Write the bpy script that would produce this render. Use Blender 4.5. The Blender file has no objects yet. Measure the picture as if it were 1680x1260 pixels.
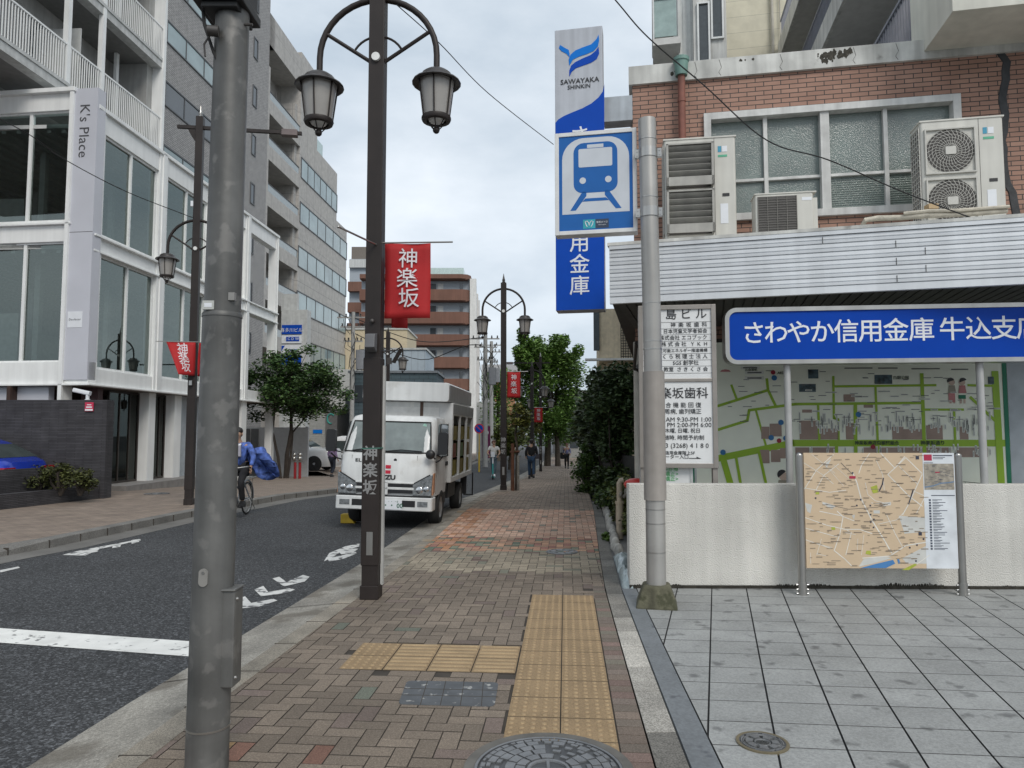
import bpy, bmesh, math, random
from mathutils import Vector, Matrix
R = math.radians
random.seed(7)
S = bpy.context.scene
COL = S.collection
# ---------------------------------------------------------------- camera
CAM_H = 1.6; PITCH = R(3.83); FPX = 1165.0
cd = bpy.data.cameras.new('camera'); cd.sensor_width = 36; cd.lens = FPX/1680*36
cd.clip_start = 0.05; cd.clip_end = 2000
cam = bpy.data.objects.new('camera', cd); COL.objects.link(cam)
cam.location = (0, 0, CAM_H); cam.rotation_euler = (math.pi/2+PITCH, 0, 0)
S.camera = cam
# ---------------------------------------------------------------- sky, sun, exposure
SUN_EL, SUN_ROT = R(44), R(156)
w = bpy.data.worlds.new('World'); S.world = w; w.use_nodes = True
nt = w.node_tree; nt.nodes.clear()
def N(nt, t, **k):
    n = nt.nodes.new(t)
    for a, b in k.items(): setattr(n, a, b)
    return n
sky = N(nt, 'ShaderNodeTexSky', sky_type='NISHITA', sun_disc=False, sun_elevation=SUN_EL, sun_rotation=SUN_ROT)
sky.air_density = 1.0; sky.dust_density = 2.0; sky.ozone_density = 1.2
tc = N(nt, 'ShaderNodeTexCoord'); mp = N(nt, 'ShaderNodeMapping'); mp.inputs['Scale'].default_value = (1, 1, 2.2)
nz = N(nt, 'ShaderNodeTexNoise'); nz.inputs['Scale'].default_value = 2.0; nz.inputs['Detail'].default_value = 7; nz.inputs['Roughness'].default_value = .55
cr = N(nt, 'ShaderNodeValToRGB')
cr.color_ramp.elements[0].position = .36; cr.color_ramp.elements[0].color = (6.3, 7.3, 8.3, 1)
cr.color_ramp.elements[1].position = .64; cr.color_ramp.elements[1].color = (10.2, 10.9, 11.6, 1)
mx = N(nt, 'ShaderNodeMix', data_type='RGBA'); mx.inputs['Factor'].default_value = .88
bg = N(nt, 'ShaderNodeBackground'); bg.inputs['Strength'].default_value = .088
wo = N(nt, 'ShaderNodeOutputWorld')
L = nt.links.new
L(tc.outputs['Generated'], mp.inputs[0]); L(mp.outputs[0], nz.inputs['Vector']); L(nz.outputs['Fac'], cr.inputs[0])
L(sky.outputs[0], mx.inputs['A']); L(cr.outputs[0], mx.inputs['B']); L(mx.outputs['Result'], bg.inputs[0]); L(bg.outputs[0], wo.inputs[0])
sd = bpy.data.lights.new('sun', 'SUN'); sd.energy = 1.6; sd.angle = R(25); sd.color = (1, .95, .88)
so = bpy.data.objects.new('sun', sd); COL.objects.link(so)
so.rotation_euler = (math.pi/2-SUN_EL, 0, math.pi-SUN_ROT+math.pi)
dirv = Vector((math.sin(SUN_ROT)*math.cos(SUN_EL), math.cos(SUN_ROT)*math.cos(SUN_EL), math.sin(SUN_EL)))
so.rotation_euler = (-dirv).to_track_quat('-Z', 'Y').to_euler()
S.view_settings.view_transform = 'Standard'; S.view_settings.look = 'None'
S.view_settings.exposure = 0.16; S.view_settings.gamma = 1
S.cycles.max_bounces = 6; S.cycles.transparent_max_bounces = 12
# ---------------------------------------------------------------- projection helpers (photo pixel -> point of the place)
def ray(px, py):
    u = (px-840)/FPX; v = (630-py)/FPX
    return Vector((u, math.cos(PITCH)-math.sin(PITCH)*v, math.sin(PITCH)+math.cos(PITCH)*v))
def at(px, py, Y):
    d = ray(px, py); s = Y/d.y
    return Vector((d.x*s, Y, CAM_H+d.z*s))
def gnd(px, py, z=0):
    d = ray(px, py); s = (z-CAM_H)/d.z
    return Vector((d.x*s, d.y*s, z))
def onp(px, py, loc, rz, yo=0):
    """local (x, z) where the sight line meets the plane local y = yo of a root at loc turned by rz"""
    d = ray(px, py); n = Vector((-math.sin(rz), math.cos(rz), 0)); o = Vector((0, 0, CAM_H)); l = Vector(loc)
    s = ((l-o).dot(n)+yo)/d.dot(n); p = o+d*s-l
    return (p.x*math.cos(rz)+p.y*math.sin(rz), p.z)
def zg(Y):
    if Y < 18: return 0.0
    if Y < 33: return -.035*(Y-18)
    if Y < 60: return -.525-.02*(Y-33)
    return -1.065-.006*(Y-60)
# ---------------------------------------------------------------- materials
MATS = {}
def mat(name, col=(.5, .5, .5), rough=.6, metal=0, var=.12, vs=6, bump=0, bs=80, bd=.01, streak=0, spec=.5, attr=False, speck=0, sps=250, vec='Object', coat=0, emit=None, dirt=None, grain=None):
    """dirt: (colour, scale, threshold, amount) blotches"""
    if name in MATS: return MATS[name]
    m = bpy.data.materials.new(name); m.use_nodes = True; t = m.node_tree; t.nodes.clear(); l = t.links.new
    out = N(t, 'ShaderNodeOutputMaterial'); p = N(t, 'ShaderNodeBsdfPrincipled'); l(p.outputs[0], out.inputs[0])
    p.inputs['Roughness'].default_value = rough; p.inputs['Metallic'].default_value = metal
    p.inputs['Specular IOR Level'].default_value = spec; p.inputs['Coat Weight'].default_value = coat
    tc = N(t, 'ShaderNodeTexCoord'); c = None
    if attr:
        a = N(t, 'ShaderNodeAttribute', attribute_name='Col'); c = a.outputs['Color']
    else:
        rgb = N(t, 'ShaderNodeRGB'); rgb.outputs[0].default_value = (*col, 1); c = rgb.outputs[0]
    def noise(scale, detail=4, vecsc=None):
        n = N(t, 'ShaderNodeTexNoise'); n.inputs['Scale'].default_value = scale; n.inputs['Detail'].default_value = detail
        if vecsc:
            q = N(t, 'ShaderNodeMapping'); q.inputs['Scale'].default_value = vecsc; l(tc.outputs[vec], q.inputs[0]); l(q.outputs[0], n.inputs['Vector'])
        else: l(tc.outputs[vec], n.inputs['Vector'])
        return n.outputs['Fac']
    def mul(c, f, lo, hi, a=.3, b=.7):
        r = N(t, 'ShaderNodeMapRange'); r.inputs[1].default_value = a; r.inputs[2].default_value = b; r.inputs[3].default_value = lo; r.inputs[4].default_value = hi
        l(f, r.inputs[0]); x = N(t, 'ShaderNodeVectorMath', operation='SCALE'); l(c, x.inputs[0]); l(r.outputs[0], x.inputs['Scale']); return x.outputs[0]
    if var: c = mul(c, noise(vs, 6), 1-var, 1+var)
    if streak: c = mul(c, noise(7, 5, (1, 1, .06)), 1-streak, 1+streak*.4)
    if speck: c = mul(c, noise(sps, 2), 1-speck, 1+speck, .35, .65)
    if grain:
        vo = N(t, 'ShaderNodeTexVoronoi'); vo.inputs['Scale'].default_value = grain[0]; l(tc.outputs[vec], vo.inputs['Vector'])
        sp = N(t, 'ShaderNodeSeparateColor'); l(vo.outputs['Color'], sp.inputs[0]); pw = N(t, 'ShaderNodeMath', operation='POWER'); pw.inputs[1].default_value = grain[2] if len(grain) > 2 else 3; l(sp.outputs[0], pw.inputs[0])
        c = mul(c, pw.outputs[0], 1-grain[1]*.45, 1+grain[1]*1.6, 0, 1)
    if dirt:
        f = noise(dirt[1], 8); r = N(t, 'ShaderNodeMapRange'); r.inputs[1].default_value = dirt[2]; r.inputs[2].default_value = dirt[2]+.08; r.inputs[3].default_value = 0; r.inputs[4].default_value = dirt[3]
        l(f, r.inputs[0]); x = N(t, 'ShaderNodeMix', data_type='RGBA'); l(r.outputs[0], x.inputs['Factor']); l(c, x.inputs['A']); x.inputs['B'].default_value = (*dirt[0], 1); c = x.outputs['Result']
    l(c, p.inputs['Base Color'])
    if bump:
        b = N(t, 'ShaderNodeBump'); b.inputs['Strength'].default_value = bump; b.inputs['Distance'].default_value = bd
        l(noise(bs, 3), b.inputs['Height']); l(b.outputs[0], p.inputs['Normal'])
    if emit:
        p.inputs['Emission Color'].default_value = (*emit[0], 1); p.inputs['Emission Strength'].default_value = emit[1]
    MATS[name] = m; return m
def brickmat(name, c1, c2, mortar, bw, bh, gap=.008, rough=.75, rot=None, off=.5, var=.15, bump=.4, sp=0):
    """running bond on the object's x/z (walls) or, with rot='floor', x/y"""
    if name in MATS: return MATS[name]
    m = bpy.data.materials.new(name); m.use_nodes = True; t = m.node_tree; t.nodes.clear(); l = t.links.new
    out = N(t, 'ShaderNodeOutputMaterial'); p = N(t, 'ShaderNodeBsdfPrincipled'); l(p.outputs[0], out.inputs[0]); p.inputs['Roughness'].default_value = rough
    tc = N(t, 'ShaderNodeTexCoord'); sx = N(t, 'ShaderNodeSeparateXYZ'); cx = N(t, 'ShaderNodeCombineXYZ'); l(tc.outputs['Object'], sx.inputs[0])
    if rot == 'floor': l(sx.outputs['X'], cx.inputs['X']); l(sx.outputs['Y'], cx.inputs['Y'])
    else:
        ad = N(t, 'ShaderNodeMath', operation='ADD'); l(sx.outputs['X'], ad.inputs[0]); l(sx.outputs['Y'], ad.inputs[1]); l(ad.outputs[0], cx.inputs['X']); l(sx.outputs['Z'], cx.inputs['Y'])
    b = N(t, 'ShaderNodeTexBrick'); b.offset = off; l(cx.outputs[0], b.inputs['Vector'])
    b.inputs['Color1'].default_value = (*c1, 1); b.inputs['Color2'].default_value = (*c2, 1); b.inputs['Mortar'].default_value = (*mortar, 1)
    b.inputs['Scale'].default_value = 1; b.inputs['Mortar Size'].default_value = gap; b.inputs['Brick Width'].default_value = bw; b.inputs['Row Height'].default_value = bh; b.inputs['Mortar Smooth'].default_value = .1
    n = N(t, 'ShaderNodeTexNoise'); n.inputs['Scale'].default_value = 3.0; n.inputs['Detail'].default_value = 7; l(tc.outputs['Object'], n.inputs['Vector'])
    r = N(t, 'ShaderNodeMapRange'); r.inputs[1].default_value = .3; r.inputs[2].default_value = .7; r.inputs[3].default_value = 1-var; r.inputs[4].default_value = 1+var; l(n.outputs['Fac'], r.inputs[0])
    x = N(t, 'ShaderNodeVectorMath', operation='SCALE'); l(b.outputs['Color'], x.inputs[0]); l(r.outputs[0], x.inputs['Scale']); l(x.outputs[0], p.inputs['Base Color'])
    bp = N(t, 'ShaderNodeBump'); bp.invert = True; bp.inputs['Strength'].default_value = bump; bp.inputs['Distance'].default_value = .006; l(b.outputs['Fac'], bp.inputs['Height']); l(bp.outputs[0], p.inputs['Normal'])
    MATS[name] = m; return m
def glassmat(name, tint=(.75, .82, .8), refl=1.0, ior=1.5, rough=.0):
    if name in MATS: return MATS[name]
    m = bpy.data.materials.new(name); m.use_nodes = True; t = m.node_tree; t.nodes.clear(); l = t.links.new
    out = N(t, 'ShaderNodeOutputMaterial'); a = N(t, 'ShaderNodeBsdfTransparent'); g = N(t, 'ShaderNodeBsdfGlossy'); g.inputs['Roughness'].default_value = rough
    a.inputs[0].default_value = (*tint, 1); g.inputs[0].default_value = (refl*.88, refl, refl*.95, 1)
    f = N(t, 'ShaderNodeFresnel'); f.inputs[0].default_value = ior; x = N(t, 'ShaderNodeMixShader'); l(f.outputs[0], x.inputs[0]); l(a.outputs[0], x.inputs[1]); l(g.outputs[0], x.inputs[2]); l(x.outputs[0], out.inputs[0])
    MATS[name] = m; return m
# ---------------------------------------------------------------- mesh builder
class MB:
    def __init__(s, T=None): s.v = []; s.f = []; s.mi = []; s.col = []; s.T = T; s.i = 0; s.c = None
    def add(s, vs, fs):
        b = len(s.v)
        for v in vs:
            v = Vector(v); s.v.append(s.T @ v if s.T else v)
        for f in fs: s.f.append([i+b for i in f]); s.mi.append(s.i); s.col.append(s.c)
        return s
    def box(s, a, b):
        (x0, y0, z0), (x1, y1, z1) = a, b
        return s.add([(x0,y0,z0),(x1,y0,z0),(x1,y1,z0),(x0,y1,z0),(x0,y0,z1),(x1,y0,z1),(x1,y1,z1),(x0,y1,z1)],
                     [(0,3,2,1),(4,5,6,7),(0,1,5,4),(1,2,6,5),(2,3,7,6),(3,0,4,7)])
    def cbox(s, c, d): return s.box([c[i]-d[i]/2 for i in range(3)], [c[i]+d[i]/2 for i in range(3)])
    def quad(s, *p): return s.add(p, [tuple(range(len(p)))])
    def cyl(s, p0, p1, r0, r1=None, n=12, cap=True):
        p0 = Vector(p0); p1 = Vector(p1); r1 = r0 if r1 is None else r1
        q = (p1-p0).to_track_quat('Z', 'Y') if (p1-p0).length > 1e-9 else Vector((0,0,1)).to_track_quat('Z','Y')
        vs = []
        for p, r in ((p0, r0), (p1, r1)):
            for k in range(n):
                a = 2*math.pi*k/n; vs.append(p+q @ Vector((r*math.cos(a), r*math.sin(a), 0)))
        fs = [(k, (k+1) % n, n+(k+1) % n, n+k) for k in range(n)]
        if cap: fs += [tuple(range(n-1, -1, -1)), tuple(range(n, 2*n))]
        return s.add(vs, fs)
    def tube(s, pts, r, n=8, cap=True):
        pts = [Vector(p) for p in pts]; vs = []; k = len(pts); ref = None
        for i, p in enumerate(pts):
            d = (pts[min(i+1, k-1)]-pts[max(i-1, 0)]).normalized()
            if ref is None: ref = d.orthogonal().normalized()
            ref = (ref-d*ref.dot(d)).normalized(); b = d.cross(ref); rr = r[i] if isinstance(r, (list, tuple)) else r
            for j in range(n):
                a = 2*math.pi*j/n; vs.append(p+ref*(rr*math.cos(a))+b*(rr*math.sin(a)))
        fs = [(i*n+j, i*n+(j+1) % n, (i+1)*n+(j+1) % n, (i+1)*n+j) for i in range(k-1) for j in range(n)]
        if cap: fs += [tuple(range(n-1, -1, -1)), tuple(range((k-1)*n, k*n))]
        return s.add(vs, fs)
    def lathe(s, prof, c=(0, 0, 0), n=16, M=None):
        vs = []; c = Vector(c)
        for r, z in prof:
            for j in range(n):
                a = 2*math.pi*j/n; v = Vector((r*math.cos(a), r*math.sin(a), z)); vs.append(c+(M @ v if M else v))
        fs = [(i*n+j, i*n+(j+1) % n, (i+1)*n+(j+1) % n, (i+1)*n+j) for i in range(len(prof)-1) for j in range(n)]
        fs += [tuple(range(n-1, -1, -1)), tuple(range((len(prof)-1)*n, len(prof)*n))]
        return s.add(vs, fs)
    def prism(s, poly, a, b, ax='y'):
        """polygon of (p, q) pairs, extruded from a to b along ax; (x,z) for y, (y,z) for x, (x,y) for z"""
        mk = {'y': lambda p, q, t: (p, t, q), 'x': lambda p, q, t: (t, p, q), 'z': lambda p, q, t: (p, q, t)}[ax]; n = len(poly)
        vs = [mk(p, q, a) for p, q in poly]+[mk(p, q, b) for p, q in poly]
        return s.add(vs, [tuple(range(n)), tuple(range(2*n-1, n-1, -1))]+[(k, n+k, n+(k+1) % n, (k+1) % n) for k in range(n)])
    def rbox(s, a, b, r=.01, n=3, ax='y'):
        """box with the four edges along ax rounded"""
        i, j = {'y': (0, 2), 'x': (1, 2), 'z': (0, 1)}[ax]; k = 3-i-j; poly = []
        for cx, cy, st in ((b[i]-r, b[j]-r, 0), (a[i]+r, b[j]-r, 90), (a[i]+r, a[j]+r, 180), (b[i]-r, a[j]+r, 270)):
            for q in range(n+1):
                t = R(st+90*q/n); poly.append((cx+r*math.cos(t), cy+r*math.sin(t)))
        return s.prism(poly, a[k], b[k], ax)
    def sphere(s, c, r, n=12, m=8, sc=(1, 1, 1)):
        vs = [(c[0], c[1], c[2]+r*sc[2])]
        for i in range(1, m):
            t = math.pi*i/m
            for j in range(n):
                a = 2*math.pi*j/n; vs.append((c[0]+r*sc[0]*math.sin(t)*math.cos(a), c[1]+r*sc[1]*math.sin(t)*math.sin(a), c[2]+r*sc[2]*math.cos(t)))
        vs.append((c[0], c[1], c[2]-r*sc[2])); e = len(vs)-1
        fs = [(0, 1+j, 1+(j+1) % n) for j in range(n)]
        fs += [(1+i*n+j, 1+(i+1)*n+j, 1+(i+1)*n+(j+1) % n, 1+i*n+(j+1) % n) for i in range(m-2) for j in range(n)]
        fs += [(e, 1+(m-2)*n+(j+1) % n, 1+(m-2)*n+j) for j in range(n)]
        return s.add(vs, fs)
    def build(s, name, mats, parent=None, smooth=False, bevel=0, fix=True, label=None):
        me = bpy.data.meshes.new(name); me.from_pydata([tuple(v) for v in s.v], [], s.f)
        mats = mats if isinstance(mats, (list, tuple)) else [mats]
        for m in mats: me.materials.append(m)
        if len(mats) > 1: me.polygons.foreach_set('material_index', s.mi)
        if any(c is not None for c in s.col):
            at_ = me.color_attributes.new('Col', 'FLOAT_COLOR', 'CORNER'); d = []
            for f, c in zip(s.f, s.col): d += list(c)*len(f)
            at_.data.foreach_set('color', d)
        if fix and len(s.f) > 1:
            bm = bmesh.new(); bm.from_mesh(me); bmesh.ops.recalc_face_normals(bm, faces=bm.faces); bm.to_mesh(me); bm.free()
        if smooth:
            me.polygons.foreach_set('use_smooth', [True]*len(me.polygons))
            try: me.set_sharp_from_angle(angle=R(40))
            except Exception: pass
        o = bpy.data.objects.new(name, me); COL.objects.link(o)
        if parent: o.parent = parent
        if bevel:
            b = o.modifiers.new('bevel', 'BEVEL'); b.width = bevel; b.segments = 2; b.limit_method = 'ANGLE'; b.angle_limit = R(40)
        if label: o['label'] = label
        return o
def each(b, name, m, parent=None, **k):
    """build every separate piece of b as an object of its own"""
    par = list(range(len(b.v)))
    def root(i):
        while par[i] != i: par[i] = par[par[i]]; i = par[i]
        return i
    for f in b.f:
        for i in f[1:]: par[root(i)] = root(f[0])
    g = {}
    for f in b.f: g.setdefault(root(f[0]), []).append(f)
    out = []
    for fs in g.values():
        q = MB(); ids = sorted({i for f in fs for i in f}); mp = {i: n for n, i in enumerate(ids)}
        q.add([b.v[i] for i in ids], [[mp[i] for i in f] for f in fs]); out.append(q.build(name, m, parent, **k))
    return out
def tag(o, label=None, cat=None, group=None, kind=None):
    if label: o['label'] = label
    if cat: o['category'] = cat
    if group: o['group'] = group
    if kind: o['kind'] = kind
    return o
def thing(name, label, cat, loc=(0, 0, 0), rz=0, group=None):
    o = bpy.data.objects.new(name, None); o.empty_display_size = .2; COL.objects.link(o); o.location = loc; o.rotation_euler = (0, 0, rz)
    return tag(o, label, cat, group)
def copy_tree(o, parent=None, linkc=None):
    c = o.copy(); COL.objects.link(c); c.parent = parent
    for ch in [x for x in bpy.data.objects if x.parent == o]: copy_tree(ch, c)
    return c
UP = Matrix.Rotation(math.pi/2, 4, 'X')
def text(name, body, size, m, parent, loc, M=UP, bold=0, ext=.0015, align='CENTER', ls=1.0, sx=1.0, cs=1.0, va='CENTER'):
    c = bpy.data.curves.new('t', 'FONT'); c.body = body; c.size = size; c.extrude = ext; c.offset = bold; c.resolution_u = 2
    c.align_x = align; c.align_y = va; c.space_line = ls; c.space_character = cs
    tmp = bpy.data.objects.new('t', c); me = bpy.data.meshes.new_from_object(tmp); bpy.data.objects.remove(tmp); bpy.data.curves.remove(c)
    me.transform(Matrix.Translation(loc) @ M @ Matrix.Diagonal((sx, 1, 1, 1))); me.materials.clear(); me.materials.append(m)
    me.name = name; o = bpy.data.objects.new(name, me); COL.objects.link(o); o.parent = parent
    return o
def texts(name, items, m, parent):
    """several lines joined into one lettering mesh: (body, size, loc, dict)"""
    os_ = [text(name, b, s, m, None, l, **k) for b, s, l, k in items]
    bm = bmesh.new()
    for o in os_:
        bm.from_mesh(o.data); me = o.data; bpy.data.objects.remove(o); bpy.data.meshes.remove(me)
    me = bpy.data.meshes.new(name); bm.to_mesh(me); bm.free(); me.materials.append(m)
    o = bpy.data.objects.new(name, me); COL.objects.link(o); o.parent = parent; return o
def leaves(n, fn, size=(.05, .09), cols=((.05,.1,.03),(.09,.15,.05)), seed=1, aspect=.55, flat=.35):
    """n small leaf faces at points fn(rng) -> (point, outward or None)"""
    r = random.Random(seed); b = MB()
    for _ in range(n):
        q = fn(r)
        if q is None: continue
        p, cmul = q; s = r.uniform(*size); d = Vector((r.gauss(0, 1), r.gauss(0, 1), r.gauss(0, flat)-.15)).normalized(); e = d.cross(Vector((r.gauss(0, .6), r.gauss(0, .6), 1))).normalized()
        k = r.random(); c0, c1 = cols; c = [(c0[i]+(c1[i]-c0[i])*k)*cmul for i in range(3)]
        b.c = (*c, 1); b.add([p-d*s, p+e*s*aspect, p+d*s, p-e*s*aspect], [(0, 1, 2, 3)])
    return b
# ================================================================ GROUND
ASPH = mat('asphalt', (.046, .048, .051), rough=.85, var=.14, vs=.8, speck=.3, sps=30, bump=.8, bs=80, grain=(75, 1.1, 3))
ASPH2 = mat('far_asphalt', (.058, .061, .066), rough=.85, var=.1, vs=2)
CONC = mat('gutter_concrete', (.255, .24, .21), rough=.85, var=.28, vs=2.3, speck=.15, sps=40, grain=(170, .3, 2), bump=.3, bs=140, dirt=((.09, .075, .055), 1.7, .54, .6))
KERB = mat('kerb_stone', (.25, .225, .185), rough=.85, var=.3, vs=2.6, speck=.35, sps=150, bump=.35, bs=120, dirt=((.3, .19, .08), 1.3, .6, .5))
GRAN = mat('granite_kerb', (.33, .31, .27), rough=.85, var=.2, vs=3, speck=.4, sps=120, bump=.3, bs=120, attr=True)
SLATE = mat('slate_strip', (.155, .168, .178), rough=.6, var=.15, vs=4, speck=.12, sps=60, dirt=((.07, .075, .085), 9, .62, .8))
PAVE = mat('brick_paver', rough=.85, var=.16, vs=1.1, speck=.12, sps=90, grain=(230, .3, 2), bump=.35, bs=170, attr=True)
JOINT = mat('paver_joint', (.05, .042, .034), rough=.95, var=.2)
PLAZ = mat('plaza_tile', rough=.62, var=.14, vs=2.2, speck=.12, sps=60, bump=.08, bs=120, attr=True, grain=(260, .12, 1), dirt=((.1, .102, .102), 5.5, .60, .8))
PLJ = mat('plaza_joint', (.04, .04, .04), rough=.95)
PAINT = mat('road_paint', (.74, .74, .71), rough=.7, var=.12, vs=5, dirt=((.08, .08, .085), 14, .62, .85))
WORN = mat('worn_road_paint', (.62, .62, .6), rough=.75, var=.15, vs=5, dirt=((.07, .072, .078), 9, .53, .9))
# edges of the near pavement: (Y, left edge of pavers, right edge of pavers)
PROF = [(-2, -2.25, .12), (2.5, -1.86, .60), (3.38, -1.80, .675), (4.58, -1.72, .755), (7.34, -1.45, .945), (9.6, -1.24, 1.16), (14.75, -.93, 1.68), (24, -.05, 2.45), (34, .73, 3.25), (47, 1.85, 4.3), (75, 4.3, 6.9), (130, 9, 12)]
def prof(Y):
    for (a, l0, r0), (b, l1, r1) in zip(PROF, PROF[1:]):
        if Y <= b: t = max(0, (Y-a)/(b-a)); return l0+(l1-l0)*t, r0+(r1-r0)*t
    return PROF[-1][1], PROF[-1][2]
YS = [-2, 0, 1.5, 2.5, 3.4, 4, 4.6, 5.5, 6.5, 7.34, 8.5, 9.6, 11, 13, 14.75, 17, 18, 20, 22, 24, 27, 30, 33, 34, 38, 42, 47, 53, 60, 67, 75, 90, 110, 130]
def strip(name, m, f, kind='structure', ys=YS):
    """sheet through rows of points f(Y) -> [(x, z)...]"""
    b = MB(); rows = [[(x, Y, z) for x, z in f(Y)] for Y in ys]; n = len(rows[0]); b.add([p for r in rows for p in r], [(i*n+j, i*n+j+1, (i+1)*n+j+1, (i+1)*n+j) for i in range(len(rows)-1) for j in range(n-1)])
    return tag(b.build(name, m), kind=kind)
ground = MB(); ground.quad((-500, -200, -4), (500, -200, -4), (500, 900, -4), (-500, 900, -4)); tag(ground.build('ground', ASPH2), kind='structure')
def lstep(Y): return max(0.02, min(.11, .03+.02*(Y-4.5)))       # the kerb is dropped near the crossing
LC = [(-2, -8.6), (5, -7.7), (9.68, -7.0), (10.6, -6.75), (14.3, -6.36), (21.1, -5.16), (30, -4.6), (45, -4.3), (80, -3), (130, 0)]   # foot of the kerb across the road
def lcx(Y):
    for (a, x0), (b, x1) in zip(LC, LC[1:]):
        if Y <= b: return x0+(x1-x0)*max(0, (Y-a)/(b-a))
    return LC[-1][1]
def rd(Y): return zg(Y)-.11
strip('road', ASPH, lambda Y: [(-30 if Y < 4 else lcx(Y)-.3, rd(Y)), (lcx(Y)+.45, rd(Y)+.001), (prof(Y)[0]-.74, rd(Y)+.001), (prof(Y)[0]-.17, rd(Y)-.01)])
strip('gutter', CONC, lambda Y: [(prof(Y)[0]-.69, rd(Y)+.006), (prof(Y)[0]-.19, zg(Y)-.012-lstep(Y)*.62), (prof(Y)[0]-.10, zg(Y)-.012-lstep(Y)*.62)])
strip('kerb', KERB, lambda Y: [(prof(Y)[0]-.175, zg(Y)-.2), (prof(Y)[0]-.165, zg(Y)-.008), (prof(Y)[0]-.15, zg(Y)+.002), (prof(Y)[0]+.004, zg(Y)+.003), (prof(Y)[0]+.004, zg(Y)-.1)])
# kerb joints and gutter joints
jb = MB(); Y = 3.0
while Y < 30:
    l, _ = prof(Y); jb.box((l-.16, Y, zg(Y)-.03), (l+.003, Y+.008, zg(Y)+.0045)); Y += .62
tag(jb.build('kerb_joint', JOINT), kind='structure')
jb = MB(); Y = 4.95
while Y < 30:
    l, _ = prof(Y); jb.quad((l-.685, Y, rd(Y)+.009), (l-.685, Y+.012, rd(Y)+.009), (l-.20, Y+.012, zg(Y)-.012-lstep(Y)*.62+.004), (l-.20, Y, zg(Y)-.012-lstep(Y)*.62+.004)); Y += 2.05
tag(jb.build('gutter_joint', JOINT), kind='structure')
# far pavement
FPAV = brickmat('far_brick_paver', (.27, .215, .17), (.21, .165, .135), (.12, .1, .085), .21, .105, .006, rot='floor', var=.2, bump=.2)
strip('sidewalk', FPAV, lambda Y: [(-45, zg(Y)+.035), (lcx(Y)-.17, zg(Y)+.03)], ys=[7, 8.8, 9.7, 10.6, 12, 14.3, 16, 18, 21.1, 25, 30, 33, 38, 45, 60, 80, 130])
def dz(Y): return max(0, min(1, (Y-9.2)/1.5))
strip('kerb', mat('far_kerb_stone', (.16, .155, .145), rough=.85, var=.25, vs=2, speck=.2, sps=60), lambda Y: [(lcx(Y)-.19, zg(Y)+.034), (lcx(Y)-.03, zg(Y)-.07+.105*dz(Y)), (lcx(Y)-.005, zg(Y)-.08+.1*dz(Y)), (lcx(Y)+.005, rd(Y)-.05)], ys=[7, 8.8, 9.2, 9.7, 10.6, 11, 12, 14.3, 16, 18, 21.1, 25, 30, 33, 38, 45, 60, 80, 130])
jb = MB(); Y = 9.9
while Y < 26:
    x = lcx(Y); jb.box((x-.06, Y, zg(Y)-.1), (x+.009, Y+.012, zg(Y)+.03*dz(Y)-.012)); Y += .62
tag(jb.build('kerb_joint', JOINT), kind='structure')
strip('gutter', mat('far_gutter', (.15, .145, .135), rough=.85, var=.2, vs=2, speck=.2), lambda Y: [(lcx(Y)-.02, rd(Y)+.012), (lcx(Y)+.45, rd(Y)+.005)], ys=[7, 9.7, 10.6, 12, 14.3, 16, 18, 21.1, 25, 30, 33, 38, 45, 60, 80, 130])
# ---- near pavement: herringbone of real pavers
ANG = R(4.3); ca, sa = math.cos(ANG), math.sin(ANG)
def clip(poly, k, sgn):
    out = []
    def d(p): return sgn*(p[0]-prof(p[1])[k])-.003
    for i in range(len(poly)):
        a, b = poly[i], poly[(i+1) % len(poly)]; da, db = d(a), d(b)
        if da >= 0: out.append(a)
        if da*db < 0: t = da/(da-db); out.append((a[0]+(b[0]-a[0])*t, a[1]+(b[1]-a[1])*t))
    return out
TC = (.4967, 7.08)   # far end of the tactile strip (middle)
def loc2(p):         # pavement coordinates -> world: u across, v along
    return (p[0]*ca+p[1]*sa+TC[0], -p[0]*sa+p[1]*ca+TC[1])
rp = random.Random(3)
def pcol(x, Y):
    u = (x-TC[0])*ca-(Y-TC[1])*sa; v = (x-TC[0])*sa+(Y-TC[1])*ca
    k = rp.uniform(.82, 1.18); q = rp.random()
    if 2.5 < v < 7.65:                         # orange band
        if v < 3.75: c = rp.choice([(.38,.21,.14),(.42,.25,.16),(.27,.13,.1),(.38,.22,.15),(.17,.18,.13),(.34,.23,.16)]) if q < .85 else (.12, .15, .11)
        else: c = (.53, .355, .26) if q < .62 else ((.48, .29, .205) if q < .94 else (.2, .19, .15))
        if u < -1.5 and q < .4: c = (.38, .19, .1)
    elif v < 1.1:
        c = (.166, .134, .104) if q < .92 else ((.15, .115, .097) if q < .985 else (.112, .122, .096))
    elif v < 2.5: c = (.245, .21, .158) if q < .86 else ((.15, .15, .115) if q < .95 else (.17, .12, .1))
    else: c = (.265, .212, .165) if q < .75 else (.245, .185, .145)
    if v < -3.4 and u < -1.15 and q < .3: c = rp.choice([(.26, .165, .08), (.17, .09, .065), (.25, .16, .085)])
    return (c[0]*k, c[1]*k, c[2]*k, 1)
def hole(u, v):
    if -.302 < u < .302 and v < 0.0 and v > -3.35: return True
    if -1.5 < u < -.302 and -2.29 < v < -1.69: return True
    return False
pv = MB(); GAP = .0035; BW, BL = .104, .208
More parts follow.
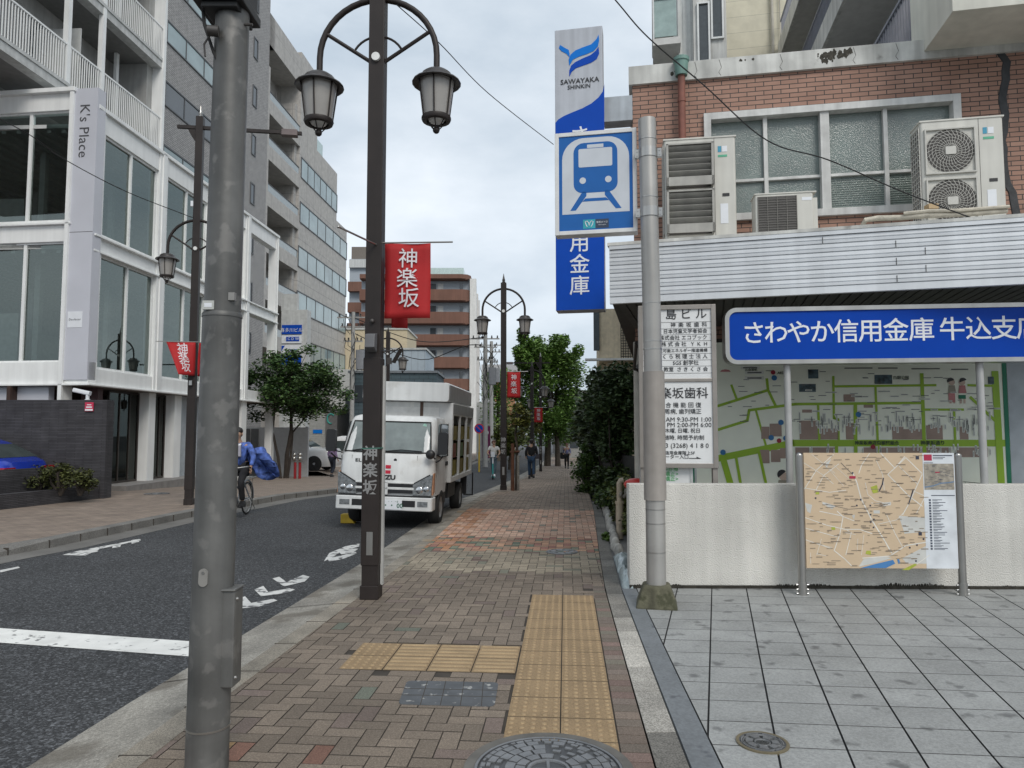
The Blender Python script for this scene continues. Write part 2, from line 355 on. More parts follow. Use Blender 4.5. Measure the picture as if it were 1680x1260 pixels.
def paver(u0, v0, u1, v1):
    cu, cv = (u0+u1)/2, (v0+v1)/2
    if hole(cu, cv) or .302 < cu < .55 and cv < .45: return
    q = [loc2(p) for p in ((u0+GAP, v0+GAP), (u1-GAP, v0+GAP), (u1-GAP, v1-GAP), (u0+GAP, v1-GAP))]
    cx, cy = loc2((cu, cv)); l, r = prof(cy)
    if cx < l-.2 or cx > r+.2: return
    q = clip(q, 0, 1)
    if len(q) >= 3: q = clip(q, 1, -1)
    if len(q) < 3: return
    pv.c = pcol(cx, cy); n = len(q); h = rp.uniform(-.0012, .0012)
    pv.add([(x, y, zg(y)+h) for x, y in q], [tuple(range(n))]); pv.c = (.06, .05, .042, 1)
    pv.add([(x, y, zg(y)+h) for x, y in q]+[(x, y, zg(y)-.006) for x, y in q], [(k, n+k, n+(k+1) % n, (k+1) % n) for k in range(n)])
# herringbone: H at (i+j, i-j steps)
for j in range(-90, 460):
    for i in range(-60, 60):
        # unit cell of the 90 degree herringbone, step (BW, BW) and (2BW, -2BW)
        u = i*2*BW+j*BW; v = -i*2*BW+j*BW
        if not (-3.4 < u < 3.2): continue
        if not (-6.2 < v < 22): continue
        paver(u, v, u+BL, v+BW)
        paver(u-BW+BW, v+BW, u+BW, v+BW+BL)
# running bond beyond, and the soldier column along the right edge
v = 22.0; k = 0
while v < 42:
    u = -3.2+(k % 2)*BW
    while u < 3.2: paver(u, v, u+BL, v+BW); u += BL
    v += BW; k += 1
v = -6
while v < .45:
    q = [loc2(p) for p in ((.306, v+GAP), (.6, v+GAP), (.6, v+BW-GAP), (.306, v+BW-GAP))]; q = clip(q, 1, -1)
    if len(q) >= 3:
        pv.c = tuple(list(Vector(rp.choice([(.16,.125,.1),(.165,.115,.097),(.14,.115,.093),(.15,.12,.1),(.145,.13,.102)]))*rp.uniform(.85, 1.15))+[1]); n = len(q)
        pv.add([(x, y, 0) for x, y in q]+[(x, y, -.006) for x, y in q], [tuple(range(n))]+[(k, n+k, n+(k+1) % n, (k+1) % n) for k in range(n)])
    v += BW
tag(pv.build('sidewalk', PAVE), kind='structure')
strip('sidewalk_bed', JOINT, lambda Y: [(prof(Y)[0]-.01, zg(Y)-.006), (prof(Y)[1]+.01, zg(Y)-.006)], ys=[y for y in YS if y <= 53])
strip('sidewalk', FPAV, lambda Y: [(prof(Y)[0], zg(Y)), (prof(Y)[1], zg(Y))], ys=[48.6, 53, 60, 67, 75, 90, 110, 130])
# right kerb stones, one by one
gk = MB(); Y = -1.5; rk = random.Random(5)
while Y < 16:
    l = rk.choice([.42, .45, .5, .6]); w_ = .155
    f = (lambda y: prof(y)[1]+.006)
    k = .3 if 3.7 < Y < 5.9 else rk.uniform(.13, .2)
    if 4.6 < Y < 5.6: k = .42
    gk.c = (k, k*.95, k*.85, 1); a, b = Y+.004, Y+l-.004
    gk.add([(f(a), a, .004), (f(a)+w_, a, .006), (f(b)+w_, b, .006), (f(b), b, .004), (f(a), a, -.06), (f(a)+w_, a, -.06), (f(b)+w_, b, -.06), (f(b), b, -.06)], [(0,1,2,3),(0,4,5,1),(1,5,6,2),(2,6,7,3),(3,7,4,0)]); Y += l
tag(gk.build('kerb', GRAN), kind='structure')
strip('kerb_bed', JOINT, lambda Y: [(prof(Y)[1], zg(Y)-.02), (prof(Y)[1]+.17, zg(Y)-.018)], ys=[y for y in YS if y < 18])
strip('plaza_edge', SLATE, lambda Y: [(prof(Y)[1]+.168, -.01), (prof(Y)[1]+.172, .008), (prof(Y)[1]+.315, .008), (prof(Y)[1]+.32, -.03)], ys=[-2, 0, 2.5, 3.38, 4.58, 5.5, 6.5, 7.34])
# ---- plaza tiles (rows run with the low wall, columns with the building front)
pz = MB(); rq = random.Random(9); ex = Vector((math.cos(R(-5.5)), math.sin(R(-5.5)))); ey = Vector((math.sin(R(16)), math.cos(R(16)))); o0 = Vector((gnd(1167.8, 971).x, gnd(1167.8, 971).y))
TW, TD = .343, .312
for i in range(-3, 22):
    for j in range(-24, 3):
        c = o0+ex*(i*TW)+ey*(j*TD+.12); g = .004
        q = [c+ex*g*1.4+ey*g*1.0, c+ex*(TW-g*1.4)+ey*g*1.0, c+ex*(TW-g*1.4)+ey*(TD-g*1.0), c+ex*g*1.4+ey*(TD-g*1.0)]
        q = [(p.x, p.y) for p in q]
        out = []
        for a in range(4):       # cut along the slate strip
            p, r_ = q[a], q[(a+1) % 4]; da, db = p[0]-prof(p[1])[1]-.325, r_[0]-prof(r_[1])[1]-.325
            if da >= 0: out.append(p)
            if da*db < 0: t = da/(da-db); out.append((p[0]+(r_[0]-p[0])*t, p[1]+(r_[1]-p[1])*t))
        if len(out) < 3: continue
        k = rq.uniform(.94, 1.06)
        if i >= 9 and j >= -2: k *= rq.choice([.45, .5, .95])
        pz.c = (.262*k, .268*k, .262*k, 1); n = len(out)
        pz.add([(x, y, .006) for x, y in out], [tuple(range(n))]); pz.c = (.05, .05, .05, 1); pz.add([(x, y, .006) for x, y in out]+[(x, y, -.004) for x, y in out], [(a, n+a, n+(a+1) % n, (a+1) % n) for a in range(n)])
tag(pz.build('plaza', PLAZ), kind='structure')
b = MB(); b.quad((.3, -2, -.006), (12, -2, -.006), (12, 7.4, -.006), (.9, 7.4, -.006)); tag(b.build('plaza_bed', PLJ), kind='structure')
# yard under the bank building and the strip of soil under the hedge
strip('yard', mat('yard_concrete', (.16, .16, .155), rough=.9, var=.2, vs=2), lambda Y: [(prof(Y)[1]+.16, zg(Y)-.012), (40, zg(Y)-.012)], ys=[7.3, 9.6, 14.75, 18, 24, 30, 33, 47, 60, 75, 130])
strip('forecourt', FPAV, lambda Y: [(-8.6, zg(Y)+.036), (-9.3, zg(Y)+.24), (-20, zg(Y)+.26)], ys=[34.2, 38, 42, 47, 53])
# ---- road markings
def marking(pts, m=PAINT, z=.004):
    b = MB()
    for i, poly in enumerate(pts): b.quad(*[(*gnd(px, py, -.11).xy, -.11+.001+z+.0008*i) for px, py in poly])
    return tag(b.build('road_marking', m), kind='structure')
marking([[(-250, 1014), (-250, 1037), (312, 1078), (312, 1053)]])
marking([[(102, 911), (125, 905), (160, 903), (140, 912)], [(125, 905), (230, 885), (231, 887), (150, 904)], [(185, 895), (200, 892), (197, 898), (184, 900)], [(215, 887), (229, 885), (228, 890), (216, 893)], [(145, 903), (163, 900), (160, 906), (148, 908)]], WORN)
marking([[(0, 936), (30, 930), (33, 932), (0, 940)]], WORN)
# chevron arrows of the cycle lane
marking([[(393, 982), (402, 979), (412, 990), (449, 983), (455, 986), (425, 996), (395, 999)], [(417, 968), (432, 962), (440, 972), (476, 966), (484, 968), (470, 974), (428, 979)], [(447, 950), (458, 947), (470, 956), (497, 944), (508, 947), (500, 955), (466, 963)]], WORN)
marking([[(531, 922), (540, 908), (566, 897), (590, 892), (589, 897), (560, 905), (548, 913)], [(536, 915), (560, 912), (584, 906), (585, 909), (562, 918), (540, 922)], [(554, 905), (574, 900), (588, 901), (578, 908), (560, 910)]], WORN)
# ---- tactile paving
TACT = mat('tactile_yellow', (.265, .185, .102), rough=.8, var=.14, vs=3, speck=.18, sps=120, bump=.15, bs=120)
TACT_TOP = mat('tactile_pale_top', (.32, .23, .13), rough=.75, var=.12, vs=6, speck=.12, sps=120)  # dots and bars paler than the tile; relief contrast is put into the colour
def tact(name, tiles, label):
    b = MB()
    for (u, v, kind, cutc) in tiles:
        g = .0035; s_ = .3
        pts = [(u+g, v+g), (u+s_-g, v+g), (u+s_-g, v+s_-g), (u+g, v+s_-g)]
        q = [loc2(p) for p in pts]
        if cutc: q = [loc2(p) for p in cutc]
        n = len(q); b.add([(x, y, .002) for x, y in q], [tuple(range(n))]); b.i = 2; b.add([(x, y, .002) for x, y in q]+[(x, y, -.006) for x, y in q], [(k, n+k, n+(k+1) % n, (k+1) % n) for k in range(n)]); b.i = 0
        if kind == 'dot':
            for i in range(5):
                for j in range(5):
                    x, y = loc2((u+.03+.06*i, v+.03+.06*j))
                    if cutc and (Vector((x, y))-Vector(MH)).length < .43: continue
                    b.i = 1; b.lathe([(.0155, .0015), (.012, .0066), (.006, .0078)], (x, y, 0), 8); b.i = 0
        else:
            for j in range(4):
                vv = v+.04+.074*j
                c0, c1 = [], []
                for uu, hh in ((u+.012, 0), (u+.288, 0)): pass
                P = [loc2((u+.012, vv-.017)), loc2((u+.288, vv-.017)), loc2((u+.288, vv+.017)), loc2((u+.012, vv+.017)), loc2((u+.018, vv-.010)), loc2((u+.282, vv-.010)), loc2((u+.282, vv+.010)), loc2((u+.018, vv+.010))]
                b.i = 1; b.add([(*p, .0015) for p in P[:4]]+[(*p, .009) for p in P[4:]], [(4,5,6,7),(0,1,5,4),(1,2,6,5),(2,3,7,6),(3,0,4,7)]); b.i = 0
    return tag(b.build(name, [TACT, TACT_TOP, JOINT]), label, 'tactile paving')
MH = (gnd(900, 1264).x, gnd(900, 1264).y)
tl = [(-.3, -.3*k-.3, 'dot', None) for k in range(11)]+[(0, -.3*k-.3, 'dot', None) for k in range(11)]
mu = (MH[0]-TC[0])*ca-(MH[1]-TC[1])*sa; mv = (MH[0]-TC[0])*sa+(MH[1]-TC[1])*ca; RM = .412
ut = mu+math.sqrt(max(0, RM**2-(-3.303-mv)**2)); vr = mv+math.sqrt(max(0, RM**2-(.297-mu)**2)); a0, a1 = math.atan2(-3.303-mv, ut-mu), math.atan2(vr-mv, .297-mu)
if ut < .28: tl.append((0, -3.6, 'dot', [(ut, -3.303), (.297, -3.303), (.297, max(-3.597, vr))]+[(mu+RM*math.cos(a1+(a0-a1)*k/6), max(-3.597, mv+RM*math.sin(a1+(a0-a1)*k/6))) for k in range(1, 6)]))
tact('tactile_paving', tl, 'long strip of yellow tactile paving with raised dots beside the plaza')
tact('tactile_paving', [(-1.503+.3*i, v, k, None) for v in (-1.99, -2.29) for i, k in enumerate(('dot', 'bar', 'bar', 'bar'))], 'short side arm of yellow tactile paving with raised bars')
# ================================================================ RIGHT SIDE: bank building, apartment block, signs
WHITE = mat('white_paint', (.7, .7, .68), rough=.5, var=.06, vs=3, streak=.12)
OFFW = mat('old_white_paint', (.56, .56, .53), rough=.7, var=.12, vs=2, streak=.25, dirt=((.12, .11, .1), 3, .64, .8))
COPING = mat('weathered_coping', (.56, .56, .53), rough=.85, var=.2, vs=2.5, streak=.3, bump=.2, bs=30, dirt=((.05, .048, .042), 2.2, .66, .9))
ALU = mat('anodised_aluminium', (.55, .56, .55), rough=.4, metal=.5, var=.06)
STEEL = mat('stainless_steel', (.42, .41, .39), rough=.28, metal=.9, var=.06, streak=.15)
DARKST = mat('dark_steel', (.05, .045, .042), rough=.5, var=.15)
BLACK = mat('black_plastic', (.015, .015, .016), rough=.45, var=.1)
RUBBER = mat('black_rubber', (.02, .02, .02), rough=.8, var=.2)
BRICK = brickmat('facade_brick_tile', (.365, .215, .158), (.31, .175, .127), (.045, .04, .038), .232, .066, .006, bump=.5, var=.12)
def fr(b, x0, x1, z0, z1, t, y0, y1):
    """rectangular frame of bars of width t"""
    b.box((x0, y0, z0), (x0+t, y1, z1)).box((x1-t, y0, z0), (x1, y1, z1)).box((x0+t, y0, z0), (x1-t, y1, z0+t)).box((x0+t, y0, z1-t), (x1-t, y1, z1)); return b
BL_, BRZ = (1.78, 10.2, 0), R(-10.5)
bank = thing('bank_building', 'brick tiled bank building with peeling white coping and ribbed metal awning', 'building', BL_, BRZ)
bp = lambda px, py, yo=0: onp(px, py, BL_, BRZ, yo)
zt = bp(1300, 112)[1]; zc = (bp(1043, 112)[1]+bp(1480, 75)[1])/2; wx0, wzt = bp(1160, 196); wx1 = bp(1567, 160)[0]; wzb = bp(1480, 343)[1]
zbt = (bp(1043, 145)[1]+bp(1480, 98)[1])/2
W_ = 9.0
b = MB(); b.box((0, 0, 2.9), (wx0, .25, zbt)).box((wx1, 0, 2.9), (W_, .25, zbt)).box((wx0, 0, 2.9), (wx1, .25, wzb)).box((wx0, 0, wzt), (wx1, .25, zbt)).box((0, .25, 2.9), (.25, 8, zbt)).box((.25, 7.8, 2.9), (W_, 8, zbt))
b.build('wall', BRICK, bank)
b = MB(); b.box((-.05, -.05, zbt), (W_, .3, zc+.02)).box((-.05, .3, zbt), (.2, 8, zc+.02)).box((.2, .3, zbt+.15), (W_, 8, zbt+.25)); cp_ = b.build('coping', COPING, bank)
rn = random.Random(11)
def blot(px0, px1, py0, py1, n, name='stain'):
    q = MB(); (xa, za), (xb, zb_) = bp(px0, py1, -.05), bp(px1, py0, -.05)
    for k in range(n):
        cx, cz, r = rn.uniform(xa, xb), za+(zb_-za)*rn.random()**.6, rn.uniform(.012, .045); m = 9; q.add([(cx+r*rn.uniform(.5, 1.1)*math.cos(6.283*i/m), -.0515-.00005*k, max(zbt+.005, min(zc+.015, cz+r*1.3*rn.uniform(.5, 1.1)*math.sin(6.283*i/m)))) for i in range(m)], [tuple(range(m))])
    q.build(name, mat('black_stain', (.06, .055, .045), rough=1, var=.5, vs=30), cp_, fix=False)
blot(1342, 1372, 84, 104, 22); blot(1376, 1396, 83, 96, 16); blot(1215, 1240, 97, 99, 3); blot(1101, 1108, 116, 122, 3)
q = MB()
for px, py in ((1280, 95), (1180, 104), (1400, 84), (1470, 77), (1140, 110)):
    x, z = bp(px, py, -.05); q.tube([(x, -.051, zc+.0), (x+.03, -.051, z-.06), (x-.01, -.051, z-.13), (x+.02, -.051, zbt+.02)], .003, 4)
each(q, 'crack', mat('black_stain'), cp_)
b = MB(); r_ = random.Random(4)
pts = [(bp(1640, 75)[0], zbt+.01)]; z = zbt
while z > 3.7: z -= .12; pts.append((pts[0][0]+.05+r_.uniform(-.03, .03)+.07*math.sin(z*2), z))
for (xa, za), (xb, zb_) in zip(pts, pts[1:]): b.add([(xa-.04, -.012, za), (xa+.05, -.012, za), (xb+.05, -.012, zb_), (xb-.04, -.012, zb_), (xa-.05, .004, za), (xa+.06, .004, za), (xb+.06, .004, zb_), (xb-.05, .004, zb_)], [(0,1,2,3),(0,4,5,1),(1,5,6,2),(2,6,7,3),(3,7,4,0)])
b.build('sealant_repair', mat('black_sealant', (.04, .042, .045), rough=.7, var=.3, vs=8, bump=.6, bs=25), bank)
win = MB(); t = .07; fr(win, wx0-.05, wx1+.05, wzb-.05, wzt+.07, .10, -.06, .1)
mxs = [bp(1355, 300)[0]]
win.box((mxs[0]-.06, -.03, wzb), (mxs[0]+.06, .11, wzt))
for px in (1258, 1457): x = bp(px, 300)[0]; win.box((x-.028, .02, wzb), (x+.028, .1, wzt))
zm = bp(1300, 290)[1]; win.box((wx0, .03, zm-.02), (wx1, .1, zm+.02))
wf = win.build('window', mat('worn_aluminium', (.6, .6, .58), rough=.5, var=.12, streak=.25), bank, bevel=.004)
def obscure(name, col):
    m = mat(name, col, rough=.14, var=.25, vs=1.3, bump=.55, bs=75, spec=.9, vec='Object'); return m
b = MB(); b.quad((wx0, .085, wzb), (wx1, .085, wzb), (wx1, .085, wzt), (wx0, .085, wzt)); b.build('pane', obscure('patterned_glass', (.13, .165, .15)), wf)
b = MB(); x0 = mxs[0]+.08
k = wzb+.03
while k < zm-.02: b.box((x0, .078, k), (wx1-.1, .084, k+.008)); k += .032
b.build('blind', mat('pale_blind', (.25, .3, .27), rough=.6), wf)
# downpipe with its green hopper
px0, zz = bp(1117, 125); zb0 = bp(1117, 300)[1]
b = MB(); b.cyl((px0, -.13, zz+.02), (px0, -.13, 3.75), .052).cyl((px0, -.13, bp(1117, 172)[1]-.02), (px0, -.13, bp(1117, 172)[1]+.03), .06); dp = b.build('downpipe', mat('rusty_red_pipe', (.27, .105, .075), rough=.7, var=.2, streak=.5, vs=5), bank, smooth=True)
b = MB(); b.lathe([(.085, 0), (.09, .05), (.1, .2), (.115, .21), (.115, .26), (.1, .27)], (px0, -.13, zz-.06), 14); b.build('hopper', mat('verdigris_paint', (.17, .3, .26), rough=.6, var=.15, streak=.3), dp, smooth=True)
# ground floor behind the signs
gf = mat('ground_floor_render', (.33, .335, .33), rough=.8, var=.1, vs=1.5, streak=.2)
b = MB(); b.box((.5, 1.2, -.3), (9, 1.5, 2.95)).box((.5, 1.5, -.3), (.8, 7.5, 2.95)); b.build('ground_floor_wall', gf, bank)
b = MB(); b.cyl((.05, .9, -.3), (.05, .9, 3), .09).cyl((.32, 3.4, -.6), (.32, 3.4, 3), .12).cyl((.2, 1.05, -.3), (.2, 1.05, 3), .04); each(b, 'column', mat('cream_post', (.42, .4, .35), rough=.6, streak=.25), bank, smooth=True)
# awning: ribbed metal fascia, flat roof, slatted dark soffit
A0 = (1.12, 8.05); AR = R(-15.5)
def tobank(p, z): v = Vector((p[0]-BL_[0], p[1]-BL_[1])); return (v.x*math.cos(BRZ)+v.y*math.sin(BRZ), -v.x*math.sin(BRZ)+v.y*math.cos(BRZ), z)
AM = Matrix.Rotation(-BRZ, 4, 'Z') @ Matrix.Translation((A0[0]-BL_[0], A0[1]-BL_[1], 0)) @ Matrix.Rotation(AR, 4, 'Z')   # awning frame inside the bank frame
ap = lambda px, py, yo=0: onp(px, py, (*A0, 0), AR, yo)
az1 = (ap(1004, 404)[1]+ap(1400, 376)[1])/2; az0 = (ap(1004, 497)[1]+ap(1400, 474)[1])/2
prof_ = [(.06, az0-.02), (0, az0-.02), (0, az0+.05)]; n = 6; h = (az1-.05-az0-.05)/n
for k in range(n):
    z = az0+.05+k*h
    prof_ += [(.018, z+.001), (.018, z+.006), (-.004, z+.012), (-.006, z+h*.42), (.003, z+h*.46), (.003, z+h*.54), (-.006, z+h*.58), (-.004, z+h*.985)]
prof_ += [(.018, az1-.045), (-.02, az1-.044), (-.02, az1), (.06, az1)]
FASC = mat('ribbed_metal', (.66, .685, .71), rough=.45, metal=.1, var=.06, vs=1.5, streak=.12, dirt=((.22, .22, .21), 2.2, .68, .5))
b = MB(AM); b.prism(prof_, 0, 6.2, 'x'); fa = b.build('fascia', FASC, bank)
b = MB(AM)
for px, rows in ((1470, (0, 2, 4)), (1518, (1, 3)), (1350, (5,))):
    x = ap(px, 430)[0]
    for r0 in (rows): b.box((x, -.0105, az0+.06+r0*h), (x+.006, -.006, az0+.04+(r0+1)*h))
each(b, 'panel_joint', DARKST, fa)
b = MB(AM); b.box((-.02, -.025, az1), (6.2, .1, az1+.035)); b.build('roof_edge', COPING, bank)
# return of the awning along the side and its soffit
Bk = Vector((3.05, 17.2)); v = Bk-Vector(A0); lx = v.x*math.cos(AR)+v.y*math.sin(AR); ly = -v.x*math.sin(AR)+v.y*math.cos(AR)
b = MB(AM); b.prism([(0, .061), (6.2, .061), (6.2, ly), (lx, ly)], az0+.1, az1-.02, 'z'); b.build('awning_roof', COPING, bank)
b = MB(AM); k = 0.0
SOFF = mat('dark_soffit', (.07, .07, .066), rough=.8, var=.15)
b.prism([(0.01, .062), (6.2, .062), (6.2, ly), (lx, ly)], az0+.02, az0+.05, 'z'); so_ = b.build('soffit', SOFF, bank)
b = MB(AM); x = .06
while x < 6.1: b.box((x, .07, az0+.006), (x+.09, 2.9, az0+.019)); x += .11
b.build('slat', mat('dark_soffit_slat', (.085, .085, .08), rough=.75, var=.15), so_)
b = MB(); b.tube([tobank((1.62, 9.2), 2.75), tobank((1.66, 9.6), 2.45), tobank((1.9, 10.0), 2.4), tobank((2.1, 10.4), 2.42)], .022).tube([tobank((1.75, 9.8), 2.5), tobank((2.3, 10.6), 2.5)], .035).cyl(tobank((1.9, 10.2), 2.45), tobank((1.9, 10.2), 1.2), .03); b.build('service_pipe', DARKST, bank, smooth=True)
# link box from the brick wall to the tall sign
b = MB(); b.box((-.42, -.05, bp(1020, 200)[1]), (0, .2, bp(1020, 160)[1])); b.build('sign_bracket', mat('pale_bracket', (.42, .46, .5), rough=.6, streak=.3), bank)

# ---- tall projecting sign
SB = mat('sign_blue', (.004, .062, .40), rough=.4, var=.04, spec=.15); SBL = mat('sign_lighter_blue', (.006, .17, .6), rough=.4, var=.04, spec=.15); SW = mat('sign_white', (.72, .74, .77), rough=.35, var=.04); SG = mat('sign_grey', (.44, .46, .5), rough=.4, var=.05, streak=.2); SK = mat('sign_black', (.02, .02, .022), rough=.5)
TL_, TRZ = (*at(912, 510, 9.9).xy, 0), R(-11)
tp = lambda px, py: onp(px, py, TL_, TRZ)
ts = thing('projecting_sign', 'tall blue and grey bank sign projecting above the awning, bird emblem on top', 'sign', TL_, TRZ)
tx1 = tp(992, 500)[0]; tz0 = tp(912, 510)[1]; tz1 = tp(912, 50)[1]
b = MB(); b.box((0, 0, tz0), (tx1, .26, tz1)); b.build('box', SG, ts, bevel=.006)
def px2(f, l): return [f(*p) for p in l]
cv = px2(tp, [(911, 202), (916, 196), (926, 190), (940, 184), (955, 178), (970, 170), (982, 160), (989, 150), (991.5, 138)])
b = MB(); b.prism([(.004, tz0+.005)]+[(max(.004, x), z) for x, z in cv]+[(tx1-.004, tz0+.005)], -.004, .001); b.build('blue_panel', SB, ts)
for poly, m in (([(917, 79), (919, 74), (926, 78.5), (933, 82), (934.5, 88), (934.5, 94), (929, 88), (921, 84)], SBL), ([(934, 108), (933, 98), (936, 90), (944, 83), (956, 78), (970, 73), (979, 64), (982, 57), (983, 66), (981, 76), (974, 84), (962, 89), (950, 93), (940, 98)], SBL), ([(934, 126), (934, 116), (937, 108), (944, 102), (956, 96), (968, 91), (977, 84), (982, 77), (983, 88), (979, 97), (970, 103), (956, 108), (945, 112), (938, 118)], SB)):
    b = MB(); b.prism(px2(tp, poly), -.006, .001); b.build('emblem', m, ts)
def tc_(px, py, y=-.006): x, z = tp(px, py); return (x, y, z)
texts('lettering', [('SAWAYAKA', .102, tc_(951, 133), {'bold': .001}), ('SHINKIN', .085, tc_(950, 142.5), {'bold': .0006})], SK, ts)
texts('lettering', [(ch, .29, tc_(951, 470.5-35.2*(7-i), -.007), {'bold': .002}) for i, ch in enumerate('さわやか信用金庫')], SW, ts)

# ---- railway station sign on its steel pole
PX, PY = at(1077, 970, 6.66).x, 6.66
pole = thing('sign_pole', 'galvanised round sign pole on a mossy concrete foot beside the low wall', 'pole', (PX, PY, 0), R(-11))
GALV = mat('galvanised_steel', (.4, .39, .37), rough=.42, metal=.45, var=.12, vs=3, streak=.25)
def pz_(py): return at(1075, py, PY).z
b = MB(); b.cyl((0, 0, .2), (0, 0, pz_(815)), .09, n=24).cyl((0, 0, pz_(815)), (0, 0, pz_(608)), .088, n=24).cyl((-.004, 0, pz_(608)), (-.03, 0, pz_(196)), .085, .084, n=24); b.build('pole', GALV, pole, smooth=True)
b = MB(); b.cyl((0, 0, pz_(820)), (0, 0, pz_(610)), .103, .101, n=24); b.build('cover_sleeve', mat('beige_grey_sleeve', (.3, .275, .25), rough=.55, var=.1, streak=.2), pole, smooth=True)
b = MB()
for y_, xo, rr in ((498, -.011, .0875), (573, -.006, .0885), (560, -.006, .0875), (252, -.026, .091), (230, -.027, .0875), (325, -.02, .0875), (349, -.019, .092), (858, 0, .0925), (905, 0, .0925), (835, 0, .0925)):
    hh = .045 if y_ in (252, 349) else .004; b.cyl((xo, 0, pz_(y_)-hh), (xo, 0, pz_(y_)+hh), rr, n=24)
for y_ in (252, 349):
    for sx_ in (-1, 1): b.cbox((-.022+sx_*.105, 0, pz_(y_)), (.04, .05, .08)).cyl((-.022+sx_*.105, -.03, pz_(y_)-.02), (-.022+sx_*.105, .03, pz_(y_)-.02), .008).cyl((-.022+sx_*.105, -.03, pz_(y_)+.02), (-.022+sx_*.105, .03, pz_(y_)+.02), .008)
each(b, 'clamp', STEEL, pole, smooth=True)
b = MB(); b.add([(-.19, -.19, 0), (.19, -.19, 0), (.19, .19, 0), (-.19, .19, 0), (-.12, -.12, .2), (.12, -.12, .2), (.12, .12, .2), (-.12, .12, .2)], [(0,3,2,1),(4,5,6,7),(0,1,5,4),(1,2,6,5),(2,3,7,6),(3,0,4,7)])
b.build('foot', mat('mossy_concrete', (.12, .115, .075), rough=.95, var=.45, vs=5, bump=.5, bs=40, streak=.5, dirt=((.03, .033, .015), 7, .52, .7)), pole, bevel=.02)
ML, MRZ = (*at(911, 386, 6.9).xy, 0), R(-11)
mp_ = lambda px, py, yo=0: onp(px, py, ML, MRZ, yo)
ms = thing('station_sign', 'square white framed railway station sign with blue train pictogram on the pole', 'sign', ML, MRZ)
mx1 = mp_(1045, 300)[0]; mz0 = mp_(912, 387)[1]; mz1 = mp_(912, 220)[1]
MBLU = mat('station_blue', (.02, .12, .38), rough=.35, var=.05, spec=.2); MWH = mat('station_white', (.55, .58, .62), rough=.3, var=.06, vs=4)
b = MB(); fr(b, 0, mx1, mz0, mz1, .04, -.012, .13); b.box((.04, .01, mz0+.04), (mx1-.04, .12, mz1-.04)); b.build('frame', mat('white_enamel', (.7, .7, .69), rough=.3, var=.05, streak=.12), ms, bevel=.004)
b = MB(); b.box((.04, -.002, mz0+.04), (mx1-.04, .012, mz1-.04)); b.build('blue_panel', MBLU, ms)
w_ = mx1; cxm = w_/2; bz = mz0+(mz1-mz0)*.2
def arch(x0, x1, z0, z1, r, n=8):
    return [(x0, z0), (x1, z0), (x1, z1-r)]+[(x1-r+r*math.cos(R(90*k/n)), z1-r+r*math.sin(R(90*k/n))) for k in range(1, n+1)]+[(x0+r+r*math.cos(R(90+90*k/n)), z1-r+r*math.sin(R(90+90*k/n))) for k in range(0, n+1)]
def rr_(x0, x1, z0, z1, r, r2=None, n=6):
    r2 = r2 or r; o = []
    for cx, cz, q, a in ((x1-r, z1-r, r, 0), (x0+r, z1-r, r, 90), (x0+r2, z0+r2, r2, 180), (x1-r2, z0+r2, r2, 270)): o += [(cx+q*math.cos(R(a+90*k/n)), cz+q*math.sin(R(a+90*k/n))) for k in range(n+1)]
    return o
H_ = mz1-mz0
b = MB(); b.prism(arch(.072, w_-.072, bz, mz1-.065, .21), -.0035, 0); b.build('pictogram_ground', MWH, ms)
b = MB(); b.prism(rr_(cxm-.215, cxm+.215, bz+.2*H_, mz1-.115, .1, .09), -.005, -.0034)
for s in (-1, 1): b.prism([(cxm+s*.25, bz+.035), (cxm+s*.195, bz+.035), (cxm+s*.09, bz+.17*H_), (cxm+s*.09, bz+.2*H_+.012), (cxm+s*.13, bz+.2*H_+.012)][::s], -.005, -.0034)
b.prism([(cxm-.13, bz+.035+.085), (cxm+.13, bz+.12), (cxm+.1, bz+.15), (cxm-.1, bz+.15)], -.0049, -.0034)
b.build('train_pictogram', MBLU, ms)
b = MB(); b.prism(rr_(cxm-.165, cxm+.165, bz+.45*H_, bz+.63*H_, .015), -.0065, -.0049).prism(rr_(cxm-.08, cxm+.08, mz1-.17, mz1-.135, .004), -.0065, -.0049)
for s in (-1, 1): b.cyl((cxm+s*.125, -.0065, bz+.32*H_), (cxm+s*.125, -.0049, bz+.32*H_), .032, n=20)
each(b, 'train_window', MWH, ms)
b = MB(); b.box((cxm-.125, -.004, mz0+.055), (cxm-.005, -.002, mz0+.145)); b.build('operator_plate', mat('operator_teal', (.03, .32, .38), rough=.3), ms)
b = MB(); b.box((cxm-.004, -.004, mz0+.055), (cxm+.125, -.002, mz0+.145)); b.build('operator_plate', mat('operator_navy', (.03, .045, .08), rough=.3), ms)
b = MB(); zc_ = mz0+.1; xc_ = cxm-.065
b.tube([(xc_+x*.042, -.0045, zc_+z*.042) for x, z in ((-.95, .5), (-.5, .7), (-.15, .25), (0, -.45), (.15, .25), (.5, .7), (.95, .5), (.75, -.1), (.55, -.55), (.38, -.6))], .0045, 5); b.tube([(xc_+x*.042, -.0045, zc_+z*.042) for x, z in ((-.95, .5), (-.75, -.1), (-.55, -.55), (-.38, -.6))], .0045, 5)
b.build('operator_emblem', SW, ms)
texts('lettering', [('東京メトロ', .022, (cxm+.06, -.0045, zc_+.012), {}), ('TOKYO METRO', .011, (cxm+.06, -.0045, zc_-.014), {})], SW, ms)

